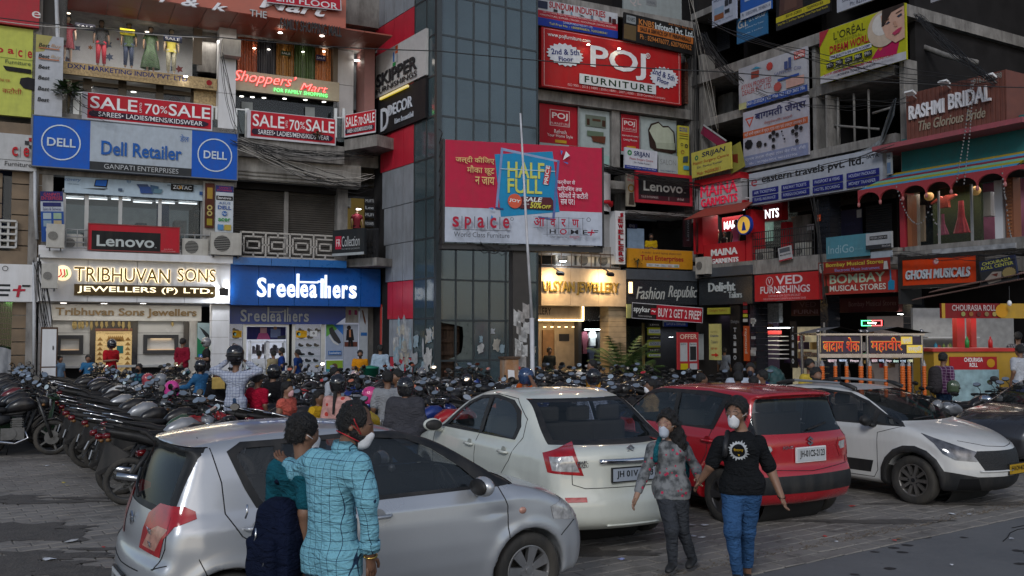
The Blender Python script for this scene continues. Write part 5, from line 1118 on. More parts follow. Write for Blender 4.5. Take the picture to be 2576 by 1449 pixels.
 sign(WC,'small blue and white computer shop board above the glass entrance',(1670,800,1730,821),-.6,'a8aeb8',[('r',0,.5,1,1,'1c3a90'),('t','SPECIAL SERVICE CENTER',.1,.12,.95,.4,'a03040'),('t','LAPTOP & COMPUTER',.1,.6,.9,.85,'c0c8d8')])
 area(WC,1700,825,-1.6,1.6,.3,14,(.75,.85,1))
 fixture(WC,1688,848,-1.3,col=(.9,.95,1),s=20,r=.08,label='lamp glowing in the entrance behind the OFFER stand',group=None)
 sign(WC,'tilted black and red banner reading BUY 2 GET 2 FREE',(1588,766,1767,806),.95,'17181c',[('r',.34,.02,.99,.97,'a8142a'),('r',0,0,1,.04,'c0c0c8'),('r',0,.97,1,1,'c0c0c8'),('r',0,0,.006,1,'c0c0c8'),('r',.994,0,1,1,'c0c0c8'),('t','spykar',.02,.22,.25,.66,'d0d4d4',b3),('r',.255,.28,.33,.68,'b01830'),('t','~',.265,.4,.32,.54,'e0e0e0'),('t','YOUNG & RESTLESS',.08,.78,.27,.86,'c0c0c0'),('t','BUY 2 GET 2 FREE*',.355,.2,.975,.8,'d8c8cc',{'bold':.025})],cat='banner',name='banner',th=.03,rot=-.05)
 S.pbox('pale_board',H('9aa070'),1577,765,1590,800,.6,.65)
 for(u0,v0,u1,v1,n)in((1705,836,1757,930,1.6),):
  t=sign(WC,'red OFFER poster stand among the motorcycles',(u0,v0,u1,v1),n,'a02c34',[('t','OFFER',.1,.05,.92,.18,'d0b8a8',b2),('r',.1,.28,.45,.78,'a8acb0'),('r',.54,.28,.9,.78,'a8acb0'),('r',.57,.38,.87,.75,'202428'),('t','spykar',.12,.29,.4,.34,'202020'),('t','Pepe Jeans',.57,.3,.87,.35,'202020'),('r',.1,.84,.45,1,'b8a818'),('r',.54,.84,.9,1,'a8acb0')],cat='poster stand',name='poster_stand')
 S.pbox('poster_man',H('8a9298'),1757,840,1770,905,.2,.25)
furniture_block()
BD=building('garment_building','unfinished concrete block with red garment shop and travel agency',WD)
def garment_block():
 S=BD;W=WD;A=lambda u,n=0.:W.a(u,n);Z=lambda u,v,n=0.:W.az(u,v,n)[1]
 aL,aR,aE=0,A(2262),A(2640)
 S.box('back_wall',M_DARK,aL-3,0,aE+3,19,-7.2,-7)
 for(u,v0,v1,n1,ue)in((1865,150,175,.3,2290),(1757,440,458,.25,2262),(1757,304,325,.1,2262),(1895,655,690,.55,2262),(1757,28,44,.2,2300)):
  q=S.px(u,v0,ue,v1,n1);S.box('floor_slab',M_CONC,0,q[1],q[2],q[3],-7,n1)
 zsl=[S.px(2062,v0,2262,v1,.1)for v0,v1 in((85,105),(222,240),(402,422))]
 for q in zsl:S.box('beam',M_CONC,A(1757),q[1],q[2],q[3],-.4,.12)
 for(ua,ub,va,vb)in((1757,1775,140,450),(2042,2062,100,402),(2262,2288,150,640),(2076,2090,240,400)):S.pbox('column',M_CONC,ua,va,ub,vb,-.5,.14)
 for(ua,ub,va,vb)in((1780,1850,175,300),):S.pbox('rubble_wall',M_CONC,ua,250,ub,300,-1.5,-1.2)
 shutter(S,1757,60,1845,150,-1.2,m=mat('dark_shutter',(.03,.033,.04),.6))
 S.box('end_wall',M_DARK,-.3,0,0,19,-7,-.2)
 mb=MB()
 def P(u,v,n=-.2):a,z=W.az(u,v,n);return(a,-n,z)
 for(a_,b_)in(((2108,245),(2108,395)),((2148,235),(2151,380)),((2185,225),(2187,365)),((2090,315),(2212,325)),((2195,285),(2245,270))):mb.tube([P(*a_),P(*b_)],.04,6)
 mb.ob('scaffold_pole',M_CONC,S.root)
 mb=MB().tube([P(2296,108,-1),P(2380,140,-1),P(2458,158,-1)],.09,7);mb.ob('scaffold_pole',M_CONC,S.root)
 sign(W,'white house plan sign at the top of the wired corner',(1791,2,1861,70),.9,'9aa2b4',[('t','HOUSE',.08,.02,.6,.12,'2a3450',b2),('r',.1,.35,.5,.6,'7a90a8'),('r',.1,.6,.5,.8,'7a4a30'),('r',.55,.2,.7,.42,'2a2c34'),('r',.72,.22,.85,.4,'2a2c34'),('r',.55,.55,.75,.68,'2a2c34'),('t','Shop No. 2.6, 3rd Floor',.1,.84,.9,.9,'3a4460')])
 sign(W,'blue security group sign under the electronics sign',(1853,50,1939,112),.6,'2a5f8a',[('t','G.I.',.04,.1,.38,.42,'a8a8a8',b2),('t','G. I. GROUP',.42,.08,.98,.28,'b8c4d0'),('t','Jharkhands Most Trusted',.3,.45,.9,.53,'a8c0d0'),('t','Shop No. 3, 2nd Floor',.2,.68,.9,.75,'a8c0d0')])
 sign(W,'blue and white electronics sign cut by the top edge',(1862,-40,1951,52),.7,'2454a0',[('r',0,.8,1,1,'a8b0c0'),('t','Ph : 8380509896, 7004860514',.05,.84,.97,.95,'20284a'),('r',.15,.3,.35,.55,'9aa8c0'),('r',.45,.3,.65,.5,'9aa8c0'),('r',.72,.3,.95,.5,'9aa8c0')])
 sign(W,'black and yellow gym sign with a muscular figure',(1951,-60,2102,79),.55,'17171b',[('r',0,.76,1,.86,'b0a428'),('r',0,.86,1,1,'22242a'),('p',[(.1,.2),(.3,.1),(.5,.25),(.52,.75),(.06,.75)],'4a3430'),('p',[(.2,.3),(.3,.28),(.42,.4),(.4,.7),(.16,.7)],'5a4038'),('p',[(.62,.1),(.85,.1),(.9,.6),(.66,.6)],'2a1e20'),('t','8210152855  |  7209762183',.2,.78,.88,.84,'1c1c1c'),('t','Shop No- 2, 2nd Floor Roshpa Tower Main Road Ranchi',.04,.885,.97,.94,'b8a830')])
 sign(W,'white phone number sign right of the gym sign at the top',(2104,-60,2262,33),.5,'a8acb8',[('t','Shop No- 3',.1,.7,.5,.8,'30344a'),('t','Ph: 8235556666',.25,.84,.75,.95,'30344a')])
 sign(W,'white property dealer sign with a red sun and blue number band',(1858,174,2041,278),.35,'a6a8b2',[('r',0,.85,1,1,'284a96'),('r',0,.85,.12,1,'b0b080'),('t','AYYAN PROPERTIES',.04,.42,.5,.54,'a03a3a'),('t','DEALER PVT. LTD.',.06,.56,.5,.68,'a03a3a'),('r',.2,.18,.32,.34,'8a4038'),('p',[(.2,.12),(.28,.08),(.36,.16),(.28,.14)],'3a88a8'),('s',.48,.18,.05,.1,10,'a83a38'),('r',.83,.05,.98,.22,'b04a48'),('t','BOOKING',.84,.06,.97,.11,'d8c8c8'),('t','OPEN',.85,.13,.97,.2,'e0d8d8',b2),('t','SAPPHIRE City',.55,.38,.93,.48,'485080'),('r',.6,.55,.9,.6,'284a96'),('r',.72,.62,.97,.82,'c09890'),('s',.6,.72,.06,.11,12,'a84a48'),('t','0651-2330224 | 930 4566 922 | 829 2602 786',.14,.88,.98,.98,'c0c8d8'),('r',.7,.2,.75,.38,'384878'),('r',.76,.14,.8,.38,'384878')])
 sign(W,'white gem shop sign in blue Hindi letters with black jewel pictures',(1869,284,2041,423),.35,'a4a4b2',[('r',0,.36,1,.47,'b05a38'),('r',0,.8,1,1,'7880a0'),('p',[(.04,.12),(.18,.12),(.11,.3)],'b04a38'),('p',[(.07,.15),(.15,.15),(.11,.25)],'a4a4b2'),('t','बागमती जेम्स',.2,.04,.98,.24,'282c58',b2),('t','मेन्युफेक्चरिंग कम्पनी',.35,.26,.78,.33,'a04a38'),('t','यहाँ सभी प्रकार के शुद्ध ग्रह-रत्न एवं उपरत्न उपलब्ध है।',.03,.38,.97,.46,'c8c0c8'),('t','प्रथम तल्ला रोस्पा टावर मेन रोड, राँची',.04,.83,.97,.91,'c0c4d8'),('t','मो० - 9570067054, 9431355906',.1,.925,.85,.985,'c0c4d8')]+[('s',x,y,r,r*1.3,7,'1c1c22')for x,y,r in((.1,.6,.07),(.27,.64,.05),(.37,.67,.025),(.5,.5,.035),(.5,.62,.03),(.45,.55,.03),(.56,.55,.03),(.5,.74,.03),(.85,.5,.035),(.85,.62,.03),(.8,.56,.03),(.92,.54,.03),(.86,.74,.03),(.64,.52,.015),(.68,.66,.015),(.66,.6,.012))])
 t=sign(W,'yellow beauty salon billboard with a smiling face on the upper floor',(2062,82,2294,212),.5,'a8a81c',[('p',[(0,.86),(.2,.82),(1,.86),(1,1),(0,1)],'b4b4bc'),('p',[(.62,.82),(.8,.45),(.95,.55),(.9,.86)],'a81850'),('p',[(.68,.6),(.8,.45),(.85,.52),(.72,.72)],'b87020'),('p',[(0,0),(.12,0),(0,.3)],'a02838'),('t','L’ORÉAL',.18,.06,.56,.24,'242418',{'sp':1.0}),('t','PROFESSIONAL',.2,.26,.52,.32,'6a6a20',{'sp':1.3}),('t','DREAM WORLD',.13,.34,.64,.49,'a01c24',b3),('r',.13,.52,.63,.6,'b8bcc0'),('t','HAIR BEAUTY & SPA WITH ACADEMY',.14,.535,.62,.585,'1c2466',b2),('o',.765,.33,.33,0,'b8a898'),('o',.75,.25,.2,0,'c8c4c0'),('p',[(.74,.1),(.86,-.0),(1,-.0),(1,.62),(.9,.66),(.8,.52),(.76,.34)],'c09a88'),('p',[(.76,.0),(1,.0),(1,.05),(.86,.1),(.78,.3),(.75,.3)],'2e2420'),('p',[(.79,.28),(.83,.24),(.85,.27),(.82,.29)],'303848'),('p',[(.92,.2),(.97,.17),(.98,.21),(.94,.23)],'303848'),('p',[(.78,.23),(.84,.19),(.84,.205),(.79,.245)],'50382c'),('p',[(.91,.14),(.98,.11),(.98,.125),(.92,.155)],'50382c'),('p',[(.88,.28),(.9,.38),(.93,.38),(.91,.28)],'b08874'),('p',[(.87,.48),(.93,.43),(.98,.42),(.95,.5),(.9,.53)],'a83a58')]+[('p',[(.1+i*.115,.66+.0*i),(.19+i*.115,.66),(.19+i*.115,.76),(.1+i*.115,.76)],'1c2430')for i in range(5)]+[('t',s,.11+i*.115,.68,.18+i*.115,.74,'d0d0d0')for i,s in enumerate(('99/-','500/-','150/-','99/-','99/-'))]+[('r',.2,.78,.56,.83,'20241c'),('t','6201951314, 9835501387',.21,.79,.55,.82,'c8c890'),('t','3rd FLOOR, BESIDE SHUBHAM FURNITURE,',.08,.86,.9,.91,'a01c24',b2),('t','ROSHPA TOWER, RANCHI.',.25,.93,.7,.98,'1c1c30',b2)],cat='billboard',name='billboard',rot=.0)
 sign(W,'white computer parts sign along the top edge at the right',(2340,-40,2512,8),1.2,'98989e',[('t','3rd Floor, Roshpa Tower, Ranchi',.3,.5,.8,.62,'50505a'),('r',.83,.3,.9,.55,'3a5a78'),('r',.92,.5,.98,.75,'3a3a44'),('p',[(.7,.9),(.74,.5),(.8,1)],'7a3a30')])
 sign(W,'yellow plastic surgery clinic sign over the red garment sign',(1740,383,1844,447),.9,'b4ac50',[('o',.14,.25,.1,.04,'30704a'),('t','SRIJAN',.28,.1,.88,.34,'232844',{'bold':.035,'shear':.15}),('t','Plastic Surgery Centre',.04,.4,.96,.54,'a03028',{'shear':.1}),('t','Dr. Pankaj Kumar',.16,.6,.8,.7,'282c58'),('t','Mob: 9430062811',.15,.82,.75,.94,'a03028')],rot=.03)
 sign(W,'crumpled olive food poster beside the yellow clinic sign',(1838,366,1880,432),.7,'86823c',[('p',[(.3,.3),(.7,.4),(.6,.75),(.3,.6)],'6a2a18'),('p',[(.1,.1),(.4,.1),(.4,.3)],'a09890')],rot=.25,th=.02)
 t=thing('fallen_board','maroon and white board hanging askew in the open bay','board',tuple(W.pt(*W.az(1795,345,.3),.3)),W.ang);mb=MB().cbox((0,0,0),(1.5,.04,.35),M=MR(.6,4,'Y'));mb.ob('board',H('7a2040'),t);mb=MB().cbox((0,-.03,.18),(1.5,.04,.05),M=MR(.6,4,'Y'));mb.ob('edge_strip',H('a0a4a8'),t)
 RED=mat('red_shop_panel',(.42,.012,.02),.35,var=.1);S.pbox('red_parapet',RED,1746,455,1865,470,-.5,.6)
 t=sign(W,'white panel with glowing red garment shop letters',(1746,470,1870,531),.5,mat('pale_panel',(.4,.4,.42),.5),[],th=.3);w,h=t['_w'],t['_h']
 lr=mat('lit_red_letter',(.7,.02,.06),.5,emit=(1,.03,.12),es=.12,var=0)
 text('MAINA',-w*.34,h*.5,w*.42,h*.95,-.01,lr,t,ext=.04,bold=.0);text('GARMENTS',-w*.33,h*.1,w*.42,h*.42,-.01,lr,t,ext=.04,bold=.0)
 q=S.px(1738,525,1868,545,1.2);mb=MB().add([(q[0],-.5,q[3]+.05),(q[2],-.5,q[3]+.05),(q[2]+.1,-1.3,q[3]-.4),(q[0]-.3,-1.3,q[3]-.4)],[(0,1,2,3)]);mb.add([(q[0],-.5,q[3]+.04),(q[2],-.5,q[3]+.04),(q[2]+.1,-1.29,q[3]-.42),(q[0]-.3,-1.29,q[3]-.42)],[(3,2,1,0)]);mb.ob('awning',mat('dull_red_awning',(.3,.045,.03),.7,dirt=.3),S.root)
 S.pbox('red_wall',RED,1744,540,1770,640,-.3,.5);S.pbox('red_wall',RED,1876,528,1893,672,-.2,.5);S.pbox('lower_panel',RED,1770,617,1876,675,-.2,.5);S.pbox('lintel',RED,1770,520,1876,532,-.3,.5)
 q=S.px(1770,532,1876,618,.4);S.box('shop_back',mat('garment_back',(.3,.32,.28),.5,emit=(.9,1,.9),es=.08,var=.4,vs=3),q[0],q[1],q[2],q[3]+.3,-2.5,-2.4);S.box('shop_ceiling',M_WHITE,q[0],q[3]+.25,q[2],q[3]+.3,-2.4,.3)
 area(W,1820,538,-.8,2,.8,22,(.95,1,.95));S.pbox('tube_light',glow('tube3',(.85,.95,1),12),1775,566,1825,569,-2.3,-2.2)
 ww=glow('whitesign',(.9,.93,1),2.2)
 t=sign(W,'inner red board with glowing white letters in the garment shop window',(1816,548,1872,584),-.9,RED,[('t','MAINA',.1,.3,.98,.85,ww,{'bold':.05})],th=.1);t=sign(W,'second glowing white sign fragment on a red box beyond the garment shop',(1914,514,1972,559),-.8,RED,[('t','ENTS',.02,.35,.85,.85,ww,{'bold':.05})],th=.3)
 sign(W,'lit white strip under the awning of the garment shop',(1818,524,1872,536),.2,mat('lit_white_strip',(.6,.6,.65),.5,emit=(.85,.9,1),es=.9,var=.5,vs=9),[],th=.1,name='light_box',cat='light box')
 cx,cz=W.az(1871,566,.9);t=thing('round_sign','round yellow and blue sign projecting beside the garment shop window','sign',tuple(W.pt(cx,cz,.9)),W.ang);mb=MB().cyl((0,0,0),(0,.12,0),.36,n=24);mb.ob('disc',H('1a3a9a'),t);o=ring_mesh(0,0,.31,.001,24).ob('disc_face',mat('disc_yellow',(.7,.4,.05),.5,emit=(1,.6,.1),es=.3),t);o.location.y=-.005;mb=MB().add([(-.1,-.012,-.2),(.12,-.012,-.2),(.04,-.012,.1),(-.03,-.012,.12)],[(0,1,2,3)]);mb.ob('figure_print',H('1a3a9a'),t)
 mannequin(W,1799,561,1.35,-.5,'mannequin in a red T-shirt and jeans in the garment shop window',mat('m_redt',(.4,.01,.03),.6),mat('m_jean',(.03,.045,.1),.7));mannequin(W,1851,553,1.55,-.1,'mannequin in a long pink gown in the garment shop window',mat('m_pink',(.5,.09,.2),.6,sheen=.5),None,dress='long',skin=(.3,.2,.14))
 mannequin(W,1822,583,1.2,-.6,'dark mannequin bust between the red T-shirt and the pink gown',mat('m_black',(.012,.012,.015),.7),mat('m_black',(.012,.012,.015),.7),skin=(.3,.2,.15))
 free=lambda s,bx,n,m,**k:text(dev(s),*(lambda a0,zT,zB,a1:(a0,zB,a1,zT))(W.a(bx[0],n),W.az(bx[0],bx[1],n)[1],W.az(bx[0],bx[3],n)[1],W.a(bx[2],n)),-n,m,S.root,**k)
 free('MAINA',(1792,628,1858,645),.505,M_WHITE,ext=.03,bold=.03);free('GARMENTS',(1792,652,1860,664),.505,M_WHITE,ext=.03,bold=.03)
 ac_unit(W,1749,648,1778,.9,'white air conditioner unit at the corner below the red garment shop',h=.66)
 fixture(W,1790,540,-.2,s=12,label='left ceiling lamp in the garment shop window',group=None,r=.07);fixture(W,1812,537,-.2,s=12,label='right ceiling lamp in the garment shop window',group=None,r=.07)
 SC_=BC;q=SC_.px(1581,535,1748,625,-1.8);SC_.box('shop_back',M_DARK,q[0],q[1],q[2],q[3]+.5,-3.5,-3.4)
 SC_.pbox('shop_front',mat('blueish_shop',(.2,.28,.4),.6,emit=(.5,.7,1),es=.10,var=.5,vs=4),1581,573,1622,625,-1.9,-1.8);SC_.pbox('ceiling',mat('grey_soffit',(.3,.3,.3),.6),1581,528,1748,535,-1.8,.1)
 sign(WC,'small lit navy computer sign inside the balcony shop',(1581,562,1605,574),-1.5,'1c2450',[('t','ovo',.1,.2,.7,.8,'a0a8c0')]);sign(WC,'dark unlit boutique sign inside the upper balcony',(1655,552,1718,572),-1.4,'17161c',[('t','SMRITA BOUTIQUE',.08,.2,.92,.7,'2c2c38')])
 sign(WC,'leaning dark red and black vertical brand banner by the corner',(1720,545,1742,620),.1,'2a1018',[('r',.2,.1,.8,.7,'1c1c22'),('t','Lenovo',-.7,.36,1.7,.46,'6a6a74',{'rot':1.57})])
 sign(WC,'orange yellow laptop showroom board on the corner balcony',(1581,624,1744,672),.45,'b8801c',[('t','A multi - brand laptop showroom',.2,.12,.82,.28,'5a3028'),('t','Tulsi Enterprises',.18,.33,.85,.68,'901c20',b3),('r',.27,.76,.78,.93,'b0b4b8')]+[('t',s,.3+i*.1,.8,.36+i*.1,.9,c)for i,(s,c)in enumerate((('ASUS','303030'),('hp','202020'),('DELL','4060a0'),('lenovo','a02030'),('acer','408040')))],th=.12)
 leafy('weed','small green weed growing over the orange laptop board','plant',tuple(WC.pt(WC.a(1605,.6),WC.az(1605,668,.6)[1],.6)),60,(.2,.15,.3),.1,LEAF)
 SL=mat('slate_panel',(.055,.065,.08),.4,dirt=.3,dcol=(.02,.02,.02));S.pbox('fascia_lip',SL,1757,677,1893,699,-.3,.6)
 sign(W,'black fascia with pale tailor shop name at the inside corner',(1758,702,1894,768),.5,mat('black_granite',(.02,.024,.03),.25),[('t','Delight',.2,.18,.7,.62,'b0b8bc',{'bold':.03,'ext':.04}),('t','Tailors',.58,.55,.82,.78,'b0b8bc',{'bold':.0,'ext':.03})],th=.4)
 sign(W,'long white travel agency sign with dark blue service panels',(1884,438,2228,518),.6,'a2a8b4',[('t','e',.02,.2,.07,.42,'a02838',{'bold':.0}),('t','eastern travels pvt. ltd.',.11,.12,.88,.42,'14161c',b2),('t','IATA',.9,.14,.98,.24,'14161c')]+[('r',.03+i*.245,.54+(0 if j==0 else.22),.25+i*.245,.73+(0 if j==0 else.22),'1c2474')for i in range(4)for j in range(2)]+[('t',s,.05+i*.245,.59+j*.22,.23+i*.245,.68+j*.22,'a8b0d0',b1)for i,j,s in((0,0,'AIR TICKETING'),(0,1,'TRAVEL INSURANCE'),(1,0,'RAILWAY TICKETS'),(1,1,'FOREIGN EXCHANGE'),(2,0,'PASSPORT & VISAS'),(2,1,'HOTEL BOOKING'),(3,0,'HOLIDAY PACKAGES'),(3,1,'MONEY TRANSFER'))],th=.3)
 sign(W,'small white sign fragment right of the travel agency sign',(2230,385,2250,440),.7,'9098a0',[('t','nes',.05,.1,.9,.3,'2a2c34'),('r',.1,.45,.9,.95,'587090')])
 S.pbox('inner_wall',M_DARK,1895,520,2262,680,-2.5,-2.4)
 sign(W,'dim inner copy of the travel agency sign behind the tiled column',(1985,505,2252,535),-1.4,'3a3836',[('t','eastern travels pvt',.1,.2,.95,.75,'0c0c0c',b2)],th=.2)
 for(ua,ub,va,vb)in((2053,2092,470,655),(1880,1896,520,660)):
  q=S.px(ua,va,ub,vb,.15);k=14
  for i in range(k):S.box('tile',M_TILEB,q[0],q[1]+(q[3]-q[1])*i/k+.01,q[2],q[1]+(q[3]-q[1])*(i+1)/k,-.4,.15)
 sign(W,'small round orange sticker sign on the black tiled column',(2055,541,2069,557),.2,'b04018',[('t','Airtel',.1,.35,.9,.65,'d0b0a0')],name='sticker',th=.01)
 S.pbox('blue_door',mat('navy_door',(.02,.028,.09),.5),2115,530,2170,625,-1.9,-1.8);free('IndiGo',(2130,560,2156,568),-1.79,H('4a5080'));S.pbox('door_frame',M_STEEL,2108,525,2115,640,-1.9,-1.75);S.pbox('grey_door',M_CONC,1990,545,2042,650,-1.9,-1.8);S.pbox('notice',M_WHITEP,2030,565,2052,580,-1.7,-1.69);S.pbox('notice',M_WHITEP,2155,528,2172,548,-1.5,-1.49)
 shutter(S,2178,515,2250,600,-1.6,m=mat('dark_shutter',(.03,.033,.04),.6))
 S.pbox('lit_shelf',mat('green_lit',(.2,.3,.25),.5,emit=(.6,1,.85),es=.14,var=.7,vs=7),1918,560,1945,608,-1.6,-1.5);S.pbox('red_pillar',RED,1964,560,1984,640,-1.3,-1.0)
 railing(W,S.root,A(1897,.5),A(2052,.5),Z(1897,655,.5),Z(1897,655,.5)+1.0,.5,M_BLKST,26,(0,.25,.5,.75,1),r=.016)
 ac_unit(W,1900,628,1935,.3,'air conditioner unit behind the black railing, left of the money transfer sign');ac_unit(W,2000,612,2030,.3,'air conditioner unit behind the black railing, right of the money transfer sign')
 sign(W,'tilted white money transfer sign on the black railing',(1960,622,1996,656),.7,'a8a8ac',[('t','MoneyGram',.1,.5,.95,.68,'202028',b3),('r',.1,.08,.9,.4,'50545c'),('r',0,.9,1,1,'a02838')],rot=.12,th=.03)
 sign(W,'faded light blue airline banner on the balcony',(2078,598,2192,652),.75,'4a8090',[('t','IndiGo',.05,.4,.65,.78,'8aa8b4'),('t','Bayu',.68,.6,.85,.72,'6a98a4')],cat='banner',name='banner',th=.02);sign(W,'white and black money transfer board beside the light blue banner',(2178,588,2247,628),.85,'a0a4aa',[('r',.15,.2,.85,.45,'1c1e22'),('t','WESTERN UNION WU',.18,.25,.82,.4,'b0b0b4'),('r',0,.75,1,1,'2a2e34'),('t','EbixCash',.65,.8,.97,.92,'b0b0b4')]);S.pbox('pale_board',H('9aa4b0'),2190,634,2248,650,.7,.74)
 sign(W,'red furnishings shop sign with a circled V',(1898,693,2061,759),.75,'a81c24',[('o',.25,.27,.18,.155,'d0c0c8'),('t','V',.225,.17,.275,.36,'d0c0c8',b2),('t','VED',.35,.08,.77,.4,'d0c0c8',{'bold':.035}),('t','FURNISHINGS',.1,.45,.88,.72,'d0c0c8',b3),('t','CURTAIN & SOFA CLOTH SPECIALIST',.23,.77,.74,.85,'d0a0a8'),('t','OUR EXTENSION SHOWROOM BATA GALI IN ROSHPA TOWER',.15,.89,.82,.96,'d0a0a8')],th=.25)
 fixture(W,1958,735,1.05,col=(1,1,1),s=14,r=.05,label='tiny bright lamp before the red furnishings sign',group=None)
 sign(W,'red and maroon music shop banner with yellow title',(2058,661,2242,690),1.0,'7a2420',[('p',[(.01,.1),(.08,.1),(.08,.7),(.045,.95),(.01,.7)],'9a9a9a'),('t','T',.03,.2,.06,.65,'202020',b3),('t','Bombay Musical Stores',.12,.12,.92,.55,'b8a440',b3),('t','Electronic Music Instrument',.25,.65,.87,.9,'8088c0'),('p',[(.93,.3),(.97,.3),(.985,.95),(.92,.95)],'a8a8a8')],cat='banner',name='banner',th=.02)
 sign(W,'large red musical stores sign with two electric guitars',(2070,690,2257,742),.75,'98302a',[('t','BOMBAY',.1,.06,.86,.5,'a8b8a0',{'bold':.04}),('t','MUSICAL STORES',.1,.58,.87,.86,'c8c8c0',b2),('p',[(.04,.1),(.055,.1),(.06,.55),(.085,.6),(.085,.92),(.02,.92),(.02,.65),(.04,.55)],'2a2018'),('p',[(.925,.0),(.94,.0),(.945,.45),(.985,.5),(.98,.9),(.9,.9),(.9,.55),(.925,.45)],'1a78a0')],th=.2)
 for(ua,ub)in((1886,1902),(2063,2083),(2271,2296)):
  q=S.px(ua,745,ub,985,.2);k=16
  for i in range(k):S.box('tile',M_TILEB,q[0],q[3]*i/k+.01,q[2],q[3]*(i+1)/k,-.4,.2)
 for i in range(14):S.pbox('torn_bill',mat('bill_c%d'%(i%3),(.4,.4,.4),.8),(1887 if i%2 else 2064)+ru(0,8),(v:=ru(800,900)),(1887 if i%2 else 2064)+ru(9,16),v+ru(5,16),.2,.205)
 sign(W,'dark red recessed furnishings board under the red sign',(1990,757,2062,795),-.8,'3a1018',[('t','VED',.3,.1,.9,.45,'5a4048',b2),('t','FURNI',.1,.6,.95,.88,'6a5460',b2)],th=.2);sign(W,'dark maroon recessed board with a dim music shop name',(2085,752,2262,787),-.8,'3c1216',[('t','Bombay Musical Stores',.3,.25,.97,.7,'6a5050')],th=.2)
 def bay(ua,ub,vT,n,col,e,power,lightc,stock=0):
  q=S.px(ua,vT,ub,985,n);S.box('shop_back',mat('bay_%d'%ua,col,.6,emit=lightc,es=e,var=.6,vs=3.5),q[0],0,q[2],q[3],n-2,n-1.9)
  area(W,(ua+ub)/2,vT+4,n-.6,(q[2]-q[0])*.6,.5,power,lightc)
  for i in range(stock):
   x=q[0]+rng.random()*(q[2]-q[0]-.3);z=ru(.9,q[3]-.5);S.box('stock_box',rng.choice([H('8a7040'),H('6a5038'),H('98989a'),H('3a2a4a'),H('7a2028')]),x,z,x+ru(.12,.35),z+ru(.1,.3),n-1.7,n-1.4)
 bay(1903,1990,822,-.6,(.45,.38,.22),.14,22,(1,.88,.6),12);bay(2090,2262,795,-.9,(.12,.1,.1),.05,12,(1,.85,.8),22);bay(1780,1868,790,-.9,(.06,.04,.06),.02,3,(.8,.6,1),5);bay(2300,2370,795,-.8,(.3,.28,.28),.07,10,(.95,.95,1),8)
 for k in range(6):S.pbox('shelf',M_WHITEP,1925,845+k*11,1965,847+k*11,-1.8,-1.4)
 S.pbox('red_label',H('8a2428'),1928,832,1966,841,-1.3,-1.28);S.pbox('tube_light',glow('tube3',(.85,.95,1),12),1930,824,1990,826,-1.2,-1.15)
 for(u,v,s,lab)in((2266,790,30,'bright bulb in the music shop beside the tiled column'),(2348,790,45,'bright bulb in the shop left of the roll stall')):fixture(W,u,v,-.9,col=(1,.98,.9),s=s,r=.09,label=lab,group=None)
 S.pbox('curtain_rolls',mat('cloth_rolls',(.3,.32,.34),.7,var=.6,vs=12),1908,765,1960,812,-1.2,-1.0)
 sign(W,'pale yellow tailor sign with a red arrow at the corner shop',(1783,815,1811,905),.9,'a8a468',[('t','Delight',.15,.3,.88,.38,'1c3060',b3),('t','Tailors',.2,.46,.8,.54,'3a4458'),('t','Raja Market',.2,.2,.8,.25,'70704c'),('t','सूट बूट',.2,.66,.8,.72,'a03020'),('p',[(.25,.84),(.6,.84),(.6,.8),(.9,.86),(.6,.92),(.6,.88),(.25,.88)],'a82018')])
 sign(W,'black pillar board with vertical pale tailor name',(1836,768,1862,925),.4,'0e0e11',[('t','Delight',.1,.24,.9,.3,'6a6e74')]+[('t',c,.35,.36+i*.11,.65,.43+i*.11,'90949a',b2)for i,c in enumerate('Tailo')])
 sign(W,'second black pillar board with vertical tailor letters by the lit curtain shop',(1987,808,2002,925),.35,'0e0e11',[('t',c,.3,.12+i*.17,.7,.23+i*.17,'9a9ea4',b2)for i,c in enumerate('Tailo')])
 sign(W,'small yellow tailor sign hanging in the corner passage',(1779,775,1834,791),.6,'8a8a30',[('t','Delight Tailors',.12,.25,.9,.7,'702020')]);sign(W,'orange vertical fabric brand banner beside the tiled column',(1870,820,1882,908),.5,'9a4018',[('t','raymond',-1.4,.36,2.4,.5,'b0a8a0',{'rot':-1.57})])
 for k,(v,c)in enumerate(((760,'8a2028'),(770,'202028'),(780,'8a2028'),(790,'98982a'),(802,'9a9a9a'))):sign(W,'tiny %s brand plate high beside the black pillar board'%('red','black','second red','yellow','grey')[k],(1869,v,1880,v+8),.5,c,[],name='brand_plate',th=.03)
 t=sign(W,'dot matrix shop board with green and red border lights',(2168,806,2220,820),.2,'101010',[('t','bombay',.3,.25,.72,.75,glow('ledwhite',(1,1,.9),5),b3)],name='led_board');w,h=t['_w'],t['_h']
 for cc,xa,xb in(((.05,1,.3),-w/2,0),((1,.05,.05),0,w/2)):mb=MB().box(xa,-.03,0,xb,-.01,.02);mb.box(xa,-.03,h-.02,xb,-.01,h);mb.box(xa if xa<0 else xb-.02,-.03,0,xa+.02 if xa<0 else xb,-.01,h);mb.ob('light_strip',glow('led%.1f'%cc[0],cc,4),t)
 for u in(1860,2060,2285):S.box('cross_wall',M_DARK,A(u)-.1,7,A(u)+.1,19,-7,-.5)
 t=thing('torn_banner','torn black and white banner drooping from the open bay','banner',tuple(W.O),W.ang);pts=[(2255,245),(2250,290),(2228,340),(2185,372),(2140,388),(2118,402)];wd=[16,46,62,54,44,26];vs=[]
 for i,(u,v)in enumerate(pts):
  for k in range(5):f=k/4;p=P(u-wd[i]*.5*(f if i<3 else-f*.4)+(2 if k%2 else 0),v+wd[i]*(f*(1. if i>=2 else.35)),.35+.12*(k%2)+.05*(i%2));vs.append(p)
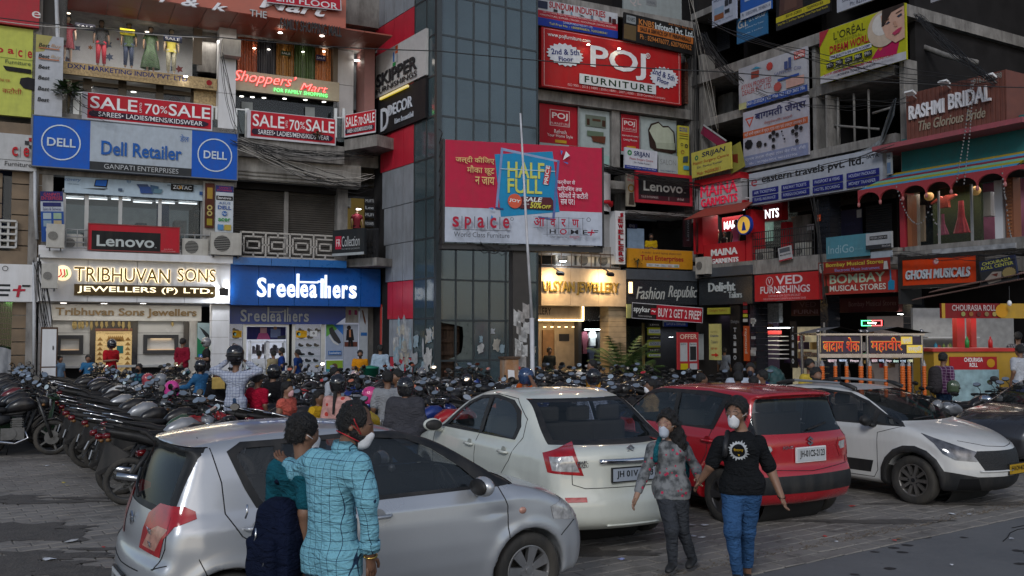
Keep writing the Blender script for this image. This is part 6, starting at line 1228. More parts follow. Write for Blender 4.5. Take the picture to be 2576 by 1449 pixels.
 mb=MB().add(vs,[(i*5+k,(i+1)*5+k,(i+1)*5+k+1,i*5+k+1)for i in range(5)for k in range(4)]);mb.ob('sheet',mat('torn_print',(.05,.06,.068),.5,var=.2,vs=5,dirt=1.,dcol=(.35,.38,.4)),t)
garment_block()
BE=building('bridal_building','teal and pink shop building with striped scalloped awning at the right',WD)
def bridal_block():
 S=BE;W=WD;A=lambda u,n=0.:W.a(u,n);Z=lambda u,v,n=0.:W.az(u,v,n)[1]
 BR=mat('brown_ribbed',(.15,.05,.035),.55,var=.2,vs=5);n=.7
 a0,zT=W.az(2278,238,n);_,zB=W.az(2278,355,n);a1=W.a(2543,n);w,h=a1-a0,zT-zB
 t=thing('bridal_sign','large brown ribbed sign box with raised white bridal shop name','sign',tuple(W.pt(a0,zB,n)),W.ang);k=44
 for i in range(k):mb=MB().box(i*w/k+.004,(0 if i%2 else.015),0,(i+1)*w/k-.004,.3,h);mb.ob('plank',BR,t)
 mb=MB().box(w+.01,0,0,w+.05,3,h);mb.ob('side_board',BR,t);mb=MB().box(0,.31,0,w,.4,h);mb.ob('backing',M_DARK,t)
 WL=mat('white_letter',(.6,.62,.62),.4)
 text('RASHMI',w*.05,h*.42,w*.42,h*.72,-.01,WL,t,ext=.08,bold=.04);text('BRIDAL',w*.47,h*.5-h*.05,w*.88,h*.77,-.01,WL,t,ext=.08,bold=.04)
 text('The Glorious Bride',w*.14,h*.15,w*.82,h*.36,-.01,H('9a9080'),t,ext=.02,shear=.25,bold=.01);text('9162995898',w*.71,h*.86,w*.98,h*.97,-.01,H('8a8a84'),t,bold=.01)
 for u,v,lb in((2290,234,'left'),(2375,208,'middle'),(2490,192,'right')):
  q=W.az(u,v,1.0);t2=thing('sign_lamp','flat white lamp on the top edge of the brown sign, the %s one'%lb,'lamp',tuple(W.pt(q[0],q[1],1.0)),W.ang);mb=MB().cbox((0,0,0),(.28,.2,.06),M=MR(-.4,4,'X'));mb.tube([(0,0,0),(0,.35,-.15)],.02,5);mb.ob('housing',M_WHITE,t2)
 PINK=mat('pink_slab',(.32,.07,.09),.7,dirt=.3);TEAL=mat('teal_wall',(.015,.15,.155),.7,var=.15,dirt=.25)
 q=S.px(2252,360,2640,372,.9);S.box('pink_slab',PINK,A(2255,0),q[1],aE:=A(2640),q[3],-3,1.0)
 q2=S.px(2268,375,2640,425,.15);S.box('teal_wall',TEAL,q2[0],q2[1]-.3,aE,q2[3]+.3,-3,.15)
 zt=Z(2262,432,.3);ze=Z(2235,468,1.3);cols=['a89030','4a90b8','803040','6aa890','98902a','3a88b0']
 n0,n1=.2,1.35;x0,x1=A(2262,.2),aE;L=x1-x0
 for i,c in enumerate(cols):
  f0,f1=i/6,(i+1)/6;mb=MB();y=lambda f:-(n0+(n1-n0)*f);z=lambda f:zt+(ze-zt)*f;e=lambda f:-.5*f
  mb.add([(x0+e(f0),y(f0),z(f0)),(x1,y(f0),z(f0)),(x1,y(f1),z(f1)),(x0+e(f1),y(f1),z(f1)),(x0+e(f0),y(f0)+.03,z(f0)-.03),(x1,y(f0)+.03,z(f0)-.03),(x1,y(f1)+.03,z(f1)-.03),(x0+e(f1),y(f1)+.03,z(f1)-.03)],[(0,3,2,1),(4,5,6,7),(3,7,6,2),(0,4,7,3)]);mb.ob('awning_stripe',H(c),S.root)
 sw=.78;x=x0-.5;nsc=int((x1-x)/sw)+1
 for i in range(nsc):
  mb=MB();pts=[(x,ze),(x+sw,ze),(x+sw,ze-.38)]+[(x+sw*.5+sw*.5*cos(q_*pi/10),ze-.38+.27*sin(q_*pi/10))for q_ in range(1,10)]+[(x,ze-.38)]
  mb.prism(pts,-1.38,-1.30);mb.ob('scallop',mat('scallop_red',(.3,.03,.04),.7),S.root)
  mb=MB().ell((x,-1.34,ze-.45),(.05,.05,.08),7,5);mb.ob('drop_ornament',mat('ornament',(.35,.12,.12),.6),S.root);x+=sw
 S.box('awning_soffit',M_DARK,x0,ze-.1,x1,ze-.05,0,1.25)
 RD=mat('red_column',(.4,.03,.05),.5);BRW=mat('brown_wood',(.2,.07,.03),.5)
 S.pbox('pillar',RD,2262,485,2281,632,-.2,.3);S.pbox('wood_post',BRW,2281,490,2289,628,-.2,.25);q=S.px(2289,490,2505,622,.1)
 S.box('window_back',mat('green_hedge_wall',(.03,.045,.015),.9,var=.7,vs=20,bump=.8),A(2343,-1),q[1],A(2466,-1),q[3]+.6,-1.3,-1.2);S.box('room_back',mat('pink_room',(.35,.12,.2),.6,var=.5,vs=1.2),q[0],q[1],q[2],q[3]+.6,-3.2,-3.1);S.pbox('cream_panel',mat('cream_wall',(.5,.4,.28),.7),2290,520,2330,610,-2.2,-2.1);S.pbox('shelf_unit',M_WHITEP,2468,485,2500,545,-2.2,-1.8)
 S.box('window_glass',mat('clear_glass',(.05,.06,.06),.05,alpha=.12,var=0),q[0],q[1],q[2],q[3]+.6,.05,.07);S.pbox('white_panel',M_WHITEP,2500,455,2530,605,-.1,.2);S.box('window_floor',M_CONC,q[0]-.5,q[1]-.15,aE,q[1],-3,.3)
 for u in(2361,2444):S.pbox('mullion',M_STEEL,u,480 if u<2400 else 462,u+4,620 if u<2400 else 608,.07,.13)
 area(W,2400,478,-.6,3.2,.5,26,(1,.85,.7));area(W,2480,478,-2.2,1,.5,8,(1,.9,.9))
 S.pbox('slatted_post',BRW,2528,445,2558,600,-.1,.25)
 for k in range(16):q3=S.px(2534,452+k*9,2552,455+k*9,.27);S.box('slat',mat('slat_brown',(.28,.11,.04),.5),q3[0],q3[1],q3[2],q3[3],.25,.28)
 def garment(u0,vT,u1,vB,c,lab,kind):
  q=S.px(u0,vT,u1,vB,-.6);w,h=q[2]-q[0],q[3]-q[1];t=thing('display_garment',lab,'clothes',tuple(W.pt(q[0],q[1],-.6)),W.ang);mb=MB();N=20
  if kind=='blouse':mb.prism([(w*.3,0),(w*.72,0),(w*.7,h*.55),(w,h*.9),(w*.98,h),(w*.62,h),(w*.5,h*.85),(w*.38,h),(w*.02,h*.55),(0,h*.4),(w*.3,h*.62)],-.06,.06)
  else:
   tw=.32 if kind=='skirt' else.26;vs=[]
   for j,(f,ww)in enumerate(((1,tw),(.75,tw*(1.15 if kind=='skirt' else.95)),(.5,tw*1.4),(0,.98))):
    for i in range(N):a=2*pi*i/N;r=ww*w/2*(1+.08*cos(i*3.3)*(1-f));vs.append((w/2+r*cos(a),r*.5*sin(a),h*f))
   mb.add(vs,[(j*N+i,(j+1)*N+i,(j+1)*N+(i+1)%N,j*N+(i+1)%N)for j in range(3)for i in range(N)],smooth=False)
  mb.ob('garment',mat('cloth_'+lab[:6],c,.7,var=.35,vs=10,sheen=.4),t)
 garment(2343,497,2414,527,(.5,.05,.025),'orange red blouse with spread sleeves in the bridal window','blouse');garment(2357,540,2393,592,(.38,.08,.16),'small pink sleeveless dress in the bridal window','dress');garment(2397,508,2446,588,(.5,.035,.05),'long red pleated skirt in the bridal window','skirt')
 for u,v in((2337,494),(2455,480)):a,z=W.az(u,v,-.5);t=thing('paper_ball','round %s in the bridal window'%('golden paper flower lantern' if u<2400 else 'lit golden flower cluster right of the skirt'),'lantern',tuple(W.pt(a,z,-.5)),W.ang);mb=MB().ell((0,0,0),(.14,.14,.14),12,8);mb.ob('ball',mat('gold_paper',(.45,.28,.1),.7,var=.5,vs=30,bump=1,bs=40,emit=(1,.6,.2),es=.1 if u<2400 else.6),t)
 S.pbox('sill_slab',M_CONC,2252,636,2580,650,-1,.5);S.pbox('wrapped_edge',mat('torn_wrap',(.3,.31,.33),.5,var=.5,vs=6),2345,628,2560,640,.5,.56)
 S.pbox('frame_post',M_BLKST,2258,640,2268,765,-.2,.8)
 t=sign(W,'bright orange musical shop sign with raised white name',(2270,655,2460,719),.8,'c83c10',[('s',.47,.15,.045,.14,8,'b84a50'),('o',.48,.13,.1,.02,'c8a8a8'),('t','GHOSH MUSICALS',.06,.42,.93,.78,'b8c0c8',{'bold':.03,'shear':.12,'ext':.06})],frame='2a2624',fth=.1,th=.25)
 sign(W,'tilted dark roll centre board with food pictures',(2470,652,2565,715),1.2,'1e2846',[('r',0,.42,1,1,'2a2c30'),('t','CHOURASIA',.08,.06,.9,.19,'a8a850',b3),('t','ROLL CENTER',.04,.23,.95,.36,'a8a850',b3),('p',[(.1,.75),(.35,.5),(.6,.55),(.55,.9),(.2,.95)],'8a8078'),('p',[(.3,.6),(.5,.58),(.45,.72)],'5a2a20'),('s',.8,.65,.2,.22,18,'8a7a50')],rot=.13)
 def tin(u0,v0,u1,v1,na,nb,label):
  a0,z1_=W.az(u0,v0,nb);a1=W.a(u1,nb);z0_=z1_;N=60;mb=MB();vs=[]
  for i in range(N*2+1):f=i/(2*N);x=a0+(a1-a0)*f;d=.035 if i%2 else 0;vs+=[(x,-nb,z0_+d+(f*.5 if label=='u' else f*.55)),(x,-na,z0_+.12+d+f*.5)]
  mb.add(vs,[(2*i,2*i+2,2*i+3,2*i+1)for i in range(2*N)]);return mb,a0
 mb,a0=tin(2292,757,2640,0,.9,1.6,'l');t=thing('tin_awning','long rusty corrugated awning over the red roll stall','awning',tuple(W.O),W.ang);mb.ob('sheet',mat('rusty_tin',(.16,.09,.075),.7,var=.3,vs=3,dirt=.5),t)
 mb,a0=tin(2335,738,2640,0,.7,1.3,'u');t=thing('tin_awning','shorter upper corrugated awning under the orange musical sign','awning',tuple(W.O),W.ang);mb.ob('sheet',mat('rusty_tin',(.16,.09,.075),.7,var=.3,vs=3,dirt=.5),t)
 Y0=21.5;cl=at_depth(2350,948,Y0);cr=at_depth(2553,948,Y0+.6)
 stl=thing('food_stall','red and yellow roll stall with posts, counter and lit back shelves','stall',(cl.x,Y0,0),R(6));w=(cr.x-cl.x);YE=mat('yellow_panel',(.40,.23,.01),.5,dirt=.15);RS=mat('red_gloss',(.42,.012,.012),.35)
 zc=at_depth(2350,878,Y0).z;zt_=at_depth(2370,762,Y0).z;zb_=at_depth(2370,800,Y0).z
 mb=MB().box(0,0,0,w,.9,zc-.06);mb.ob('counter',YE,stl);mb=MB().box(-.06,-.06,zc-.06,w*.93,.95,zc+.02);mb.ob('counter_top',RS,stl)
 mb=MB().box(w*.17,-.03,zc-.48,w*.7,-.01,zc-.18);mb.ob('panel',H('a01c24'),stl);mb=MB().box(w*.17,-.03,.3,w*.72,-.012,zc-.48);mb.ob('menu_print',mat('menu_blue',(.25,.38,.42),.5,var=.4,vs=7),stl)
 text('CHOURASIA',w*.33,zc-.3,w*.54,zc-.2,-.035,M_WHITE,stl,bold=.02);text('ROLL',w*.39,zc-.42,w*.48,zc-.32,-.035,M_WHITE,stl,bold=.02);o=ring_mesh(w*.63,zc-.33,.1,.001).ob('disc_print',H('c08a20'),stl);o.location.y=-.036
 for(ua,ub)in((2425,2446),(2463,2477)):xa,xb=at_depth(ua,878,Y0+1.4).x-cl.x,at_depth(ub,878,Y0+1.4).x-cl.x;mb=MB().box(xa,1.3,0,xb,1.5,zt_);mb.ob('post',RS,stl)
 xa=at_depth(2371,780,Y0+.3).x-cl.x;xb=at_depth(2640,780,Y0+.3).x-cl.x;mb=MB().box(xa,.25,zb_,xb,.33,zt_);mb.ob('sign_board',H('78161c'),stl)
 for x0_,x1_ in((xa,xa+.08),(xb-1.05,xb-.2)):mb=MB().box(x0_,.235,zb_,x1_,.249,zt_);mb.ob('panel',YE,stl)
 xx=lambda u:at_depth(u,780,Y0+.2).x-cl.x
 text('CHOURASIA ROLL',xx(2402),zb_+(zt_-zb_)*.5,xx(2520),zb_+(zt_-zb_)*.9,.22,H('b0a0a0'),stl,bold=.02);o=ring_mesh(xx(2536),(zb_+zt_)/2,.16,.001).ob('disc_print',H('c08a20'),stl);o.location.y=.22
 for k in range(5):o=ring_mesh(xx(2432+k*21),zb_+.1,.055,.001,12).ob('food_print',H(('8a8a50','8a5a30','5a2020','7a6a48','9a8a50')[k]),stl);o.location.y=.22
 mb=MB().box(w*.6,3.2,0,w+2,3.3,2.9);mb.ob('back_wall',mat('stall_back',(.2,.2,.2),.6,var=.3),stl);mb=MB().box(w*.62,2.2,0,w+1,2.6,.95);mb.ob('tiled_bench',M_WHITEP,stl)
 for z in(1.35,1.75,2.1):mb=MB().box(w*.66,2.7,z,w+.7,3.1,z+.03);mb.ob('shelf',M_STEEL,stl)
 for i in range(22):x=w*.68+rng.random()*1.2;z=rng.choice((1.38,1.78,.97));mb=MB();r_=ru(.03,.05);hh=ru(.12,.24);mb.lathe([(r_,0),(r_,hh*.7),(r_*.4,hh*.85),(r_*.4,hh)],8,M=MT((x,2.85,z)));mb.ob('bottle',rng.choice([H('7a1c10'),H('5a6a30'),H('8a7a60'),H('2a6a80'),M_WHITE]),stl)
 for x,c in((w*.52,(.02,.25,.05)),(w*.79,(.45,.02,.02))):t2=thing('sauce_bottle','%s sauce bottle standing on the stall counter'%('green' if c[1]>.1 else 'red'),'bottle');t2.location=stl.matrix_basis@Vector((x,.5,zc+.02));mb=MB().lathe([(0,0),(.05,0),(.05,.17),(.03,.2),(.012,.27),(0,.27)],10);mb.ob('body',mat('sauce%.1f'%c[0],c,.4),t2)
 l=bpy.data.lights.new('lamp_light','AREA');l.energy=22;l.size=2;l.color=(1,.97,.9);o=bpy.data.objects.new('lamp_light',l);o.location=stl.matrix_basis@Vector((w*.8,1.8,2.7));COL.objects.link(o)
 p=stl.matrix_basis@Vector((xx(2541),.0,zb_+.35));t2=thing('hanging_bulb','unlit round bulb hanging before the stall sign','lamp',tuple(p));mb=MB().ell((0,0,0),(.05,.05,.07),10,7);mb.ob('bulb',M_WHITE,t2);mb=MB().cyl((0,0,.06),(0,0,.4),.01,n=5);mb.ob('cord',M_WIRE,t2)
 b=thing('glass_office','blue glass office block far behind the right corner','building',(at_depth(2545,150,60).x,60,0),R(-50));mb=MB().box(-3,0,0,16,12,22.5);mb.ob('wall',mat('far_teal',(.08,.22,.27),.3,var=.2,vs=.5),b)
 for k in range(12):mb=MB().box(-2.8+k*1.5,-.08,0,-2.5+k*1.5,0,23);mb.ob('pier',mat('far_pale',(.35,.4,.43),.5),b)
 for k in range(6):mb=MB().box(-3,-.04,3*k+2,16,-.0,3*k+3.6);mb.ob('window',mat('far_glass',(.03,.09,.12),.15),b)
bridal_block()
def cart():
 Y=19.5;p=at_depth(2052,930,Y);q=at_depth(2320,930,Y+.0);w=q.x-p.x
 t=thing('snack_cart','silver framed milkshake cart with red Hindi letters and orange carrot garlands','cart',(p.x,Y,0));CH=mat('chrome_frame',(.35,.33,.33),.25,.9,var=.3,vs=6);zz=lambda v:at_depth(2100,v,Y).z;xf=lambda u:at_depth(u,900,Y).x-p.x
 x1,x2,xm=xf(2059),xf(2319),xf(2170);z0,z1,z2,z3=zz(965),zz(914),zz(890),zz(846)
 for x in(x1,xm-.03,xm+.1,x2):mb=MB().cyl((x,0,.3),(x,0,z3+.05),.035,n=8);mb.ell((x,0,z3+.1),(.05,.05,.05),8,6);mb.ob('post',CH,t)
 for x in(x1,x2):mb=MB().cyl((x,1.1,.3),(x,1.1,z3+.05),.035,n=8);mb.ob('post',CH,t)
 mb=MB().box(x1,-.03,z2-.08,x2,1.1,z2);mb.ob('canopy_frame',CH,t);mb=MB().box(x1,0,.45,x2,1.1,.95);mb.ob('body',CH,t,.01);mb=MB().box(x1-.05,-.05,z3+.02,x2+.05,1.15,z3+.06);mb.ob('roof_rim',CH,t)
 mb=MB();xc=(x1+xm)/2
 for(a,b)in((x1-.15,xm+.05),(xm+.0,x2+.15)):
  N=12
  for i in range(N):f,g=i/N,(i+1)/N;xa,xb=a+(b-a)*f,a+(b-a)*g;za,zb=z3+.07+.13*(1-abs(2*f-1)),z3+.07+.13*(1-abs(2*g-1));mb.add([(xa,-.15,za),(xb,-.15,zb),(xb,1.2,zb-.02),(xa,1.2,za-.02)],[(0,1,2,3)])
 mb.ob('roof_sheet',mat('striped_sheet',(.12,.12,.12),.6,var=.8,vs=9),t)
 for(a,b,s,lab)in((x1+.05,xm-.05,'बादाम शेक',0),(xm+.13,xm+.13+(x2-xm)*.58,'महावीर',1)):
  mb=MB().box(a,-.05,z2+.01,b if lab==0 else x2-.05,-.02,z3);mb.ob('name_board',mat('navy_print',(.03,.015,.04),.5,var=.8,vs=8),t)
  text(dev(s),a+.03,z2+.03,b-.03,z3-.02,-.055,mat('lit_yellow_edge',(.8,.5,.05),.5,emit=(1,.6,.05),es=.25,var=0),t,bold=.055);text(dev(s),a+.04,z2+.04,b-.04,z3-.03,-.062,mat('lit_red_fill',(.5,.02,.01),.5,emit=(.8,.05,.02),es=.25,var=0),t,bold=.012)
 for(xa,xb,za,zb,s)in((xf(2264),xf(2292),.55,.98,'कुल्फी'),(xf(2278),xf(2317),.05,.5,'लस्सी')):mb=MB().box(xa,-.075,z2+(z3-z2)*za,xb,-.06,z2+(z3-z2)*zb);mb.ob('panel',mat('lit_yellow',(.7,.5,.08),.5,emit=(1,.7,.1),es=.2),t);text(dev(s),xa+.03,z2+(z3-z2)*(za+.05),xb-.03,z2+(z3-z2)*(zb-.05),-.08,M_WHITE,t,bold=.02)
 for(a,b)in((x1+.15,xm-.08),(xm+.15,x2-.2)):
  mb=MB().box(a,-.06,z1+.0,b,-.035,z2-.1);mb.ob('strip_board',M_BLACK,t);k=3 if a<1 else 6
  for i in range(k):text(dev(('बादाम','काजू','पिस्ता','केसर','मलाई','आम')[i]),a+(b-a)*(i+.1)/k,z1+.02,a+(b-a)*(i+.9)/k,z2-.12,-.065,glow('cartlet%d'%i,((.9,.5,.6),(.4,.6,1),(.9,.6,.7),(.5,.9,.7),(.4,.7,1),(.9,.9,.3))[i],.5),t,bold=.02)
 CAR=mat('orange_carrot',(.6,.12,.01),.5,var=.2)
 for i,u in enumerate((2063,2096,2124,2160,2182,2222,2264,2280,2318)):
  g=thing('carrot_garland','orange carrot stack hanging under the cart canopy, number %s from the left'%('one two three four five six seven eight nine'.split()[i]),'garland',(p.x+xf(u),Y-.12,z1-.05),0,'carrot stacks hanging from the cart')
  mb=MB();z=0;r=.045+.012*(i%3==0)
  while z>-.62:mb.lathe([(r*.7,z),(r,z-.02),(r*.72,z-.05)],9);z-=.05
  mb.ob('carrots',CAR,g);mb=MB().lathe([(0,.14),(r*.5,.08),(r,.0)],9);mb.ob('bag',mat('clear_bag',(.4,.38,.4),.2,alpha=.5),g)
 for u in(2080,2110,2145,2205,2240,2300):mb=MB().lathe([(.035,.95),(.045,1.2),(.04,z1-.25),(.02,z1-.15)],9,M=MT((xf(u),.25,0)));mb.ob('glass_jar',mat('jar_dark',(.1,.05,.03),.2,var=.5),t)
 mb=MB()
 for s in(0,1):
  for yy in(.05,1.05):mb.lathe([(.3,-.02),(.32,0),(.3,.02),(.26,.02),(.26,-.02)],22,M=MT((x1+.5+s*(x2-x1-1),yy,.32))@MR(pi/2,4,'X'))
 mb.ob('wheels',M_BLKST,t)
cart()
def car_paint(name,col,metal=0.,rough=.3,dirt=.25):
 m=mat('car_paint_'+name,col,rough,metal,coat=.7,var=.05,vs=1.2,dirt=dirt,dcol=tuple(c*.55+.03 for c in col))
 nt=m.node_tree;b=nt.nodes['Principled BSDF'];L=nt.links
 geo=nt.nodes.new('ShaderNodeNewGeometry');out=nt.nodes['Material Output'];d=nt.nodes.new('ShaderNodeBsdfDiffuse');d.inputs['Color'].default_value=(.02,.02,.02,1)
 mx=nt.nodes.new('ShaderNodeMixShader');L.new(geo.outputs['Backfacing'],mx.inputs[0]);L.new(b.outputs[0],mx.inputs[1]);L.new(d.outputs[0],mx.inputs[2]);L.new(mx.outputs[0],out.inputs['Surface'])
 return m
CGLASS=mat('car_glass',(.015,.02,.022),.03,alpha=.5,var=0,spec=.9)
PLBLK=mat('black_plastic',(.014,.015,.017),.5,var=.15,vs=5,spec=.3,dirt=.4,dcol=(.09,.08,.07));LAMPRED=mat('red_lens',(.36,.006,.01),.1,coat=.8,var=.4,vs=11,emit=(.9,.02,.03),es=.02)
LAMPCLR=mat('clear_lens',(.5,.5,.5),.12,.3,coat=.6,var=.5,vs=26);CHROME=mat('chrome',(.7,.7,.72),.12,1.,var=0);TYRE=mat('tyre_rubber',(.022,.021,.02),.8,var=.3,vs=9,bump=.2,bs=60,dirt=.6,dcol=(.09,.078,.062))
RIM=mat('alloy_rim',(.36,.36,.37),.35,.8,var=.15,dirt=.5,dcol=(.12,.10,.08));ORLENS=mat('amber_lens',(.5,.26,.2),.15,coat=.6,var=.5,vs=18)
def chaikin(p,n=2):
 for _ in range(n):
  q=[]
  for i in range(len(p)):a,b=p[i],p[(i+1)%len(p)];q+=[(a[0]*.8+b[0]*.2,a[1]*.8+b[1]*.2),(a[0]*.2+b[0]*.8,a[1]*.2+b[1]*.8)]
  p=q
 return np.array(p)
def poly_grid(poly,step=.008,pad=.3):
 lo=poly.min(0)-pad;hi=poly.max(0)+pad;xs=np.arange(lo[0],hi[0],step);zs=np.arange(lo[1],hi[1],step)
 X,Z=np.meshgrid(xs,zs,indexing='ij');d=np.full(X.shape,9.);ins=np.zeros(X.shape,bool)
 for i in range(len(poly)):
  a,b=poly[i],poly[(i+1)%len(poly)];e=b-a;wx,wz=X-a[0],Z-a[1];t=np.clip((wx*e[0]+wz*e[1])/(e@e),0,1)
  d=np.minimum(d,(wx-t*e[0])**2+(wz-t*e[1])**2)
  c=(a[1]>Z)!=(b[1]>Z)
  if abs(e[1])>1e-9:ins^=c&(X<a[0]+(Z-a[1])*e[0]/e[1])
 d=np.sqrt(d);d[ins]*=-1
 def f(x,z):
  i=np.clip((x-lo[0])/step,0,len(xs)-1.001);j=np.clip((z-lo[1])/step,0,len(zs)-1.001);i0=i.astype(int);j0=j.astype(int);a=i-i0;b=j-j0
  return d[i0,j0]*(1-a)*(1-b)+d[i0+1,j0]*a*(1-b)+d[i0,j0+1]*(1-a)*b+d[i0+1,j0+1]*a*b
 return f
def wheel(x,y,r,wd,side,parent,rimm,spokes,steer=0.):
 w=bpy.data.objects.new('wheel',None);COL.objects.link(w);w.parent=parent;w.location=(x,y,r);w.rotation_euler=(0,0,steer+(0 if side>0 else pi))
 M=MR(-pi/2,4,'X');h=wd/2;rr=r*.66
 mb=MB().lathe([(rr,-h*.8),(r*.9,-h),(r*.975,-h*.8),(r,-h*.35),(r,h*.35),(r*.975,h*.8),(r*.9,h),(rr+.02,h*.9),(rr,h*.75)],40,M=M)
 mb.ob('tyre',TYRE,w)
 mb=MB().lathe([(rr,h*.75),(rr*.93,h*.8),(rr*.9,h*.5),(rr*.88,-h*.6)],36,M=M);mb.cyl((0,h*.55,0),(0,h*.7,0),rr*.2,n=16);n=spokes
 for k in range(n):
  a=2*pi*k/n;c,s_=cos(a),sin(a);t=rr*(.115 if n>7 else.17);t1=t*(1.3 if n<=7 else.9);px,pz=-s_,c
  r0,r1=rr*.15,rr*.92;y0,y1=h*.68,h*.8
  V=[(c*r0+px*t*.7,y0,s_*r0+pz*t*.7),(c*r0-px*t*.7,y0,s_*r0-pz*t*.7),(c*r1-px*t1,y1,s_*r1-pz*t1),(c*r1+px*t1,y1,s_*r1+pz*t1)]
  mb.add(V+[(v[0],v[1]-.04,v[2])for v in V],[(0,1,2,3),(0,3,7,4),(1,5,6,2),(3,2,6,7)])
 mb.ob('rim',rimm,w)
 mb=MB().cyl((0,-h*.6,0),(0,-h*.1,0),rr*.88,n=24);mb.ob('brake_drum',mat('brake_dark',(.02,.018,.016),.8),w)
 if n>4:
  mb=MB()
  for k in range(5):a=2*pi*k/5;mb.cyl((rr*.3*cos(a),h*.6,rr*.3*sin(a)),(rr*.3*cos(a),h*.76,rr*.3*sin(a)),.012,n=6)
  mb.cyl((0,h*.6,0),(0,h*.78,0),rr*.13,n=12);mb.ob('hub_cap',rimm if n<9 else PLBLK,w)
 return w
def make_car(sp):
 t=thing('parked_car',sp['label'],'car',(sp['pose'][0],sp['pose'][1],0),R(sp['pose'][2]));s=sp.get('scale',1.);t.scale=(s,s,s)
 g2=poly_grid(chaikin(sp['prof']));W=sp['w']/2;zs,ws=zip(*sp['wz']);xs,wx=zip(*sp['wx']);cf,cr=sp['curve'];xf,xr=sp['axles'];ra=sp['arch'];fl=sp.get('flare',.015)
 def half(x,z):
  h=np.interp(z,zs,ws)*np.interp(x,xs,wx)
  for xa in(xf,xr):d=np.hypot(x-xa,z-sp['r']);h=h+fl*np.exp(-((d-ra-.03)/.05)**2)*(z<.85)
  for(dx,dz,rx,rz,am)in sp.get('dents',()):h=h-am*np.exp(-((x-dx)/rx)**2-((z-dz)/rz)**2)
  return h
 def Fn(x,y,z):
  ay=np.abs(y);q=(ay/W)**2;k=np.tanh(x/.8);xx=x+np.where(k>0,cf,cr)*k*q*np.clip(np.abs(x)-.3,0,1.2)/1.2
  zz=z+.045*q*np.clip((z-.7)/.5,0,1)
  f=smax(g2(xx,zz),ay-half(x,z),sp.get('round',.09))
  for xa in(xf,xr):f=np.maximum(f,np.minimum(ra-np.hypot(x-xa,z-sp['r']),ay-.5))
  return f
 lo=(min(p[0]for p in sp['prof'])-.06,-W-.08,.1);hi=(max(p[0]for p in sp['prof'])+.06,W+.08,max(p[1]for p in sp['prof'])+.05)
 v,q=surface_nets(Fn,lo,hi,sp.get('cell',.03));v=project(Fn,v,4)
 bm=bmesh.new();vv=[bm.verts.new(p)for p in v]
 for f in q:
  try:bm.faces.new([vv[i]for i in f])
  except ValueError:pass
 bm.normal_update()
 lay=bm.faces.layers.int.new('part');names=['body'];mats_=[sp['paint']]
 for ft in sp['features']:
  nm,m,view,az,poly,rng_=ft;names.append(nm);mats_.append(m);pid=len(names)-1;a=R(az);ca,sa=cos(a),sin(a)
  for sd in((1,-1)if view!='mid' else(0,)):
   sg=-1 if rng_=='rear' else 1
   if sd==0:vd=Vector((sg,0,0));hv=Vector((0,1,0))
   else:vd=Vector((sg*ca,sd*sa,0));hv=Vector((-sg*sa,sd*ca,0))
   if sd and ft[3]==90:vd=Vector((0,sd,0));hv=Vector((1,0,0))
   P=[Vector((p[0],p[1]))for p in poly];hmin=min(p.x for p in P)-.05;hmax=max(p.x for p in P)+.05;zmin=min(p.y for p in P)-.05;zmax=max(p.y for p in P)+.05
   def ok(f):
    c=f.calc_center_median();hh=c.dot(hv)
    if not(hmin<hh<hmax and zmin<c.z<zmax and f.normal.dot(vd)>.12):return False
    if sd and c.y*sd<0:return False
    if rng_=='rear' and c.x>0:return False
    if rng_=='front' and c.x<0:return False
    return True
   sub=[f for f in bm.faces if ok(f)]
   area_=sum(P[i].x*P[(i+1)%len(P)].y-P[(i+1)%len(P)].x*P[i].y for i in range(len(P)))
   for i in range(len(P)):
    A_,B_=P[i],P[(i+1)%len(P)];mid=(A_+B_)/2;ln=(B_-A_).length/2+.05;n2=Vector((B_.y-A_.y,A_.x-B_.x)).normalized()
    fs=[f for f in sub if f.is_valid and(lambda c:abs((c-mid).dot(n2))<.05 and(c-mid).length<ln+.03)(Vector((f.calc_center_median().dot(hv),f.calc_center_median().z)))]
    if not fs:continue
    geom=list({e for f in fs for e in f.edges})+list({w for f in fs for w in f.verts})+fs
    r_=bmesh.ops.bisect_plane(bm,geom=geom,dist=1e-5,plane_co=hv*A_.x+Vector((0,0,A_.y)),plane_no=(hv*n2.x+Vector((0,0,n2.y))))
    sub=[f for f in set(sub)|{g for g in r_['geom']if isinstance(g,bmesh.types.BMFace)}if f.is_valid]
   bm.normal_update()
   for f in sub:
    if not f.is_valid:continue
    c=f.calc_center_median();x,z=c.dot(hv),c.z;ins=False
    for i in range(len(P)):
     a_,b_=P[i],P[(i+1)%len(P)]
     if(a_.y>z)!=(b_.y>z)and x<a_.x+(z-a_.y)*(b_.x-a_.x)/(b_.y-a_.y):ins=not ins
    if ins:f[lay]=pid
 groups={}
 for f in bm.faces:groups.setdefault(f[lay],[]).append(f)
 for pid,fs in groups.items():
  islands=[fs]
  if pid:
   left=set(fs);islands=[]
   while left:
    st=[left.pop()];isl=[st[0]]
    while st:
     f=st.pop()
     for e in f.edges:
      for g in e.link_faces:
       if g in left:left.remove(g);st.append(g);isl.append(g)
    if len(isl)>3:islands.append(isl)
  for isl in islands:
   idx={};V=[];Fq=[];off=-.006 if 'window' in names[pid]or 'wind' in names[pid]else(.004 if pid else 0)
   for f in isl:
    Fq.append([])
    for w in f.verts:
     if w not in idx:idx[w]=len(V);V.append(tuple(w.co+w.normal*off))
     Fq[-1].append(idx[w])
   me=bpy.data.meshes.new(names[pid]);me.from_pydata(V,[],Fq);me.materials.append(mats_[pid]);me.polygons.foreach_set('use_smooth',[True]*len(Fq));me.update();link(me,names[pid],t)
 bm.free()
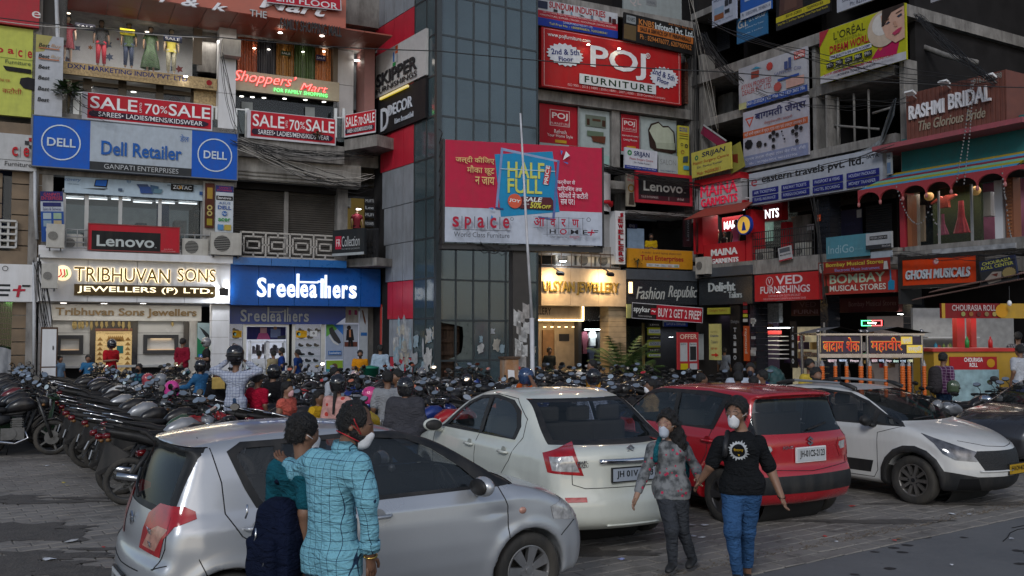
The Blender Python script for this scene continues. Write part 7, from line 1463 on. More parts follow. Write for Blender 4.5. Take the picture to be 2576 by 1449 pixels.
 def surf(x,z,sd=1,guess=None):
  lo_,hi_=0.,W+.15
  for _ in range(22):
   m_=(lo_+hi_)/2
   if Fn(np.array([x]),np.array([m_]),np.array([z]))[0]<0:lo_=m_
   else:hi_=m_
  return sd*lo_
 def surfx(y,z,sg):
  lo_,hi_=0.,2.6
  for _ in range(22):
   m_=(lo_+hi_)/2
   if Fn(np.array([sg*m_]),np.array([y]),np.array([z]))[0]<0:lo_=m_
   else:hi_=m_
  return sg*lo_
 GAP=mat('panel_gap',(.008,.008,.009),.8,var=0)
 for line in sp.get('seams',()):
  for sd in(1,-1):
   pts=[]
   for i in range(len(line)-1):
    for k in range(7):f=k/6;x,z=line[i][0]+(line[i+1][0]-line[i][0])*f,line[i][1]+(line[i+1][1]-line[i][1])*f;pts.append((x,surf(x,z,sd)+sd*.0005,z))
   mb=MB().tube(pts,.0045,4);mb.ob('panel_gap',GAP,t)
 for line in sp.get('fseams',()):
  sg=line[0];pts=[]
  for i in range(1,len(line)-1):
   for k in range(7):f=k/6;y,z=line[i][0]+(line[i+1][0]-line[i][0])*f,line[i][1]+(line[i+1][1]-line[i][1])*f;pts.append((surfx(y,z,sg)+sg*.001,y,z))
  mb=MB().tube(pts,.0045,4);mb.ob('panel_gap',GAP,t)
 for xa in(xf,xr):
  for sd in(1,-1):wheel(xa,sd*(W-.115),sp['r'],.185,sd,t,sp.get('rim',RIM),sp.get('spokes',7))
  mb=MB().lathe([(ra+.02,-.5),(ra+.02,.5)],26,M=MT((xa,0,sp['r']))@MR(pi/2,4,'X'));mb.cyl((xa,-W+.2,sp['r']),(xa,W-.2,sp['r']),.05,n=8);mb.ob('wheel_well',mat('well_dark',(.012,.012,.012),.9),t)
 mb=MB();x0,x1=xr-.2,xf-.25;mb.box(x0,-W+.2,.28,x1,W-.2,.34);mb.box(x1-.25,-W+.2,.34,x1,W-.2,.84);mb.ob('cabin_floor',M_DARK,t)
 SEAT=mat('seat_cloth',sp.get('seat',(.07,.065,.06)),.9,var=.2)
 zb=sp['belt']
 for sx,ys in((xf-1.05,(-.36,.36)),(xr+.42,(-.38,0,.38))):
  for y in ys:
   mb=MB().cbox((sx,y,zb-.42),(.5,.46,.16));mb.cbox((sx-.28,y,zb-.1),(.14,.44,.6),M=None);mb.ob('seat',SEAT,t,.04);mb=MB().cbox((sx-.32,y,zb+.29),(.09,.26,.16));mb.ob('headrest',SEAT,t,.03)
 mb=MB();st=MT((xf-.52,-.36,zb-.02))@MR(R(65),4,'Y');mb.lathe([(.165,0),(.18,.015),(.195,0),(.18,-.015),(.165,0)],22,M=st);mb.tube([st@Vector((-.17,0,0)),st@Vector((.17,0,0))],.015,5);mb.ob('steering_wheel',M_BLKST,t)
 mb=MB().box(xf-.45,-W+.2,zb-.3,xf-.1,W-.2,zb-.06);mb.ob('dashboard',M_DARK,t)
 for(hx,hz)in sp['handles']:
  for sd in(1,-1):
   y=surf(hx,hz,sd);mb=MB().cyl((hx,y-sd*.004,hz),(hx,y+sd*.002,hz),.055,n=18);mb.ob('handle_recess_shade',mat('recess_'+sp['key'],tuple(c*.6 for c in sp['col']),.4),t);mb=MB().tube([(hx-.11,y+sd*.005,hz),(hx-.08,y+sd*.035,hz),(hx+.07,y+sd*.035,hz),(hx+.1,y+sd*.005,hz)],[.012,.015,.015,.012],7);mb.ob('door_handle',sp.get('handle_mat',sp['paint']),t)  # flat disc behind the handle: recess shade put into darkened body colour
 mx,mz=sp['mirror']
 for sd in(1,-1):
  y=surf(mx,mz,sd);mb=MB();M=MR(sd*-.12,3,'Z');mb.ell((mx+.02,y+sd*.15,mz+.06),(.065,.12,.078),14,10,M=M);mb.tube([(mx+.05,y-sd*.02,mz-.01),(mx+.04,y+sd*.1,mz+.0)],[.035,.028],7);o=mb.ob('side_mirror',sp.get('mirror_mat',sp['paint']),t)
  mb=MB().ell((mx-.025,y+sd*.15,mz+.06),(.03,.105,.065),12,8,M=M);mb.ob('mirror_rim',PLBLK,o)
 for(sg,y,z,w,h,col,txt,tc,tilt)in sp['plates']:
  x=surfx(y,z,sg)+sg*.025;p=bpy.data.objects.new('number_plate',None);COL.objects.link(p);p.parent=t;p.location=(x,y,z);p.rotation_euler=(R(tilt),0,R(90 if sg>0 else-90))
  mb=MB().box(-w/2-.012,0,-h/2-.012,w/2+.012,.02,h/2+.012);mb.ob('plate_frame',PLBLK if sp['key']!='ignis' else M_WHITE,p);mb=MB().box(-w/2,-.006,-h/2,w/2,0,h/2);mb.ob('plate',H(col),p)
  text(txt,-w*.42,-h*.32,w*.46,h*.34,-.009,H(tc),p,bold=.02)
 for it in sp.get('extras',()):
  kind=it[0]
  if kind=='txt':_,sg,y,z,w,h,s_,m=it;x=surfx(y,z,sg)+sg*.006;o=text(s_,-w/2,-h/2,w/2,h/2,0,m,t,ext=.004,bold=.01,name='badge');o.location=(x,y,z);o.rotation_euler=(0,0,R(90 if sg>0 else-90))
  if kind=='badge':
   _,sg,y,z,r=it;x=surfx(y,z,sg)+sg*.008;mb=MB();P=[(-.9,.35),(.0,1.),(.9,.35),(.55,.12),(.0,.5),(-.3,.3),(.9,-.4),(.0,-1.),(-.9,-.35),(-.55,-.12),(0,-.5),(.3,-.3)];mb.prism([(a*r,b*r)for a,b in P],-.012,0);o=mb.ob('emblem',CHROME,t);o.location=(x,y,z);o.rotation_euler=(0,0,R(90 if sg>0 else-90))
  if kind=='rail':
   for sd in(1,-1):
    pts=[(a,sd*b,c)for a,b,c in it[1]];mb=MB().tube(pts,[.018]+[.02]*(len(pts)-2)+[.018],7);mb.ob('roof_rail',M_STEEL,t)
    for k in(0,-1):mb=MB();a=pts[k];b=pts[1 if k==0 else-2];mb.tube([a,((a[0]+b[0])/2,a[1],(a[2]+b[2])/2+.005),b],[.03,.034,.022],7);mb.ob('rail_foot',PLBLK,t)
  if kind=='wiper':
   _,sg,pts=it;mb=MB().tube([(surfx(y,z,sg)+sg*.02,y,z)for y,z in pts],.012,5);mb.ob('wiper',PLBLK,t)
  if kind=='bar':
   _,sg,y0,y1,z,th,m,nm=it;mb=MB().tube([(surfx(y0+(y1-y0)*k/10,z,sg)+sg*.012,y0+(y1-y0)*k/10,z)for k in range(11)],th,8);mb.ob(nm,m,t)
  if kind=='dot':_,x,z,m,r,nm=it;[MB().ell((x,surf(x,z,sd),z),(r,.012,r*.8),12,6).ob(nm,m,t)for sd in(1,-1)]
 return t
SILVER=(.45,.47,.5);PSIL=car_paint('silver',SILVER,.45,.3,.1)
make_car(dict(key='swift',label='silver hatchback with a dented front wing, nearest car at the bottom',col=SILVER,paint=PSIL,pose=(-1.218,7.745,32.4),scale=1.012,cell=.025,w=1.69,r=.305,axles=(1.08,-1.31),arch=.345,belt=1.0,curve=(.26,.13),round=.075,prof=[(1.74,.2),(1.83,.3),(1.845,.5),(1.79,.7),(1.66,.84),(1.35,.955),(.98,1.035),(.66,1.22),(.30,1.405),(-.05,1.495),(-.5,1.53),(-1.0,1.52),(-1.45,1.475),(-1.62,1.44),(-1.585,1.40),(-1.68,1.2),(-1.755,1.0),(-1.80,.85),(-1.81,.72),(-1.86,.66),(-1.87,.45),(-1.82,.25),(-1.7,.2)],wz=[(.15,.74),(.25,.79),(.45,.832),(.6,.842),(.78,.838),(.90,.825),(.97,.79),(1.02,.762),(1.2,.705),(1.38,.64),(1.47,.60),(1.55,.56)],wx=[(-1.9,.86),(-1.5,.955),(-1.,1),(1.,1),(1.45,.965),(1.9,.86)],dents=((.86,.68,.10,.10,.018),(1.0,.55,.05,.16,.02),(.75,.80,.16,.03,.012)),features=[('window_surround',PLBLK,'mid',0,[(-.67,1.0),(.67,1.0),(.60,1.435),(-.60,1.435)],'rear'),('rear_window',CGLASS,'mid',0,[(-.57,1.04),(.57,1.04),(.50,1.40),(-.50,1.40)],'rear'),('windscreen_pillar',PLBLK,'mid',0,[(-.75,1.0),(.75,1.0),(.58,1.455),(-.58,1.455)],'front'),('windscreen',CGLASS,'mid',0,[(-.66,1.04),(.66,1.04),(.5,1.43),(-.5,1.43)],'front'),('side_pillar',PLBLK,'s',90,[(.80,1.0),(1.02,1.01),(.76,1.17),(.36,1.39),(.1,1.46),(-.34,1.475),(-1.2,1.455),(-1.3,1.40),(-1.2,1.15),(-1.13,1.02),(-.9,.985)],'any'),('front_window',CGLASS,'s',90,[(.66,1.02),(.5,1.16),(.26,1.32),(.05,1.41),(-.36,1.44),(-.38,1.02)],'any'),('rear_window',CGLASS,'s',90,[(-.47,1.02),(-.45,1.44),(-.92,1.43),(-.92,1.02)],'any'),('quarter_window',CGLASS,'s',90,[(-.97,1.02),(-.97,1.42),(-1.18,1.415),(-1.24,1.37),(-1.14,1.15),(-1.08,1.04)],'any'),('tail_lamp',LAMPRED,'s',75,[(-1.66,.745),(-1.51,.735),(-1.485,.86),(-1.42,.94),(-1.28,.985),(-1.29,1.03),(-1.36,1.065),(-1.52,1.06),(-1.60,.98),(-1.635,.88)],'rear'),('tail_lamp_lens',ORLENS,'s',75,[(-1.635,.77),(-1.545,.765),(-1.50,.865),(-1.46,.92),(-1.53,.925),(-1.59,.88)],'rear'),('headlamp',LAMPCLR,'s',60,[(-.98,.66),(-1.02,.80),(-.92,.87),(-.7,.80),(-.72,.70)],'front'),('grille',PLBLK,'mid',0,[(-.5,.3),(.5,.3),(.55,.45),(-.55,.45)],'front')],seams=[[(.80,1.0),(.86,.85),(.87,.6),(.80,.3)],[(-.42,1.0),(-.43,.6),(-.42,.3)],[(-1.42,1.47),(-1.35,1.2),(-1.34,1.0),(-1.24,.85),(-1.05,.72)],[(.80,.3),(-.9,.29)],[(1.38,.56),(1.52,.66),(1.66,.70)],[(-1.52,.73),(-1.46,.6),(-1.3,.64)]],fseams=[(-1,(-.74,.70),(-.5,.62),(0,.6),(.5,.62),(.74,.70)),(-1,(-.66,1.0),(-.7,.8),(-.64,.66)),(-1,(.66,1.0),(.7,.8),(.64,.66))],handles=[(-.25,.88),(-1.12,.90)],mirror=(.55,.98),plates=[(-1,.0,.45,.34,.17,'b8bcc0','JH 01X 9054','202020',0)],extras=[('txt',-1,-.42,.88,.16,.035,'SWIFT',CHROME),('txt',-1,-.47,.80,.09,.03,'ZXI',CHROME),('badge',-1,0,.90,.05),('dot',1.0,.80,ORLENS,.035,'side_repeater'),('wiper',-1,[(.0,1.05),(.2,1.1),(.35,1.2)])]))
PEARL=(.62,.64,.58);PP=car_paint('pearl',PEARL,.0,.3,.2)
make_car(dict(key='sx',label='pearl white sedan seen from behind with a chrome bar over its plate',col=PEARL,paint=PP,pose=(.23,11.46,116),scale=1.03,w=1.735,r=.31,axles=(1.28,-1.22),arch=.35,belt=1.02,curve=(.3,.22),round=.08,seat=(.2,.17,.13),prof=[(2.1,.22),(2.2,.35),(2.2,.55),(2.1,.72),(1.9,.86),(1.5,.97),(1.15,1.05),(.75,1.24),(.35,1.43),(-.05,1.535),(-.5,1.56),(-.95,1.53),(-1.25,1.45),(-1.6,1.24),(-1.88,1.09),(-2.1,1.06),(-2.19,1.0),(-2.19,.8),(-2.21,.62),(-2.25,.55),(-2.25,.35),(-2.1,.24)],wz=[(.15,.78),(.28,.83),(.5,.862),(.8,.864),(.95,.845),(1.03,.80),(1.08,.765),(1.25,.71),(1.45,.63),(1.58,.57)],wx=[(-2.25,.88),(-1.8,.96),(-1.2,1),(1.2,1),(1.7,.95),(2.2,.84)],features=[('window_surround',PLBLK,'mid',0,[(-.70,1.07),(.70,1.07),(.575,1.475),(-.575,1.475)],'rear'),('rear_window',CGLASS,'mid',0,[(-.62,1.11),(.62,1.11),(.52,1.445),(-.52,1.445)],'rear'),('windscreen',CGLASS,'mid',0,[(-.66,1.08),(.66,1.08),(.52,1.46),(-.52,1.46)],'front'),('side_pillar',PLBLK,'s',90,[(.85,1.03),(.62,1.18),(.3,1.36),(.0,1.455),(-.4,1.485),(-.85,1.45),(-1.1,1.35),(-1.2,1.2),(-1.15,1.06)],'any'),('front_window',CGLASS,'s',90,[(.7,1.06),(.5,1.2),(.2,1.36),(.0,1.42),(-.22,1.44),(-.22,1.06)],'any'),('rear_window',CGLASS,'s',90,[(-.32,1.06),(-.32,1.45),(-.6,1.44),(-.85,1.4),(-1.0,1.33),(-1.12,1.18),(-1.08,1.07)],'any'),('tail_lamp',LAMPRED,'s',29,[(-.18,1.0),(-.47,1.095),(-.58,.80),(-.23,.83)],'rear'),('tail_lamp_lens',LAMPCLR,'s',29,[(-.245,.975),(-.47,.99),(-.54,.835),(-.275,.85)],'rear'),('bumper_reflector',LAMPRED,'mid',0,[(.50,.555),(.70,.555),(.70,.60),(.50,.60)],'rear'),('bumper_reflector',LAMPRED,'mid',0,[(-.70,.555),(-.50,.555),(-.50,.60),(-.70,.60)],'rear')],seams=[[(.95,1.03),(1.0,.8),(.95,.3)],[(-.27,1.05),(-.29,.6),(-.27,.3)],[(-.27,1.5),(-.9,1.47),(-1.28,1.28),(-1.3,1.1),(-1.16,.85),(-1.0,.7)],[(.95,.3),(-.9,.3)]],fseams=[(-1,(-.62,1.06),(-.62,.72),(-.5,.68),(.5,.68),(.62,.72),(.62,1.06))],handles=[(-.12,.92),(-1.02,.93)],mirror=(.72,1.0),plates=[(-1,.0,.80,.48,.12,'a8b0bc','JH 01V 2013','14181c',0)],extras=[('bar',-1,-.36,.36,.93,.026,CHROME,'chrome_bar'),('badge',-1,0,1.03,.05),('txt',-1,.50,.93,.17,.03,'MARUTI',CHROME),('txt',-1,.50,.895,.17,.03,'SUZUKI',CHROME),('bar',-1,-.3,.3,.32,.01,PP,'bumper_lip')]))
RED=(.40,.010,.018);PR=car_paint('red',RED,.1,.25,.15)
make_car(dict(key='ignis',label='dark red compact hatchback with a black bumper insert, seen from behind',col=RED,paint=PR,pose=(2.6,12.46,119.6),w=1.69,r=.32,axles=(1.25,-1.18),arch=.365,belt=1.05,curve=(.25,.14),round=.07,flare=.03,prof=[(1.7,.24),(1.82,.35),(1.84,.6),(1.8,.85),(1.6,.98),(1.2,1.05),(1.0,1.1),(.7,1.32),(.4,1.5),(.1,1.57),(-.5,1.595),(-1.1,1.585),(-1.6,1.55),(-1.68,1.52),(-1.58,1.48),(-1.66,1.25),(-1.74,1.08),(-1.79,1.0),(-1.79,.7),(-1.84,.62),(-1.86,.45),(-1.8,.3),(-1.7,.24)],wz=[(.15,.76),(.3,.815),(.5,.84),(.85,.842),(.98,.825),(1.05,.785),(1.1,.765),(1.3,.72),(1.5,.66),(1.62,.6)],wx=[(-1.9,.9),(-1.5,.975),(-1,1),(1,1),(1.5,.96),(1.9,.86)],features=[('rear_window',CGLASS,'mid',0,[(-.69,1.07),(.69,1.07),(.74,1.12),(.60,1.47),(-.60,1.47),(-.74,1.12)],'rear'),('windscreen',CGLASS,'mid',0,[(-.66,1.12),(.66,1.12),(.55,1.5),(-.55,1.5)],'front'),('side_pillar',PLBLK,'s',90,[(.98,1.09),(.7,1.3),(.42,1.47),(.1,1.52),(-.8,1.53),(-1.2,1.5),(-1.0,1.08)],'any'),('front_window',CGLASS,'s',90,[(.8,1.11),(.6,1.28),(.38,1.42),(.1,1.47),(-.22,1.48),(-.22,1.09)],'any'),('rear_window',CGLASS,'s',90,[(-.3,1.09),(-.3,1.48),(-.8,1.48),(-1.08,1.46),(-.95,1.12)],'any'),('tail_lamp',LAMPRED,'r',35,[(-.2,1.02),(-.54,.99),(-.60,.90),(-.53,.76),(-.24,.78)],'rear'),('tail_lamp_lens',LAMPCLR,'r',35,[(-.41,.95),(-.53,.94),(-.55,.90),(-.51,.85),(-.42,.86)],'rear'),('bumper_insert',PLBLK,'mid',0,[(-.76,.40),(.76,.40),(.80,.60),(-.80,.60)],'rear'),('sill_cladding',PLBLK,'s',90,[(.85,.22),(.85,.36),(-.78,.36),(-.78,.22)],'any')],seams=[[(1.0,1.08),(1.02,.8),(.9,.3)],[(-.26,1.07),(-.28,.4)],[(-1.1,1.5),(-.98,1.1),(-.95,.8),(-.85,.66)]],fseams=[(-1,(-.74,1.05),(-.68,.68),(0,.64),(.68,.68),(.74,1.05))],handles=[(-.14,.93),(-.95,.95)],mirror=(.85,1.05),mirror_mat=PLBLK,plates=[(-1,0,.83,.46,.15,'b8bcc0','JH-01CS-2123','101010',0)],extras=[('badge',-1,0,.98,.055),('txt',-1,.33,.92,.17,.035,'IGNIS',CHROME),('wiper',-1,[(-.02,1.11),(-.2,1.14),(-.38,1.17)]),('dot',-1.0,-.3,PLBLK,.01,'clip')][:3],rim=mat('dark_rim',(.06,.06,.065),.45,.6,dirt=.5),spokes=5))
WHT=(.58,.58,.57);PW=car_paint('white',WHT,0,.35,.35)
make_car(dict(key='punto',label='dusty white hatchback with roof rails and a broken black front bumper',col=WHT,paint=PW,pose=(5.25,13.6,-55.5),w=1.70,r=.32,axles=(1.15,-1.36),arch=.365,belt=1.0,curve=(.45,.2),round=.09,flare=.03,prof=[(1.85,.2),(1.98,.3),(2.02,.45),(1.99,.68),(1.92,.80),(1.7,.92),(1.3,1.01),(1.0,1.06),(.6,1.25),(.2,1.42),(-.1,1.47),(-.6,1.49),(-1.2,1.45),(-1.6,1.37),(-1.8,1.15),(-1.92,.95),(-1.97,.7),(-1.98,.35),(-1.85,.24)],wz=[(.15,.76),(.28,.82),(.5,.842),(.8,.845),(.95,.82),(1.02,.78),(1.2,.71),(1.4,.63),(1.52,.57)],wx=[(-1.98,.86),(-1.5,.96),(-1,1),(1,1),(1.5,.95),(2.02,.8)],features=[('windscreen',CGLASS,'mid',0,[(-.70,1.06),(.70,1.06),(.54,1.43),(-.54,1.43)],'front'),('rear_window',CGLASS,'mid',0,[(-.6,1.08),(.6,1.08),(.5,1.37),(-.5,1.37)],'rear'),('side_trim',PLBLK,'s',90,[(1.02,1.0),(.7,1.14),(.4,1.3),(.1,1.40),(-.4,1.435),(-1.0,1.40),(-1.4,1.27),(-1.3,1.05),(-.9,.99)],'any'),('quarter_window',CGLASS,'s',90,[(.93,1.02),(.62,1.16),(.6,1.02)],'any'),('front_window',CGLASS,'s',90,[(.55,1.02),(.55,1.2),(.35,1.29),(.08,1.37),(-.3,1.40),(-.32,1.02)],'any'),('rear_window',CGLASS,'s',90,[(-.4,1.02),(-.4,1.4),(-.95,1.37),(-1.28,1.25),(-1.2,1.08),(-.9,1.02)],'any'),('lower_bumper',PLBLK,'mid',0,[(-.86,.12),(-.86,.5),(-.5,.42),(.5,.42),(.86,.5),(.86,.12)],'front'),('headlamp',mat('dim_headlamp',(.14,.14,.15),.1,.4,coat=1.,var=.8,vs=11),'s',60,[(-.70,.94),(-1.065,.825),(-1.37,.725),(-1.42,.65),(-1.34,.61),(-1.1,.63),(-.96,.70),(-.86,.82)],'front'),('grille',mat('grille_mesh',(.012,.012,.013),.5,bump=1,bs=70),'mid',0,[(-.42,.50),(.42,.50),(.52,.68),(.46,.74),(-.46,.74),(-.52,.68)],'front'),('fog_recess',M_BLACK,'s',55,[(-1.28,.24),(-1.24,.40),(-1.02,.40),(-.98,.25)],'front'),('arch_cladding',PLBLK,'s',90,[(1.15+.455*cos(q*.36-.35),.32+.455*sin(q*.36-.35))for q in range(12)],'any'),('arch_cladding',PLBLK,'s',90,[(-1.36+.45*cos(q*.36-.35),.32+.45*sin(q*.36-.35))for q in range(12)],'any'),('door_cladding',PLBLK,'s',90,[(.55,.36),(.6,.52),(-.8,.52),(-.85,.36)],'any')],seams=[[(.98,1.0),(.66,.9),(.66,.4)],[(-.36,1.0),(-.38,.4)],[(.66,.4),(.6,.3),(-.8,.3)]],fseams=[(1,(-.55,.86),(-.3,.80),(0,.78),(.3,.80),(.55,.86))],handles=[(-.2,.90),(-1.1,.92)],mirror=(.55,1.0),mirror_mat=PLBLK,plates=[(1,.12,.50,.36,.12,'b08c20','JH-01CW-4612','18140c',0)],extras=[('rail',[(.15,.56,1.45),(-.1,.57,1.52),(-.9,.56,1.53),(-1.25,.54,1.46)]),('wiper',1,[(-.4,1.08),(.0,1.10),(.1,1.13)]),('bar',1,-.48,.48,.49,.012,PW,'grille_trim')],spokes=10,rim=mat('two_tone_rim',(.22,.21,.2),.4,.7,dirt=.8,dcol=(.07,.06,.05))))
GREY=(.045,.045,.05);PG=car_paint('grey',GREY,.4,.25,.15)
make_car(dict(key='grey',label='dark grey saloon with chrome handles cut by the right edge',col=GREY,paint=PG,pose=(9.35,15.9,203),w=1.70,r=.31,axles=(1.2,-1.25),arch=.35,belt=1.0,curve=(.3,.2),round=.08,prof=[(1.85,.22),(1.96,.35),(1.97,.6),(1.85,.8),(1.5,.94),(1.0,1.02),(.6,1.2),(.2,1.42),(-.2,1.5),(-.7,1.51),(-1.2,1.45),(-1.6,1.2),(-1.95,1.08),(-2.0,.8),(-2.02,.4),(-1.9,.24)],wz=[(.15,.76),(.3,.82),(.8,.848),(.95,.82),(1.03,.77),(1.25,.7),(1.45,.62),(1.52,.57)],wx=[(-2,.88),(-1.5,.97),(1,1),(1.5,.95),(1.97,.82)],features=[('windscreen',CGLASS,'mid',0,[(-.68,1.05),(.68,1.05),(.54,1.43),(-.54,1.43)],'front'),('front_window',CGLASS,'s',90,[(.75,1.04),(.5,1.2),(.2,1.36),(-.1,1.42),(-.3,1.43),(-.3,1.03)],'any'),('rear_window',CGLASS,'s',90,[(-.38,1.03),(-.38,1.43),(-.9,1.39),(-1.2,1.2),(-1.15,1.06)],'any'),('door_moulding',PLBLK,'s',90,[(.8,.5),(.8,.56),(-.95,.56),(-.95,.5)],'any')],seams=[[(.85,1.02),(.9,.7),(.85,.3)],[(-.34,1.02),(-.35,.3)]],handles=[(-.18,.88),(-1.0,.9)],handle_mat=CHROME,mirror=(.6,1.0),mirror_mat=CHROME,plates=[],extras=[]))
def loft(mb,secs,n=14,mi=0,cap=True):
 """secs: (x, y, z, half width, half height, squareness) rings along x"""
 vs=[]
 for(x,y,z,w,h,e)in secs:
  for k in range(n):
   a=2*pi*k/n;c,s_=cos(a),sin(a);vs.append((x,y+w*math.copysign(abs(c)**e,c),z+h*math.copysign(abs(s_)**e,s_)))
 fs=[(i*n+k,i*n+(k+1)%n,(i+1)*n+(k+1)%n,(i+1)*n+k)for i in range(len(secs)-1)for k in range(n)]
 if cap:fs+=[tuple(range(n))[::-1],tuple(range((len(secs)-1)*n,len(secs)*n))]
 return mb.add(vs,fs,mi,True)
BM=dict(tyre=TYRE,blk=PLBLK,seat=mat('seat_vinyl',(.012,.012,.013),.6,var=.2,vs=8,spec=.3,dirt=.15),eng=mat('engine_metal',(.10,.10,.1),.5,.7,var=.4,vs=12),chrome=mat('bike_chrome',(.55,.55,.56),.18,1.,var=0),lens=mat('bike_lens',(.13,.004,.006),.15,coat=.5,var=.2),mir=mat('mirror_glass',(1,.92,.8),.04,1.,var=0),plate=H('b4b6ba'),clr=LAMPCLR,amb=mat('amber_plastic',(.18,.08,.02),.4))
TANKS={'black':(.012,.012,.014),'red':(.35,.008,.012),'blue':(.012,.04,.22),'silver':(.28,.29,.31),'orange':(.55,.10,.01),'yellow':(.5,.33,.02),'white':(.55,.55,.55),'maroon':(.12,.01,.015),'green':(.03,.07,.04)}
for k_,c_ in TANKS.items():mat('tank_'+k_,c_,.3,.25 if k_ in('silver','blue')else 0,coat=.15 if k_=='black' else.4,var=.05,spec=.3,dirt=.35)
def bike_parts(kind,seed):
 """list of (name, material, MB, parent name)"""
 r_=random.Random(seed);out=[];P=lambda n,m,mb,par=None:out.append((n,m,mb,par));moto=kind!='scooter'
 rf,rr,xf,xr=(.30,.30,.66,-.62)if moto else(.235,.235,.60,-.56);tw=.05 if kind=='motorcycle' else.062
 for x,r,nm in((xf,rf,'front_wheel'),(xr,rr,'rear_wheel')):
  M=MT((x,0,r))@MR(pi/2,4,'X');w=tw+(.012 if x<0 else 0)
  mb=MB().lathe([(r*.78,-w*.7),(r*.93,-w),(r,-w*.35),(r,w*.35),(r*.93,w),(r*.78,w*.7)],24,M=M);P(nm,'tyre',mb)
  mb=MB().lathe([(r*.78,-.025),(r*.72,-.02),(r*.72,.02),(r*.78,.025)],20,M=M);mb.cyl((x,-.07,r),(x,.07,r),.05,n=9)
  for k in range(5 if moto else 8):a=2*pi*k/(5 if moto else 8);mb.cbox((0,0,0),(r*.70,.03,.03),M=MT((x+r*.38*cos(a),0,r+r*.38*sin(a)))@MR(-a,4,'Y'))
  if moto and x>0:mb.cyl((x,-.06,r),(x,-.055,r),.12,n=16)
  P('rim','eng',mb,nm)
 if moto:
  mb=MB()
  for s_ in(-1,1):mb.tube([(xf,s_*.085,rf),(.50,s_*.085,.74),(.44,s_*.085,.93)],[.028,.024,.022],7)
  P('fork','eng',mb)
  mb=MB();loft(mb,[(xf-.30,0,rf+.16,.055,.01,.8),(xf-.14,0,rf+.30,.065,.022,.8),(xf+.06,0,rf+.33,.065,.022,.8),(xf+.24,0,rf+.2,.05,.012,.8)],8);P('front_fender','tank',mb)
  mb=MB().tube([(.42,0,.86),(.18,0,.74),(-.4,0,.68)],.03,6);mb.tube([(.40,0,.8),(.24,0,.35),(-.05,0,.26)],.03,6)
  for s_ in(-1,1):mb.tube([(-.12,s_*.1,.36),(xr,s_*.09,rr)],.025,5);mb.tube([(-.38,s_*.11,.66),(xr+.02,s_*.11,rr+.02)],[.028,.034],7);mb.tube([(.1,s_*.1,.27),(.1,s_*.28,.27)],.018,5)
  mb.tube([(.0,.12,.25),(-.06,.26,.0)],.012,4);P('frame','blk',mb)
  mb=MB().cbox((.06,0,.38),(.36,.26,.2));mb.cbox((.12,0,.55),(.15,.17,.2),M=None)
  for k in range(5):mb.cbox((.12,0,.48+k*.036),(.2,.22,.012))
  mb.cyl((.02,-.15,.38),(.02,.15,.38),.1,n=12);P('engine','eng',mb)
  mb=MB().tube([(.2,-.06,.5),(.3,-.1,.3),(.1,-.15,.22),(-.25,-.17,.27),(-.3,-.18,.29),(-.75,-.2,.38)],[.02,.022,.022,.03,.048,.052],9);P('exhaust','chrome' if r_.random()<.4 else 'blk',mb)
  mb=MB();wt=.13 if kind=='motorcycle' else.17
  loft(mb,[(-.08,0,.78,.05,.05,.8),(.0,0,.83,wt*.75,.09,.8),(.16,0,.88,wt,.125,.78),(.30,0,.89,wt*.95,.115,.8),(.41,0,.87,.06,.06,.8)],16)
  if kind=='sport':
   loft(mb,[(.36,0,.86,.14,.12,.7),(.52,0,.90,.15,.14,.7),(.68,0,.86,.10,.08,.8),(.74,0,.82,.04,.03,1)],14)
   for s_ in(-1,1):loft(mb,[(-.02,s_*.13,.45,.01,.08,1),(.2,s_*.17,.55,.02,.18,.9),(.45,s_*.14,.68,.02,.14,.9),(.55,s_*.08,.74,.01,.06,1)],10)
  P('fuel_tank','tank',mb)
  mb=MB();loft(mb,[(-.02,0,.80,.07,.03,.7),(-.1,0,.79,.12,.05,.6),(-.32,0,.80,.14,.05,.55),(-.42,0,.84 if kind=='motorcycle' else.9,.13,.05,.6),(-.70,0,.88 if kind=='motorcycle' else.96,.10,.045,.6),(-.80,0,.89 if kind=='motorcycle' else.98,.05,.03,.8)],14);P('seat','seat',mb)
  zt=.0 if kind=='motorcycle' else.08
  mb=MB();loft(mb,[(-.12,0,.70,.13,.06,.7),(-.5,0,.77+zt,.13,.065,.7),(-.82,0,.84+zt,.08,.04,.8),(-.90,0,.86+zt,.05,.025,1)],12)
  for s_ in(-1,1):loft(mb,[(-.28,s_*.12,.60,.015,.05,1),(-.15,s_*.13,.62,.025,.09,.9),(.02,s_*.12,.64,.015,.05,1)],8)
  P('tail_cowl','tank' if r_.random()<.3 else 'blk',mb)
  mb=MB().tube([(-.5,-.14,.84+zt),(-.8,-.13,.93+zt),(-.9,0,.95+zt),(-.8,.13,.93+zt),(-.5,.14,.84+zt)],.013,6);P('grab_rail','chrome' if r_.random()<.5 else 'blk',mb)
  mb=MB();loft(mb,[(-.84,0,.80+zt,.075,.045,.7),(-.93,0,.79+zt,.06,.035,.7)],10);P('tail_lamp','lens',mb)
  mb=MB().add([(-.6,-.045,.62),(-.6,.045,.62),(-.88,-.05,.74+zt),(-.88,.05,.74+zt),(-1.0,-.05,.42),(-1.0,.05,.42),(-.96,-.04,.38),(-.96,.04,.38)],[(0,1,3,2),(2,3,5,4),(4,5,7,6),(0,2,4,6),(1,7,5,3)]);P('rear_fender','blk',mb)
  mb=MB().add([(-.965,-.10,.62+zt),(-.965,.10,.62+zt),(-1.0,.10,.50+zt),(-1.0,-.10,.50+zt)],[(0,1,2,3)]);P('number_plate','plate',mb)
  mb=MB()
  for s_ in(-1,1):mb.ell((-.86,s_*.14,.74+zt),(.03,.025,.025),7,5);mb.ell((.52,s_*.16,.86),(.03,.025,.025),7,5)
  P('indicator','amb',mb)
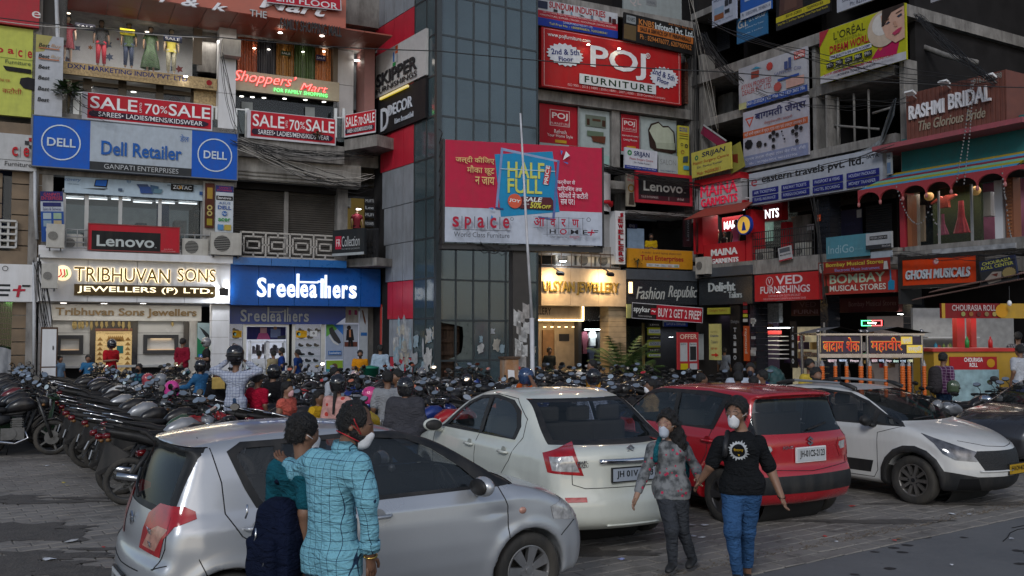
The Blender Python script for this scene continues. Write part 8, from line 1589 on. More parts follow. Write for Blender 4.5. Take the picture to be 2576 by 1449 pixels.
  hx,hz=.42,1.02 if kind=='motorcycle' else.96
  if kind=='motorcycle':
   mb=MB();loft(mb,[(.44,0,.93,.08,.08,.8),(.52,0,.92,.10,.11,.75),(.60,0,.90,.085,.09,.8)],12);loft(mb,[(.47,0,1.03,.07,.01,1),(.52,0,1.0,.085,.03,1)],8);P('headlamp_cowl','tank' if r_.random()<.6 else 'blk',mb)
  mb=MB().ell((.615 if kind=='motorcycle' else.72,0,.90 if kind=='motorcycle' else.84),(.02,.07,.075),12,7);P('headlamp','clr',mb)
 else:
  mb=MB();loft(mb,[(-.78,0,.66,.05,.06,.8),(-.66,0,.62,.15,.13,.7),(-.4,0,.56,.18,.18,.7),(-.12,0,.48,.15,.16,.7),(.0,0,.34,.12,.08,.7)],16);P('body','tank',mb)
  mb=MB().cbox((.17,0,.27),(.36,.3,.05));P('floorboard','blk',mb)
  mb=MB();loft(mb,[(.30,0,.30,.14,.05,.6),(.40,0,.5,.17,.03,.6),(.46,0,.78,.15,.03,.6),(.50,0,.95,.07,.05,.8)],14);P('front_apron','tank',mb)
  mb=MB();loft(mb,[(.44,0,.42,.06,.06,.8),(.60,0,.52,.085,.04,.8),(.80,0,.40,.05,.03,.9)],10);P('front_fender','tank',mb)
  mb=MB();loft(mb,[(.02,0,.72,.09,.03,.8),(-.2,0,.755,.15,.05,.6),(-.5,0,.78,.15,.05,.6),(-.74,0,.80,.08,.035,.8)],12);P('seat','seat',mb)
  mb=MB().tube([(xf,.07,rf),(.50,.05,.5),(.44,0,.95)],.025,6);mb.tube([(-.3,-.14,.3),(-.75,-.17,.32)],[.03,.055],8);P('exhaust','blk',mb)
  mb=MB().cbox((-.42,.12,.28),(.42,.1,.14));P('engine','eng',mb)
  mb=MB().tube([(-.5,-.13,.78),(-.82,-.08,.84),(-.85,0,.85),(-.82,.08,.84),(-.5,.13,.78)],.013,6);P('grab_rail','chrome',mb)
  mb=MB();loft(mb,[(-.74,0,.64,.11,.055,.7),(-.83,0,.63,.07,.04,.8)],10);P('tail_lamp','lens',mb)
  mb=MB().add([(-.7,-.07,.56),(-.7,.07,.56),(-.93,.06,.28),(-.93,-.06,.28)],[(0,1,2,3)]);P('rear_fender','blk',mb);mb=MB().add([(-.84,-.1,.52),(-.84,.1,.52),(-.9,.1,.40),(-.9,-.1,.40)],[(0,1,2,3)]);P('number_plate','plate',mb)
  hx,hz=.45,.99
  mb=MB();loft(mb,[(.40,0,1.0,.10,.05,.8),(.50,0,1.0,.13,.075,.7),(.58,0,.97,.08,.05,.8)],12);P('headlamp_cowl','tank',mb);mb=MB().ell((.585,0,.97),(.02,.06,.04),10,6);P('headlamp','clr',mb)
 mb=MB()
 for s_ in(-1,1):mb.tube([(hx,0,hz),(hx,s_*.12,hz+.02),(hx-.10,s_*.33,hz+.02)],.014,5);mb.tube([(hx-.04,s_*.24,hz+.02),(hx-.11,s_*.35,hz+.02)],.021,6);mb.tube([(hx-.02,s_*.2,hz),(hx+.03,s_*.33,hz-.01)],.007,4)
 P('handlebar','chrome' if r_.random()<.35 else 'blk',mb)
 for s_ in(-1,1):
  mb=MB();tx,ty,tz=hx-.02+r_.uniform(-.03,.03),s_*(.30+r_.uniform(-.02,.03)),hz+.19+r_.uniform(-.03,.03);mb.tube([(hx-.03,s_*.19,hz),(hx+.02,s_*.25,hz+.1),(tx,ty,tz-.03)],.007,4);M=MR(r_.choice((.9,.75,-.1))if s_<0 else r_.choice((.8,.2,-.3)),3,Vector((-.3,1,0)))@MR(r_.uniform(.3,1.0)if s_<0 else r_.uniform(-.3,.8),3,'Z');mb.ell((tx,ty,tz),(.02,.076,.052),12,7,M=M);P('mirror','blk',mb)
  mb=MB();c=Vector((tx,ty,tz))+M@Vector((-.021,0,0));mb.add([c+M@Vector((0,.070*cos(q*.5236),.047*sin(q*.5236)))for q in range(12)],[tuple(range(12))]);P('mirror_glass','mir',mb,'mirror')
 return out
def mat_of(k,tank):return MATS['tank_'+tank]if k=='tank' else BM[k]
_bk={}
def place_bike(kind,tank,x,y,rz,label,full,lean=.1,variant=0,grp='motorcycles parked in rows'):
 nm='scooter' if kind=='scooter' else 'motorcycle';key=(kind,tank,full,variant)
 if full:
  t=thing(nm,label,nm,(x,y,0),rz,grp);t.rotation_euler=(-lean,0,rz)
  if key not in _bk:_bk[key]=[(n,mb.mesh(n,mat_of(m,tank)),par)for n,m,mb,par in bike_parts(kind,variant)]
  done={}
  t.scale=[1+.03*variant]*3
  for n,me,par in _bk[key]:done[n]=link(me,n,done[par]if par else t)
  return t
 if key not in _bk:
  big=MB();ms=[]
  for n,m,mb,par in bike_parts(kind,variant):
   mt=mat_of(m,tank)
   if mt not in ms:ms.append(mt)
   big.add(mb.v,mb.f,ms.index(mt));big.sm[-len(mb.f):]=mb.sm
  _bk[key]=big.mesh(nm,ms)
 o=link(_bk[key],nm);o.location=(x,y,0);o.rotation_euler=(-lean,0,rz);o.scale=[1.02+.04*variant]*3;return tag(o,label,nm,grp)
CLEAR=[(-3.35,17.4,.5),(-2.3,19,.5),(-1.0,14.0,.9),(4.1,15.4,1.3),(-.6,13.2,1.0),(1.7,14.2,1.0)]
def bikes():
 H0=R(30);f=Vector((cos(H0),sin(H0),0));e=Vector((-sin(H0),cos(H0),0));r_=random.Random(3);n=0
 rown=['leftmost row','second left row','third left row','row behind the white sedan','row behind the red hatchback','white pole row','row beside the cart','far right row']
 for k in range(-2,8):
  o=Vector((-4.0,12.05,0))+f*(1.9*k);s=0 if k<=0 else.3*k;i=0
  if k<0:s=6.2+(-k-1)*3.4
  while True:
   s+=r_.uniform(.43,.56)if k<5 else r_.uniform(.6,.75);p=o+e*s+f*r_.uniform(-.26,.2)
   lim=27.3 if p.x<-2.5 else(27.6 if p.x<1.5 else 30.5)
   if p.y>lim:break
   u=p.x/p.y
   if u<-.62 or(p.x>5.6 and p.y>17.8 and p.x>5.0+(p.y-18)*.2):continue
   if any((p.x-a)**2+(p.y-b)**2<c*c for a,b,c in CLEAR):continue
   if p.x>4.8 and p.y<16.6:continue
   kind=r_.choices(('motorcycle','sport','scooter'),(.62,.12,.26))[0];tank=r_.choices(list(TANKS),(30,1.2,1.2,3,.3,.4,.7,1.2,.7))[0];rev=k>1 and r_.random()<.25
   if k==0 and i<9:kind,tank=(('sport','black'),('scooter','black'),('motorcycle','silver'),('motorcycle','red'),('motorcycle','green'),('motorcycle','black'),('scooter','black'),('motorcycle','black'),('motorcycle','silver'))[i]
   if k==1 and i<3:kind,tank=(('sport','yellow'),('motorcycle','silver'),('sport','yellow'))[i]
   if k==2 and i==0:kind,tank=('sport','red')
   if k==3 and i in(0,2):kind,tank=(('sport','blue'),('sport','orange'))[i//2]
   full=p.y<16.5 or(k==3 and i<3)
   lab='%s %s, %s from the road in the %s'%(tank,{'motorcycle':'motorcycle','sport':'sports motorcycle','scooter':'scooter'}[kind],ORD[i],rown[min(max(k,0),7)]if k>=0 else('board-clad shop row' if k==-1 else 'left edge row'))
   place_bike(kind,tank,p.x,p.y,H0+r_.gauss(0,.15)+(pi if rev else 0),lab,full,r_.uniform(.05,.16),r_.randint(0,2));i+=1;n+=1
 for j,(u,v,d,kind,tank,a)in enumerate(((2400,0,17.0,'motorcycle','silver',200),(2450,0,17.8,'motorcycle','black',15),(2490,0,18.6,'scooter','black',20),(2360,0,18.4,'motorcycle','black',170),(2540,0,19.2,'motorcycle','blue',25),(2568,0,18.0,'motorcycle','black',200))):
  p=at_depth(u,900,d);place_bike(kind,tank,p.x,p.y,R(a),'%s %s before the yellow stall counter, %s one from the left'%(tank,'scooter' if kind=='scooter' else 'motorcycle',ORD[j]),j<4,.1,j%3,'motorcycles before the roll stall')
bikes()
SKIN={k:mat('skin_'+k,c,.5,var=.1,vs=9)for k,c in dict(a=(.17,.085,.05),b=(.23,.125,.08),c=(.32,.19,.13),d=(.10,.05,.032)).items()}
HAIR=mat('black_hair',(.008,.007,.007),.55,var=.4,vs=40,bump=.9,bs=90)
def fabric(name,col,var=.12,vs=5):
 new='cloth_'+name not in MATS;m=mat('cloth_'+name,col,.9,var=var,vs=vs,bump=.35,bs=120,spec=.15)
 if new:
  nt=m.node_tree;b=nt.nodes['Principled BSDF'];tc=nt.nodes.new('ShaderNodeTexCoord');mp=nt.nodes.new('ShaderNodeMapping');mp.inputs['Scale'].default_value=(1,1,2.2);n=nt.nodes.new('ShaderNodeTexNoise');n.inputs['Scale'].default_value=9;n.inputs['Distortion'].default_value=1.2;n.inputs['Detail'].default_value=3;bp=nt.nodes.new('ShaderNodeBump');bp.inputs['Strength'].default_value=.8;bp.inputs['Distance'].default_value=.05
  nt.links.new(tc.outputs['Object'],mp.inputs['Vector']);nt.links.new(mp.outputs[0],n.inputs['Vector']);nt.links.new(n.outputs['Fac'],bp.inputs['Height']);nt.links.new(b.inputs['Normal'].links[0].from_socket,bp.inputs['Normal']);nt.links.new(bp.outputs[0],b.inputs['Normal'])
 return m
def check_cloth(name,base,line,k=14.,w=.09,ang=0.):
 m=fabric(name,base);nt=m.node_tree;b=nt.nodes['Principled BSDF'];L=nt.links;tc=nt.nodes.new('ShaderNodeTexCoord');mp=nt.nodes.new('ShaderNodeMapping');mp.inputs['Rotation'].default_value=(0,0,-ang)
 wob=nt.nodes.new('ShaderNodeTexNoise');wob.inputs['Scale'].default_value=4;mv=nt.nodes.new('ShaderNodeVectorMath');mv.operation='MULTIPLY_ADD';mv.inputs[1].default_value=(.03,.03,.03);L.new(tc.outputs['Object'],wob.inputs['Vector']);L.new(wob.outputs['Color'],mv.inputs[0]);L.new(tc.outputs['Object'],mv.inputs[2])
 L.new(mv.outputs[0],mp.inputs['Vector']);sp=nt.nodes.new('ShaderNodeSeparateXYZ');L.new(mp.outputs[0],sp.inputs[0]);o=[]
 for ax in(0,2):
  a=nt.nodes.new('ShaderNodeMath');a.operation='MULTIPLY';a.inputs[1].default_value=k;L.new(sp.outputs[ax],a.inputs[0]);f=nt.nodes.new('ShaderNodeMath');f.operation='FRACT';L.new(a.outputs[0],f.inputs[0]);l=nt.nodes.new('ShaderNodeMath');l.operation='LESS_THAN';l.inputs[1].default_value=w;L.new(f.outputs[0],l.inputs[0]);o.append(l)
 mx=nt.nodes.new('ShaderNodeMath');mx.operation='MAXIMUM';L.new(o[0].outputs[0],mx.inputs[0]);L.new(o[1].outputs[0],mx.inputs[1]);mi=nt.nodes.new('ShaderNodeMix');mi.data_type='RGBA';L.new(mx.outputs[0],mi.inputs['Factor']);mi.inputs['A'].default_value=(*base,1);mi.inputs['B'].default_value=(*line,1);L.new(mi.outputs['Result'],b.inputs['Base Color']);return m
def spot_cloth(name,base,spot,vs=16.,dark=(.05,.055,.06)):
 m=mat('cloth_'+name,base,.85,var=.0,bump=.12,bs=160);nt=m.node_tree;b=nt.nodes['Principled BSDF'];L=nt.links;tc=nt.nodes.new('ShaderNodeTexCoord');n=nt.nodes.new('ShaderNodeTexNoise');n.inputs['Scale'].default_value=15;n.inputs['Detail'].default_value=6;v=nt.nodes.new('ShaderNodeTexVoronoi');v.inputs['Scale'].default_value=vs;L.new(tc.outputs['Object'],n.inputs['Vector']);L.new(tc.outputs['Object'],v.inputs['Vector'])
 r1=nt.nodes.new('ShaderNodeMapRange');r1.inputs['From Min'].default_value=.42;r1.inputs['From Max'].default_value=.62;L.new(n.outputs['Fac'],r1.inputs['Value']);m1=nt.nodes.new('ShaderNodeMix');m1.data_type='RGBA';L.new(r1.outputs[0],m1.inputs['Factor']);m1.inputs['A'].default_value=(*base,1);m1.inputs['B'].default_value=(*dark,1)
 l=nt.nodes.new('ShaderNodeMath');l.operation='LESS_THAN';l.inputs[1].default_value=.28;L.new(v.outputs['Distance'],l.inputs[0]);sx=nt.nodes.new('ShaderNodeSeparateXYZ');L.new(v.outputs['Color'],sx.inputs[0]);g=nt.nodes.new('ShaderNodeMath');g.operation='GREATER_THAN';g.inputs[1].default_value=.55;L.new(sx.outputs[0],g.inputs[0]);ml=nt.nodes.new('ShaderNodeMath');ml.operation='MULTIPLY';L.new(l.outputs[0],ml.inputs[0]);L.new(g.outputs[0],ml.inputs[1])
 m2=nt.nodes.new('ShaderNodeMix');m2.data_type='RGBA';L.new(ml.outputs[0],m2.inputs['Factor']);L.new(m1.outputs['Result'],m2.inputs['A']);m2.inputs['B'].default_value=(*spot,1);L.new(m2.outputs['Result'],b.inputs['Base Color']);return m
def net_ob(F,lo,hi,cell,name,m,parent,it=3):
 v,q=surface_nets(F,lo,hi,cell)
 if not len(v):return None
 v=project(F,v,it);me=np_mesh(name,v,q,[m]);return link(me,name,parent)
def person(label,x,y,h,face,top,bottom,skin='a',sleeve=1.,z0=0.,pose='stand',female=False,hair='short',helmet=None,mask=None,beard=False,cell=.03,look=0.,nod=0.,J=None,hem=.84,wide=1.,group=None,legs=True,visor=False,age=1.,loose=.018):
 t=thing('person',label,'person',(x,y,z0),0,group);s=h/1.75;f=np.array([cos(face),sin(face),0]);r=np.array([f[1],-f[0],0]);U=np.array([0,0,1.]);j={};near=cell<.02
 P=lambda a,b,c:(f*a+r*b+U*c)*s
 sw=(.155 if female else.185)*wide;ch=(.128 if female else.135)*wide
 j['pel']=P(0,0,.95);j['wai']=P(0,0,1.08);j['che']=P(.0,0,1.27);j['nec']=P(-.01,0,1.46);j['hea']=P(.015,0,1.615)
 for q,sg in(('l',-1),('r',1)):
  j['s'+q]=P(0,sg*sw,1.40);j['e'+q]=P(-.03,sg*(sw+.055),1.13);j['h'+q]=P(.04,sg*(sw+.07),.88);j['i'+q]=P(0,sg*.085,.92);j['k'+q]=P(.01,sg*.095,.50);j['a'+q]=P(-.02,sg*.10,.08)
 if pose=='walk':j['kr']=P(.14,.09,.52);j['ar']=P(.20,.09,.09);j['kl']=P(.02,-.09,.50);j['al']=P(-.22,-.09,.13)
 if pose=='phone':j['er']=P(.02,sw+.05,1.14);j['hr']=P(.27,.08,1.17);j['hl']=P(.25,-.02,1.14)
 if pose=='behind':j['hr']=P(-.16,.05,.93);j['hl']=P(-.16,-.05,.90)
 if pose=='helmet':j['er']=P(.03,.40,1.47);j['hr']=P(.03,.17,1.63);j['el']=P(.03,-.40,1.47);j['hl']=P(.03,-.17,1.63)
 if pose=='ride' or pose=='sit':
  for q,sg in(('l',-1),('r',1)):j['k'+q]=P(.40,sg*.17,.92);j['a'+q]=P(.30,sg*.17,.48);j['e'+q]=P(.16,sg*(sw+.08),1.16);j['h'+q]=P(.42,sg*.26,1.12)
 if J:
  for k,v in J.items():j[k]=np.array(v,float)
 look_=face+look;hf=np.array([cos(look_),sin(look_),0]);hr=np.array([hf[1],-hf[0],0]);hf2=hf*cos(nod)-U*sin(nod);hu=U*cos(nod)+hf*sin(nod);hs=s*age;hc=j['hea'];HP=lambda a,b,c:hc+(hf2*a+hr*b+hu*c)*hs
 C=lambda X,Y,Z,a,b,ra,rb,fl=None:cone_sdf(X,Y,Z,a,b,ra*s,rb*s,fl)
 def torso(X,Y,Z,o=0.):
  d=C(X,Y,Z,j['pel'],j['wai'],(.142 if female else.132)*wide+o,(.125 if female else.13)*wide+o,(f,.74));d=smin(d,C(X,Y,Z,j['wai'],j['che'],.122*wide+o,ch+.012+o,(f,.76)),.06)
  d=smin(d,C(X,Y,Z,j['sl']*.88+j['sr']*.12-U*.03*s,j['sr']*.88+j['sl']*.12-U*.03*s,.072+o,.072+o),.09)
  if female:
   for sg in(-1,1):d=smin(d,C(X,Y,Z,j['che']+P(.075,sg*.07,-.0),j['che']+P(.06,sg*.07,.05),.062*wide+o*.6,.045+o*.6),.05)
   d=smin(d,C(X,Y,Z,j['pel']+P(-.03,-.06,-.03),j['pel']+P(-.03,.06,-.03),.12*wide+o,.12*wide+o),.05)
  return d
 def arm(X,Y,Z,q,o=0.,end=1.):
  e,hd=j['e'+q],j['h'+q];w=e+(hd-e)*min(1,max(0,end-1))if end<2 else hd
  d=C(X,Y,Z,j['s'+q],e,.056*wide+o,.044*wide+o)if end>=1 else C(X,Y,Z,j['s'+q],j['s'+q]+(e-j['s'+q])*end,.058*wide+o,.054*wide+o)
  if end>1:d=smin(d,C(X,Y,Z,e,w,.043*wide+o,(.043-.015*min(1,end-1))*wide+o),.02)
  return d
 def leg(X,Y,Z,q,o=0.):
  d=C(X,Y,Z,j['i'+q],j['k'+q],(.098 if female else.09)*wide+o,.06*wide+o);return smin(d,C(X,Y,Z,j['k'+q],j['a'+q],.057*wide+o,.037+o),.03)
 def head(X,Y,Z):
  H_=lambda a,b,ra,rb,fl=None:cone_sdf(X,Y,Z,a,b,ra*hs,rb*hs,fl)
  d=H_(HP(-.015,0,.035),HP(-.005,0,.02),.093,.088,(hr,.84));d=smin(d,H_(HP(.035,0,-.03),HP(.045,0,-.075),.062,.036),.05)
  d=smin(d,H_(HP(.088,0,.012),HP(.108,0,-.022),.009,.016),.016);d=smin(d,H_(HP(.075,-.03,.03),HP(.075,.03,.03),.013,.013),.02)
  for sg in(-1,1):d=smin(d,H_(HP(-.01,sg*.078,.005),HP(-.016,sg*.088,-.015),.02,.014,(hr,.5)),.008)
  return smin(d,cone_sdf(X,Y,Z,j['nec']-U*.04*s,HP(-.015,0,-.04),.056*s*wide**.5,.05*s),.03)
 allp=np.array(list(j.values()));lo=allp.min(0)-.24*s;hi=allp.max(0)+.24*s;lo[2]=max(lo[2],-.02)
 fold=lambda X,Y,Z,a:a*s*(np.sin(Z*24+2.2*np.sin(X*13+Y*7)+len(label))*.5+np.sin(X*29-Z*15+2*np.sin(Z*9+Y*8))*.4+np.sin(Y*33+Z*12+1.5*np.sin(X*17))*.35)
 def Fb(X,Y,Z):
  d=smin(torso(X,Y,Z),head(X,Y,Z),.03)
  for q in 'lr':d=smin(d,arm(X,Y,Z,q,0,2),.035);d=smin(d,C(X,Y,Z,j['h'+q],j['h'+q]+hand_dir(q)*.06*s,.028,.034,(pn(q),.6)),.02)
  for q in 'lr':d=smin(d,leg(X,Y,Z,q),.03)
  return d
 def hand_dir(q):d=j['h'+q]-j['e'+q];return d/np.linalg.norm(d)
 def pn(q):d=np.cross(hand_dir(q),f);n=np.linalg.norm(d);return d/n if n>.1 else r
 body=net_ob(Fb,lo,hi,cell,'body',SKIN[skin],t)
 if near:
  mb=MB()
  for q in 'lr':
   d=hand_dir(q);n=pn(q);w=np.cross(d,n);w/=np.linalg.norm(w);base=j['h'+q]+d*.075*s
   for k,(of,ln)in enumerate(((-.027,.062),(-.009,.073),(.009,.068),(.026,.052))):
    p0=base+w*of*s-d*.02*s;p1=base+w*of*1.1*s+d*ln*.45*s;p2=p1+(d*.85-n*.4)*ln*.35*s;p3=p2+(d*.6-n*.7)*ln*.3*s;mb.tube([p0,p1,p2,p3],[.0095*s,.009*s,.0085*s,.006*s],7)
   sg=-1 if q=='l' else 1;p0=j['h'+q]+d*.02*s-w*.02*s;p1=p0+(d*.5-w*.8)*.035*s;mb.tube([p0,p1,p1+(d*.9-w*.3)*.03*s,p1+(d*1.-w*.1)*.048*s],[.013*s,.011*s,.0095*s,.007*s],7)
  bm=bmesh.new();bm.from_mesh(body.data);m2=mb.mesh('fingers',SKIN[skin]);bm.from_mesh(m2);bm.to_mesh(body.data);bm.free();bpy.data.meshes.remove(m2);body.data.update()
 hz=hem*s
 def Ft(X,Y,Z):
  d=torso(X,Y,Z,loose)
  for q in 'lr':
   d=smin(d,arm(X,Y,Z,q,loose*.8,sleeve),.04)
   if hem<.9:d=smin(d,C(X,Y,Z,j['i'+q],j['i'+q]*.75+j['k'+q]*.25,.098*wide+loose,.096*wide+loose),.06)
  d=d+fold(X,Y,Z,.006 if near else.009)
  nk=cone_sdf(X,Y,Z,j['nec']+(f*.03+U*.06)*s,j['nec']+U*.3*s,.07*s,.12*s)
  return np.maximum(np.maximum(d,hz-Z),-nk)
 shirt=net_ob(Ft,lo,hi,cell*(.8 if near else 1),'shirt',top,t)
 if bottom is not None:
  def Fl(X,Y,Z):
   d=C(X,Y,Z,j['pel']+U*.04*s,j['pel']-U*.03*s,.142*wide,.148*wide,(f,.8))
   for q in 'lr':d=smin(d,leg(X,Y,Z,q,.012),.035)
   d=d+fold(X,Y,Z*1.6,.0035)
   return np.maximum(np.maximum(d,Z-1.03*s),.085*s-Z)
  l2=lo.copy();h2=hi.copy();h2[2]=1.06*s;net_ob(Fl,l2,h2,cell*(.8 if near else 1),'trousers',bottom,t)
  for q in 'lr':
   a=j['a'+q];mb=MB();n=12;fd=f;base=a-U*.03*s;secs=[]
   M=Matrix(((fd[0],r[0],0),(fd[1],r[1],0),(0,0,1)))
   loft(mb,[(-.085,0,.02,.02,.035,.8),(-.05,0,.03,.036,.055,.8),(.04,0,.015,.042,.045,.8),(.12,0,-.005,.045,.03,.8),(.175,0,-.015,.025,.018,.9)],12);mb.v=[tuple(Vector(base)+M@Vector(p)*s)for p in mb.v];mb.ob('shoe',mat('shoe_black',(.015,.015,.016),.6),t)
 def Fh(X,Y,Z):
  vol=.112 if hair!='bald' else.1;d=cone_sdf(X,Y,Z,HP(-.02,0,.045),HP(-.03,0,.02),vol*hs,.1*hs,(hr,.88))+.005*np.sin(X*110+Z*40)*np.sin(Z*95+Y*80)
  if hair=='long':d=smin(d,cone_sdf(X,Y,Z,HP(-.07,0,-.02),HP(-.10,.0,-.22),.075*hs,.06*hs),.04)
  if hair=='pony':d=smin(d,cone_sdf(X,Y,Z,HP(-.10,0,.0),HP(-.12,.01,-.20),.038*hs,.022*hs),.03)
  if hair=='braid':d=smin(d,cone_sdf(X,Y,Z,HP(-.09,0,-.03),j['che']-f*.15*s,.03*hs,.02*hs),.02)
  if hair=='curly':d=smin(d,cone_sdf(X,Y,Z,HP(-.05,-.05,-.03),HP(-.06,-.13,-.19),.085*hs,.06*hs),.04)+.012*np.sin(X*75)*np.sin(Z*70)
  if hair=='balding':d=np.maximum(d,-cone_sdf(X,Y,Z,HP(.10,0,.10),HP(.04,0,.13),.10*hs,.06*hs))
  face_cut=cone_sdf(X,Y,Z,HP(.115,0,-.02),HP(.125,0,-.2),.107*hs,.12*hs);nk=(HP(-.0,0,-.04 if hair in('short','balding')else-.04)[2]-Z)if hair in('short','balding','bald')else-1
  ear=cone_sdf(X,Y,Z,HP(.01,-.12,-.03),HP(.01,.12,-.03),.036*hs,.036*hs)
  return np.maximum(np.maximum(np.maximum(d,-face_cut),-ear),nk)
 hl=hc-.34*s;hh=hc+.18*s
 if helmet is None:
  ho=net_ob(Fh,hl,hh,min(cell,.02)if near is False else.009,'hair',HAIR,t)
  if near:
   r_=random.Random(len(label));mb=MB();vs=ho.data.vertices;up=Vector(hu)
   for _ in range(1500):
    w=vs[r_.randrange(len(vs))];n_=w.normal;dn=(Vector((0,0,-1))+Vector(-hf)*.5+n_*r_.uniform(.1,.7)+Vector((r_.gauss(0,.35),r_.gauss(0,.35),r_.gauss(0,.2))));dn=(dn-n_*dn.dot(n_)*.6).normalized();L_=r_.uniform(.012,.03)*(1.6 if female else 1);sd=dn.cross(n_).normalized()*.0028;p=w.co-n_*.002
    if(w.co-Vector(HP(.1,0,.0))).length<.075:continue
    mb.add([p-sd,p+sd,p+dn*L_+n_*.005*r_.random()],[(0,1,2)])
   mb.ob('hair_strands',HAIR,ho)['kind']='stuff'
 else:
  hm=mat('helmet_%.2f_%.2f'%helmet[:2],helmet,.18,coat=.8,var=.06)
  def Fe(X,Y,Z):
   d=cone_sdf(X,Y,Z,HP(-.005,0,.05),HP(.0,0,.0),.145*hs,.135*hs,(hr,.9));d=np.abs(d+.012)-.012;d=np.maximum(d,-cone_sdf(X,Y,Z,HP(.17,0,-.01),HP(.17,0,.0),.11*hs,.11*hs,(hu,.62)));return np.maximum(d,(HP(0,0,-.10)[2])-Z)
  net_ob(Fe,hc-.25*s,hc+.25*s,.018,'helmet',hm,t)
  mb=MB();M=Matrix((hf2,hr,hu)).transposed();mb.ell(tuple(HP(.045,0,.02)),(.115*hs,.125*hs,.062*hs),14,8,M=M);mb.ob('visor',mat('visor_dark',(.01,.01,.012),.08),t)
  if hair in('braid','long','pony'):net_ob(lambda X,Y,Z:cone_sdf(X,Y,Z,HP(-.1,0,-.08),j['che']-f*.15*s-U*.05,.03*s,.018*s),hc-.5*s,hc+.1*s,.02,'hair',HAIR,t)
 if mask is not None:
  def Fm(X,Y,Z):d=smin(cone_sdf(X,Y,Z,HP(.046,0,-.045),HP(.050,0,-.085),.052*hs,.042*hs),cone_sdf(X,Y,Z,HP(.098,0,-.028),HP(.085,0,-.075),.020*hs,.024*hs),.05);return np.maximum(d,-(HP(.03,0,0)-hc)@hf2+0*X+((HP(.022,0,0)[0]-X)*hf2[0]+(HP(.022,0,0)[1]-Y)*hf2[1]+(HP(.022,0,0)[2]-Z)*hf2[2]))
  net_ob(Fm,hc-.2*s,hc+.15*s,.008 if near else.014,'face_mask',mask,t)
  if near:
   mb=MB()
   for sg in(-1,1):mb.tube([HP(.06,sg*.052,-.03),HP(.02,sg*.083,-.01),HP(-.02,sg*.092,.01)],.0022,4)
   mb.ob('mask_strap',MATS.get('red_strap')if pose=='dad' else M_WHITE,t)
 if beard:net_ob(lambda X,Y,Z:np.maximum(smin(cone_sdf(X,Y,Z,HP(.035,0,-.055),HP(.045,0,-.085),.066*hs,.044*hs),cone_sdf(X,Y,Z,HP(.0,-.065,-.03),HP(.0,.065,-.03),.022*hs,.022*hs),.04),-cone_sdf(X,Y,Z,HP(.09,0,.02),HP(.12,0,.0),.06*hs,.05*hs)),hc-.2*s,hc+.1*s,.012,'beard',HAIR,t)
 if near:
  for sg in(-1,1):
   mb=MB().ell(tuple(HP(.0725,sg*.031,.012)),(.014*hs,.014*hs,.011*hs),10,7);o=mb.ob('eye',M_WHITE,t);mb=MB().ell(tuple(HP(.082,sg*.031,.012)),(.0065*hs,)*3,8,6);mb.ob('iris',M_BLACK,o);mb=MB().tube([HP(.086,sg*.014,.037),HP(.087,sg*.032,.043),HP(.073,sg*.052,.036)],[.003,.0035,.002],5);mb.ob('eyebrow',HAIR,t)
 return t,j,HP,Ft,f,r,s
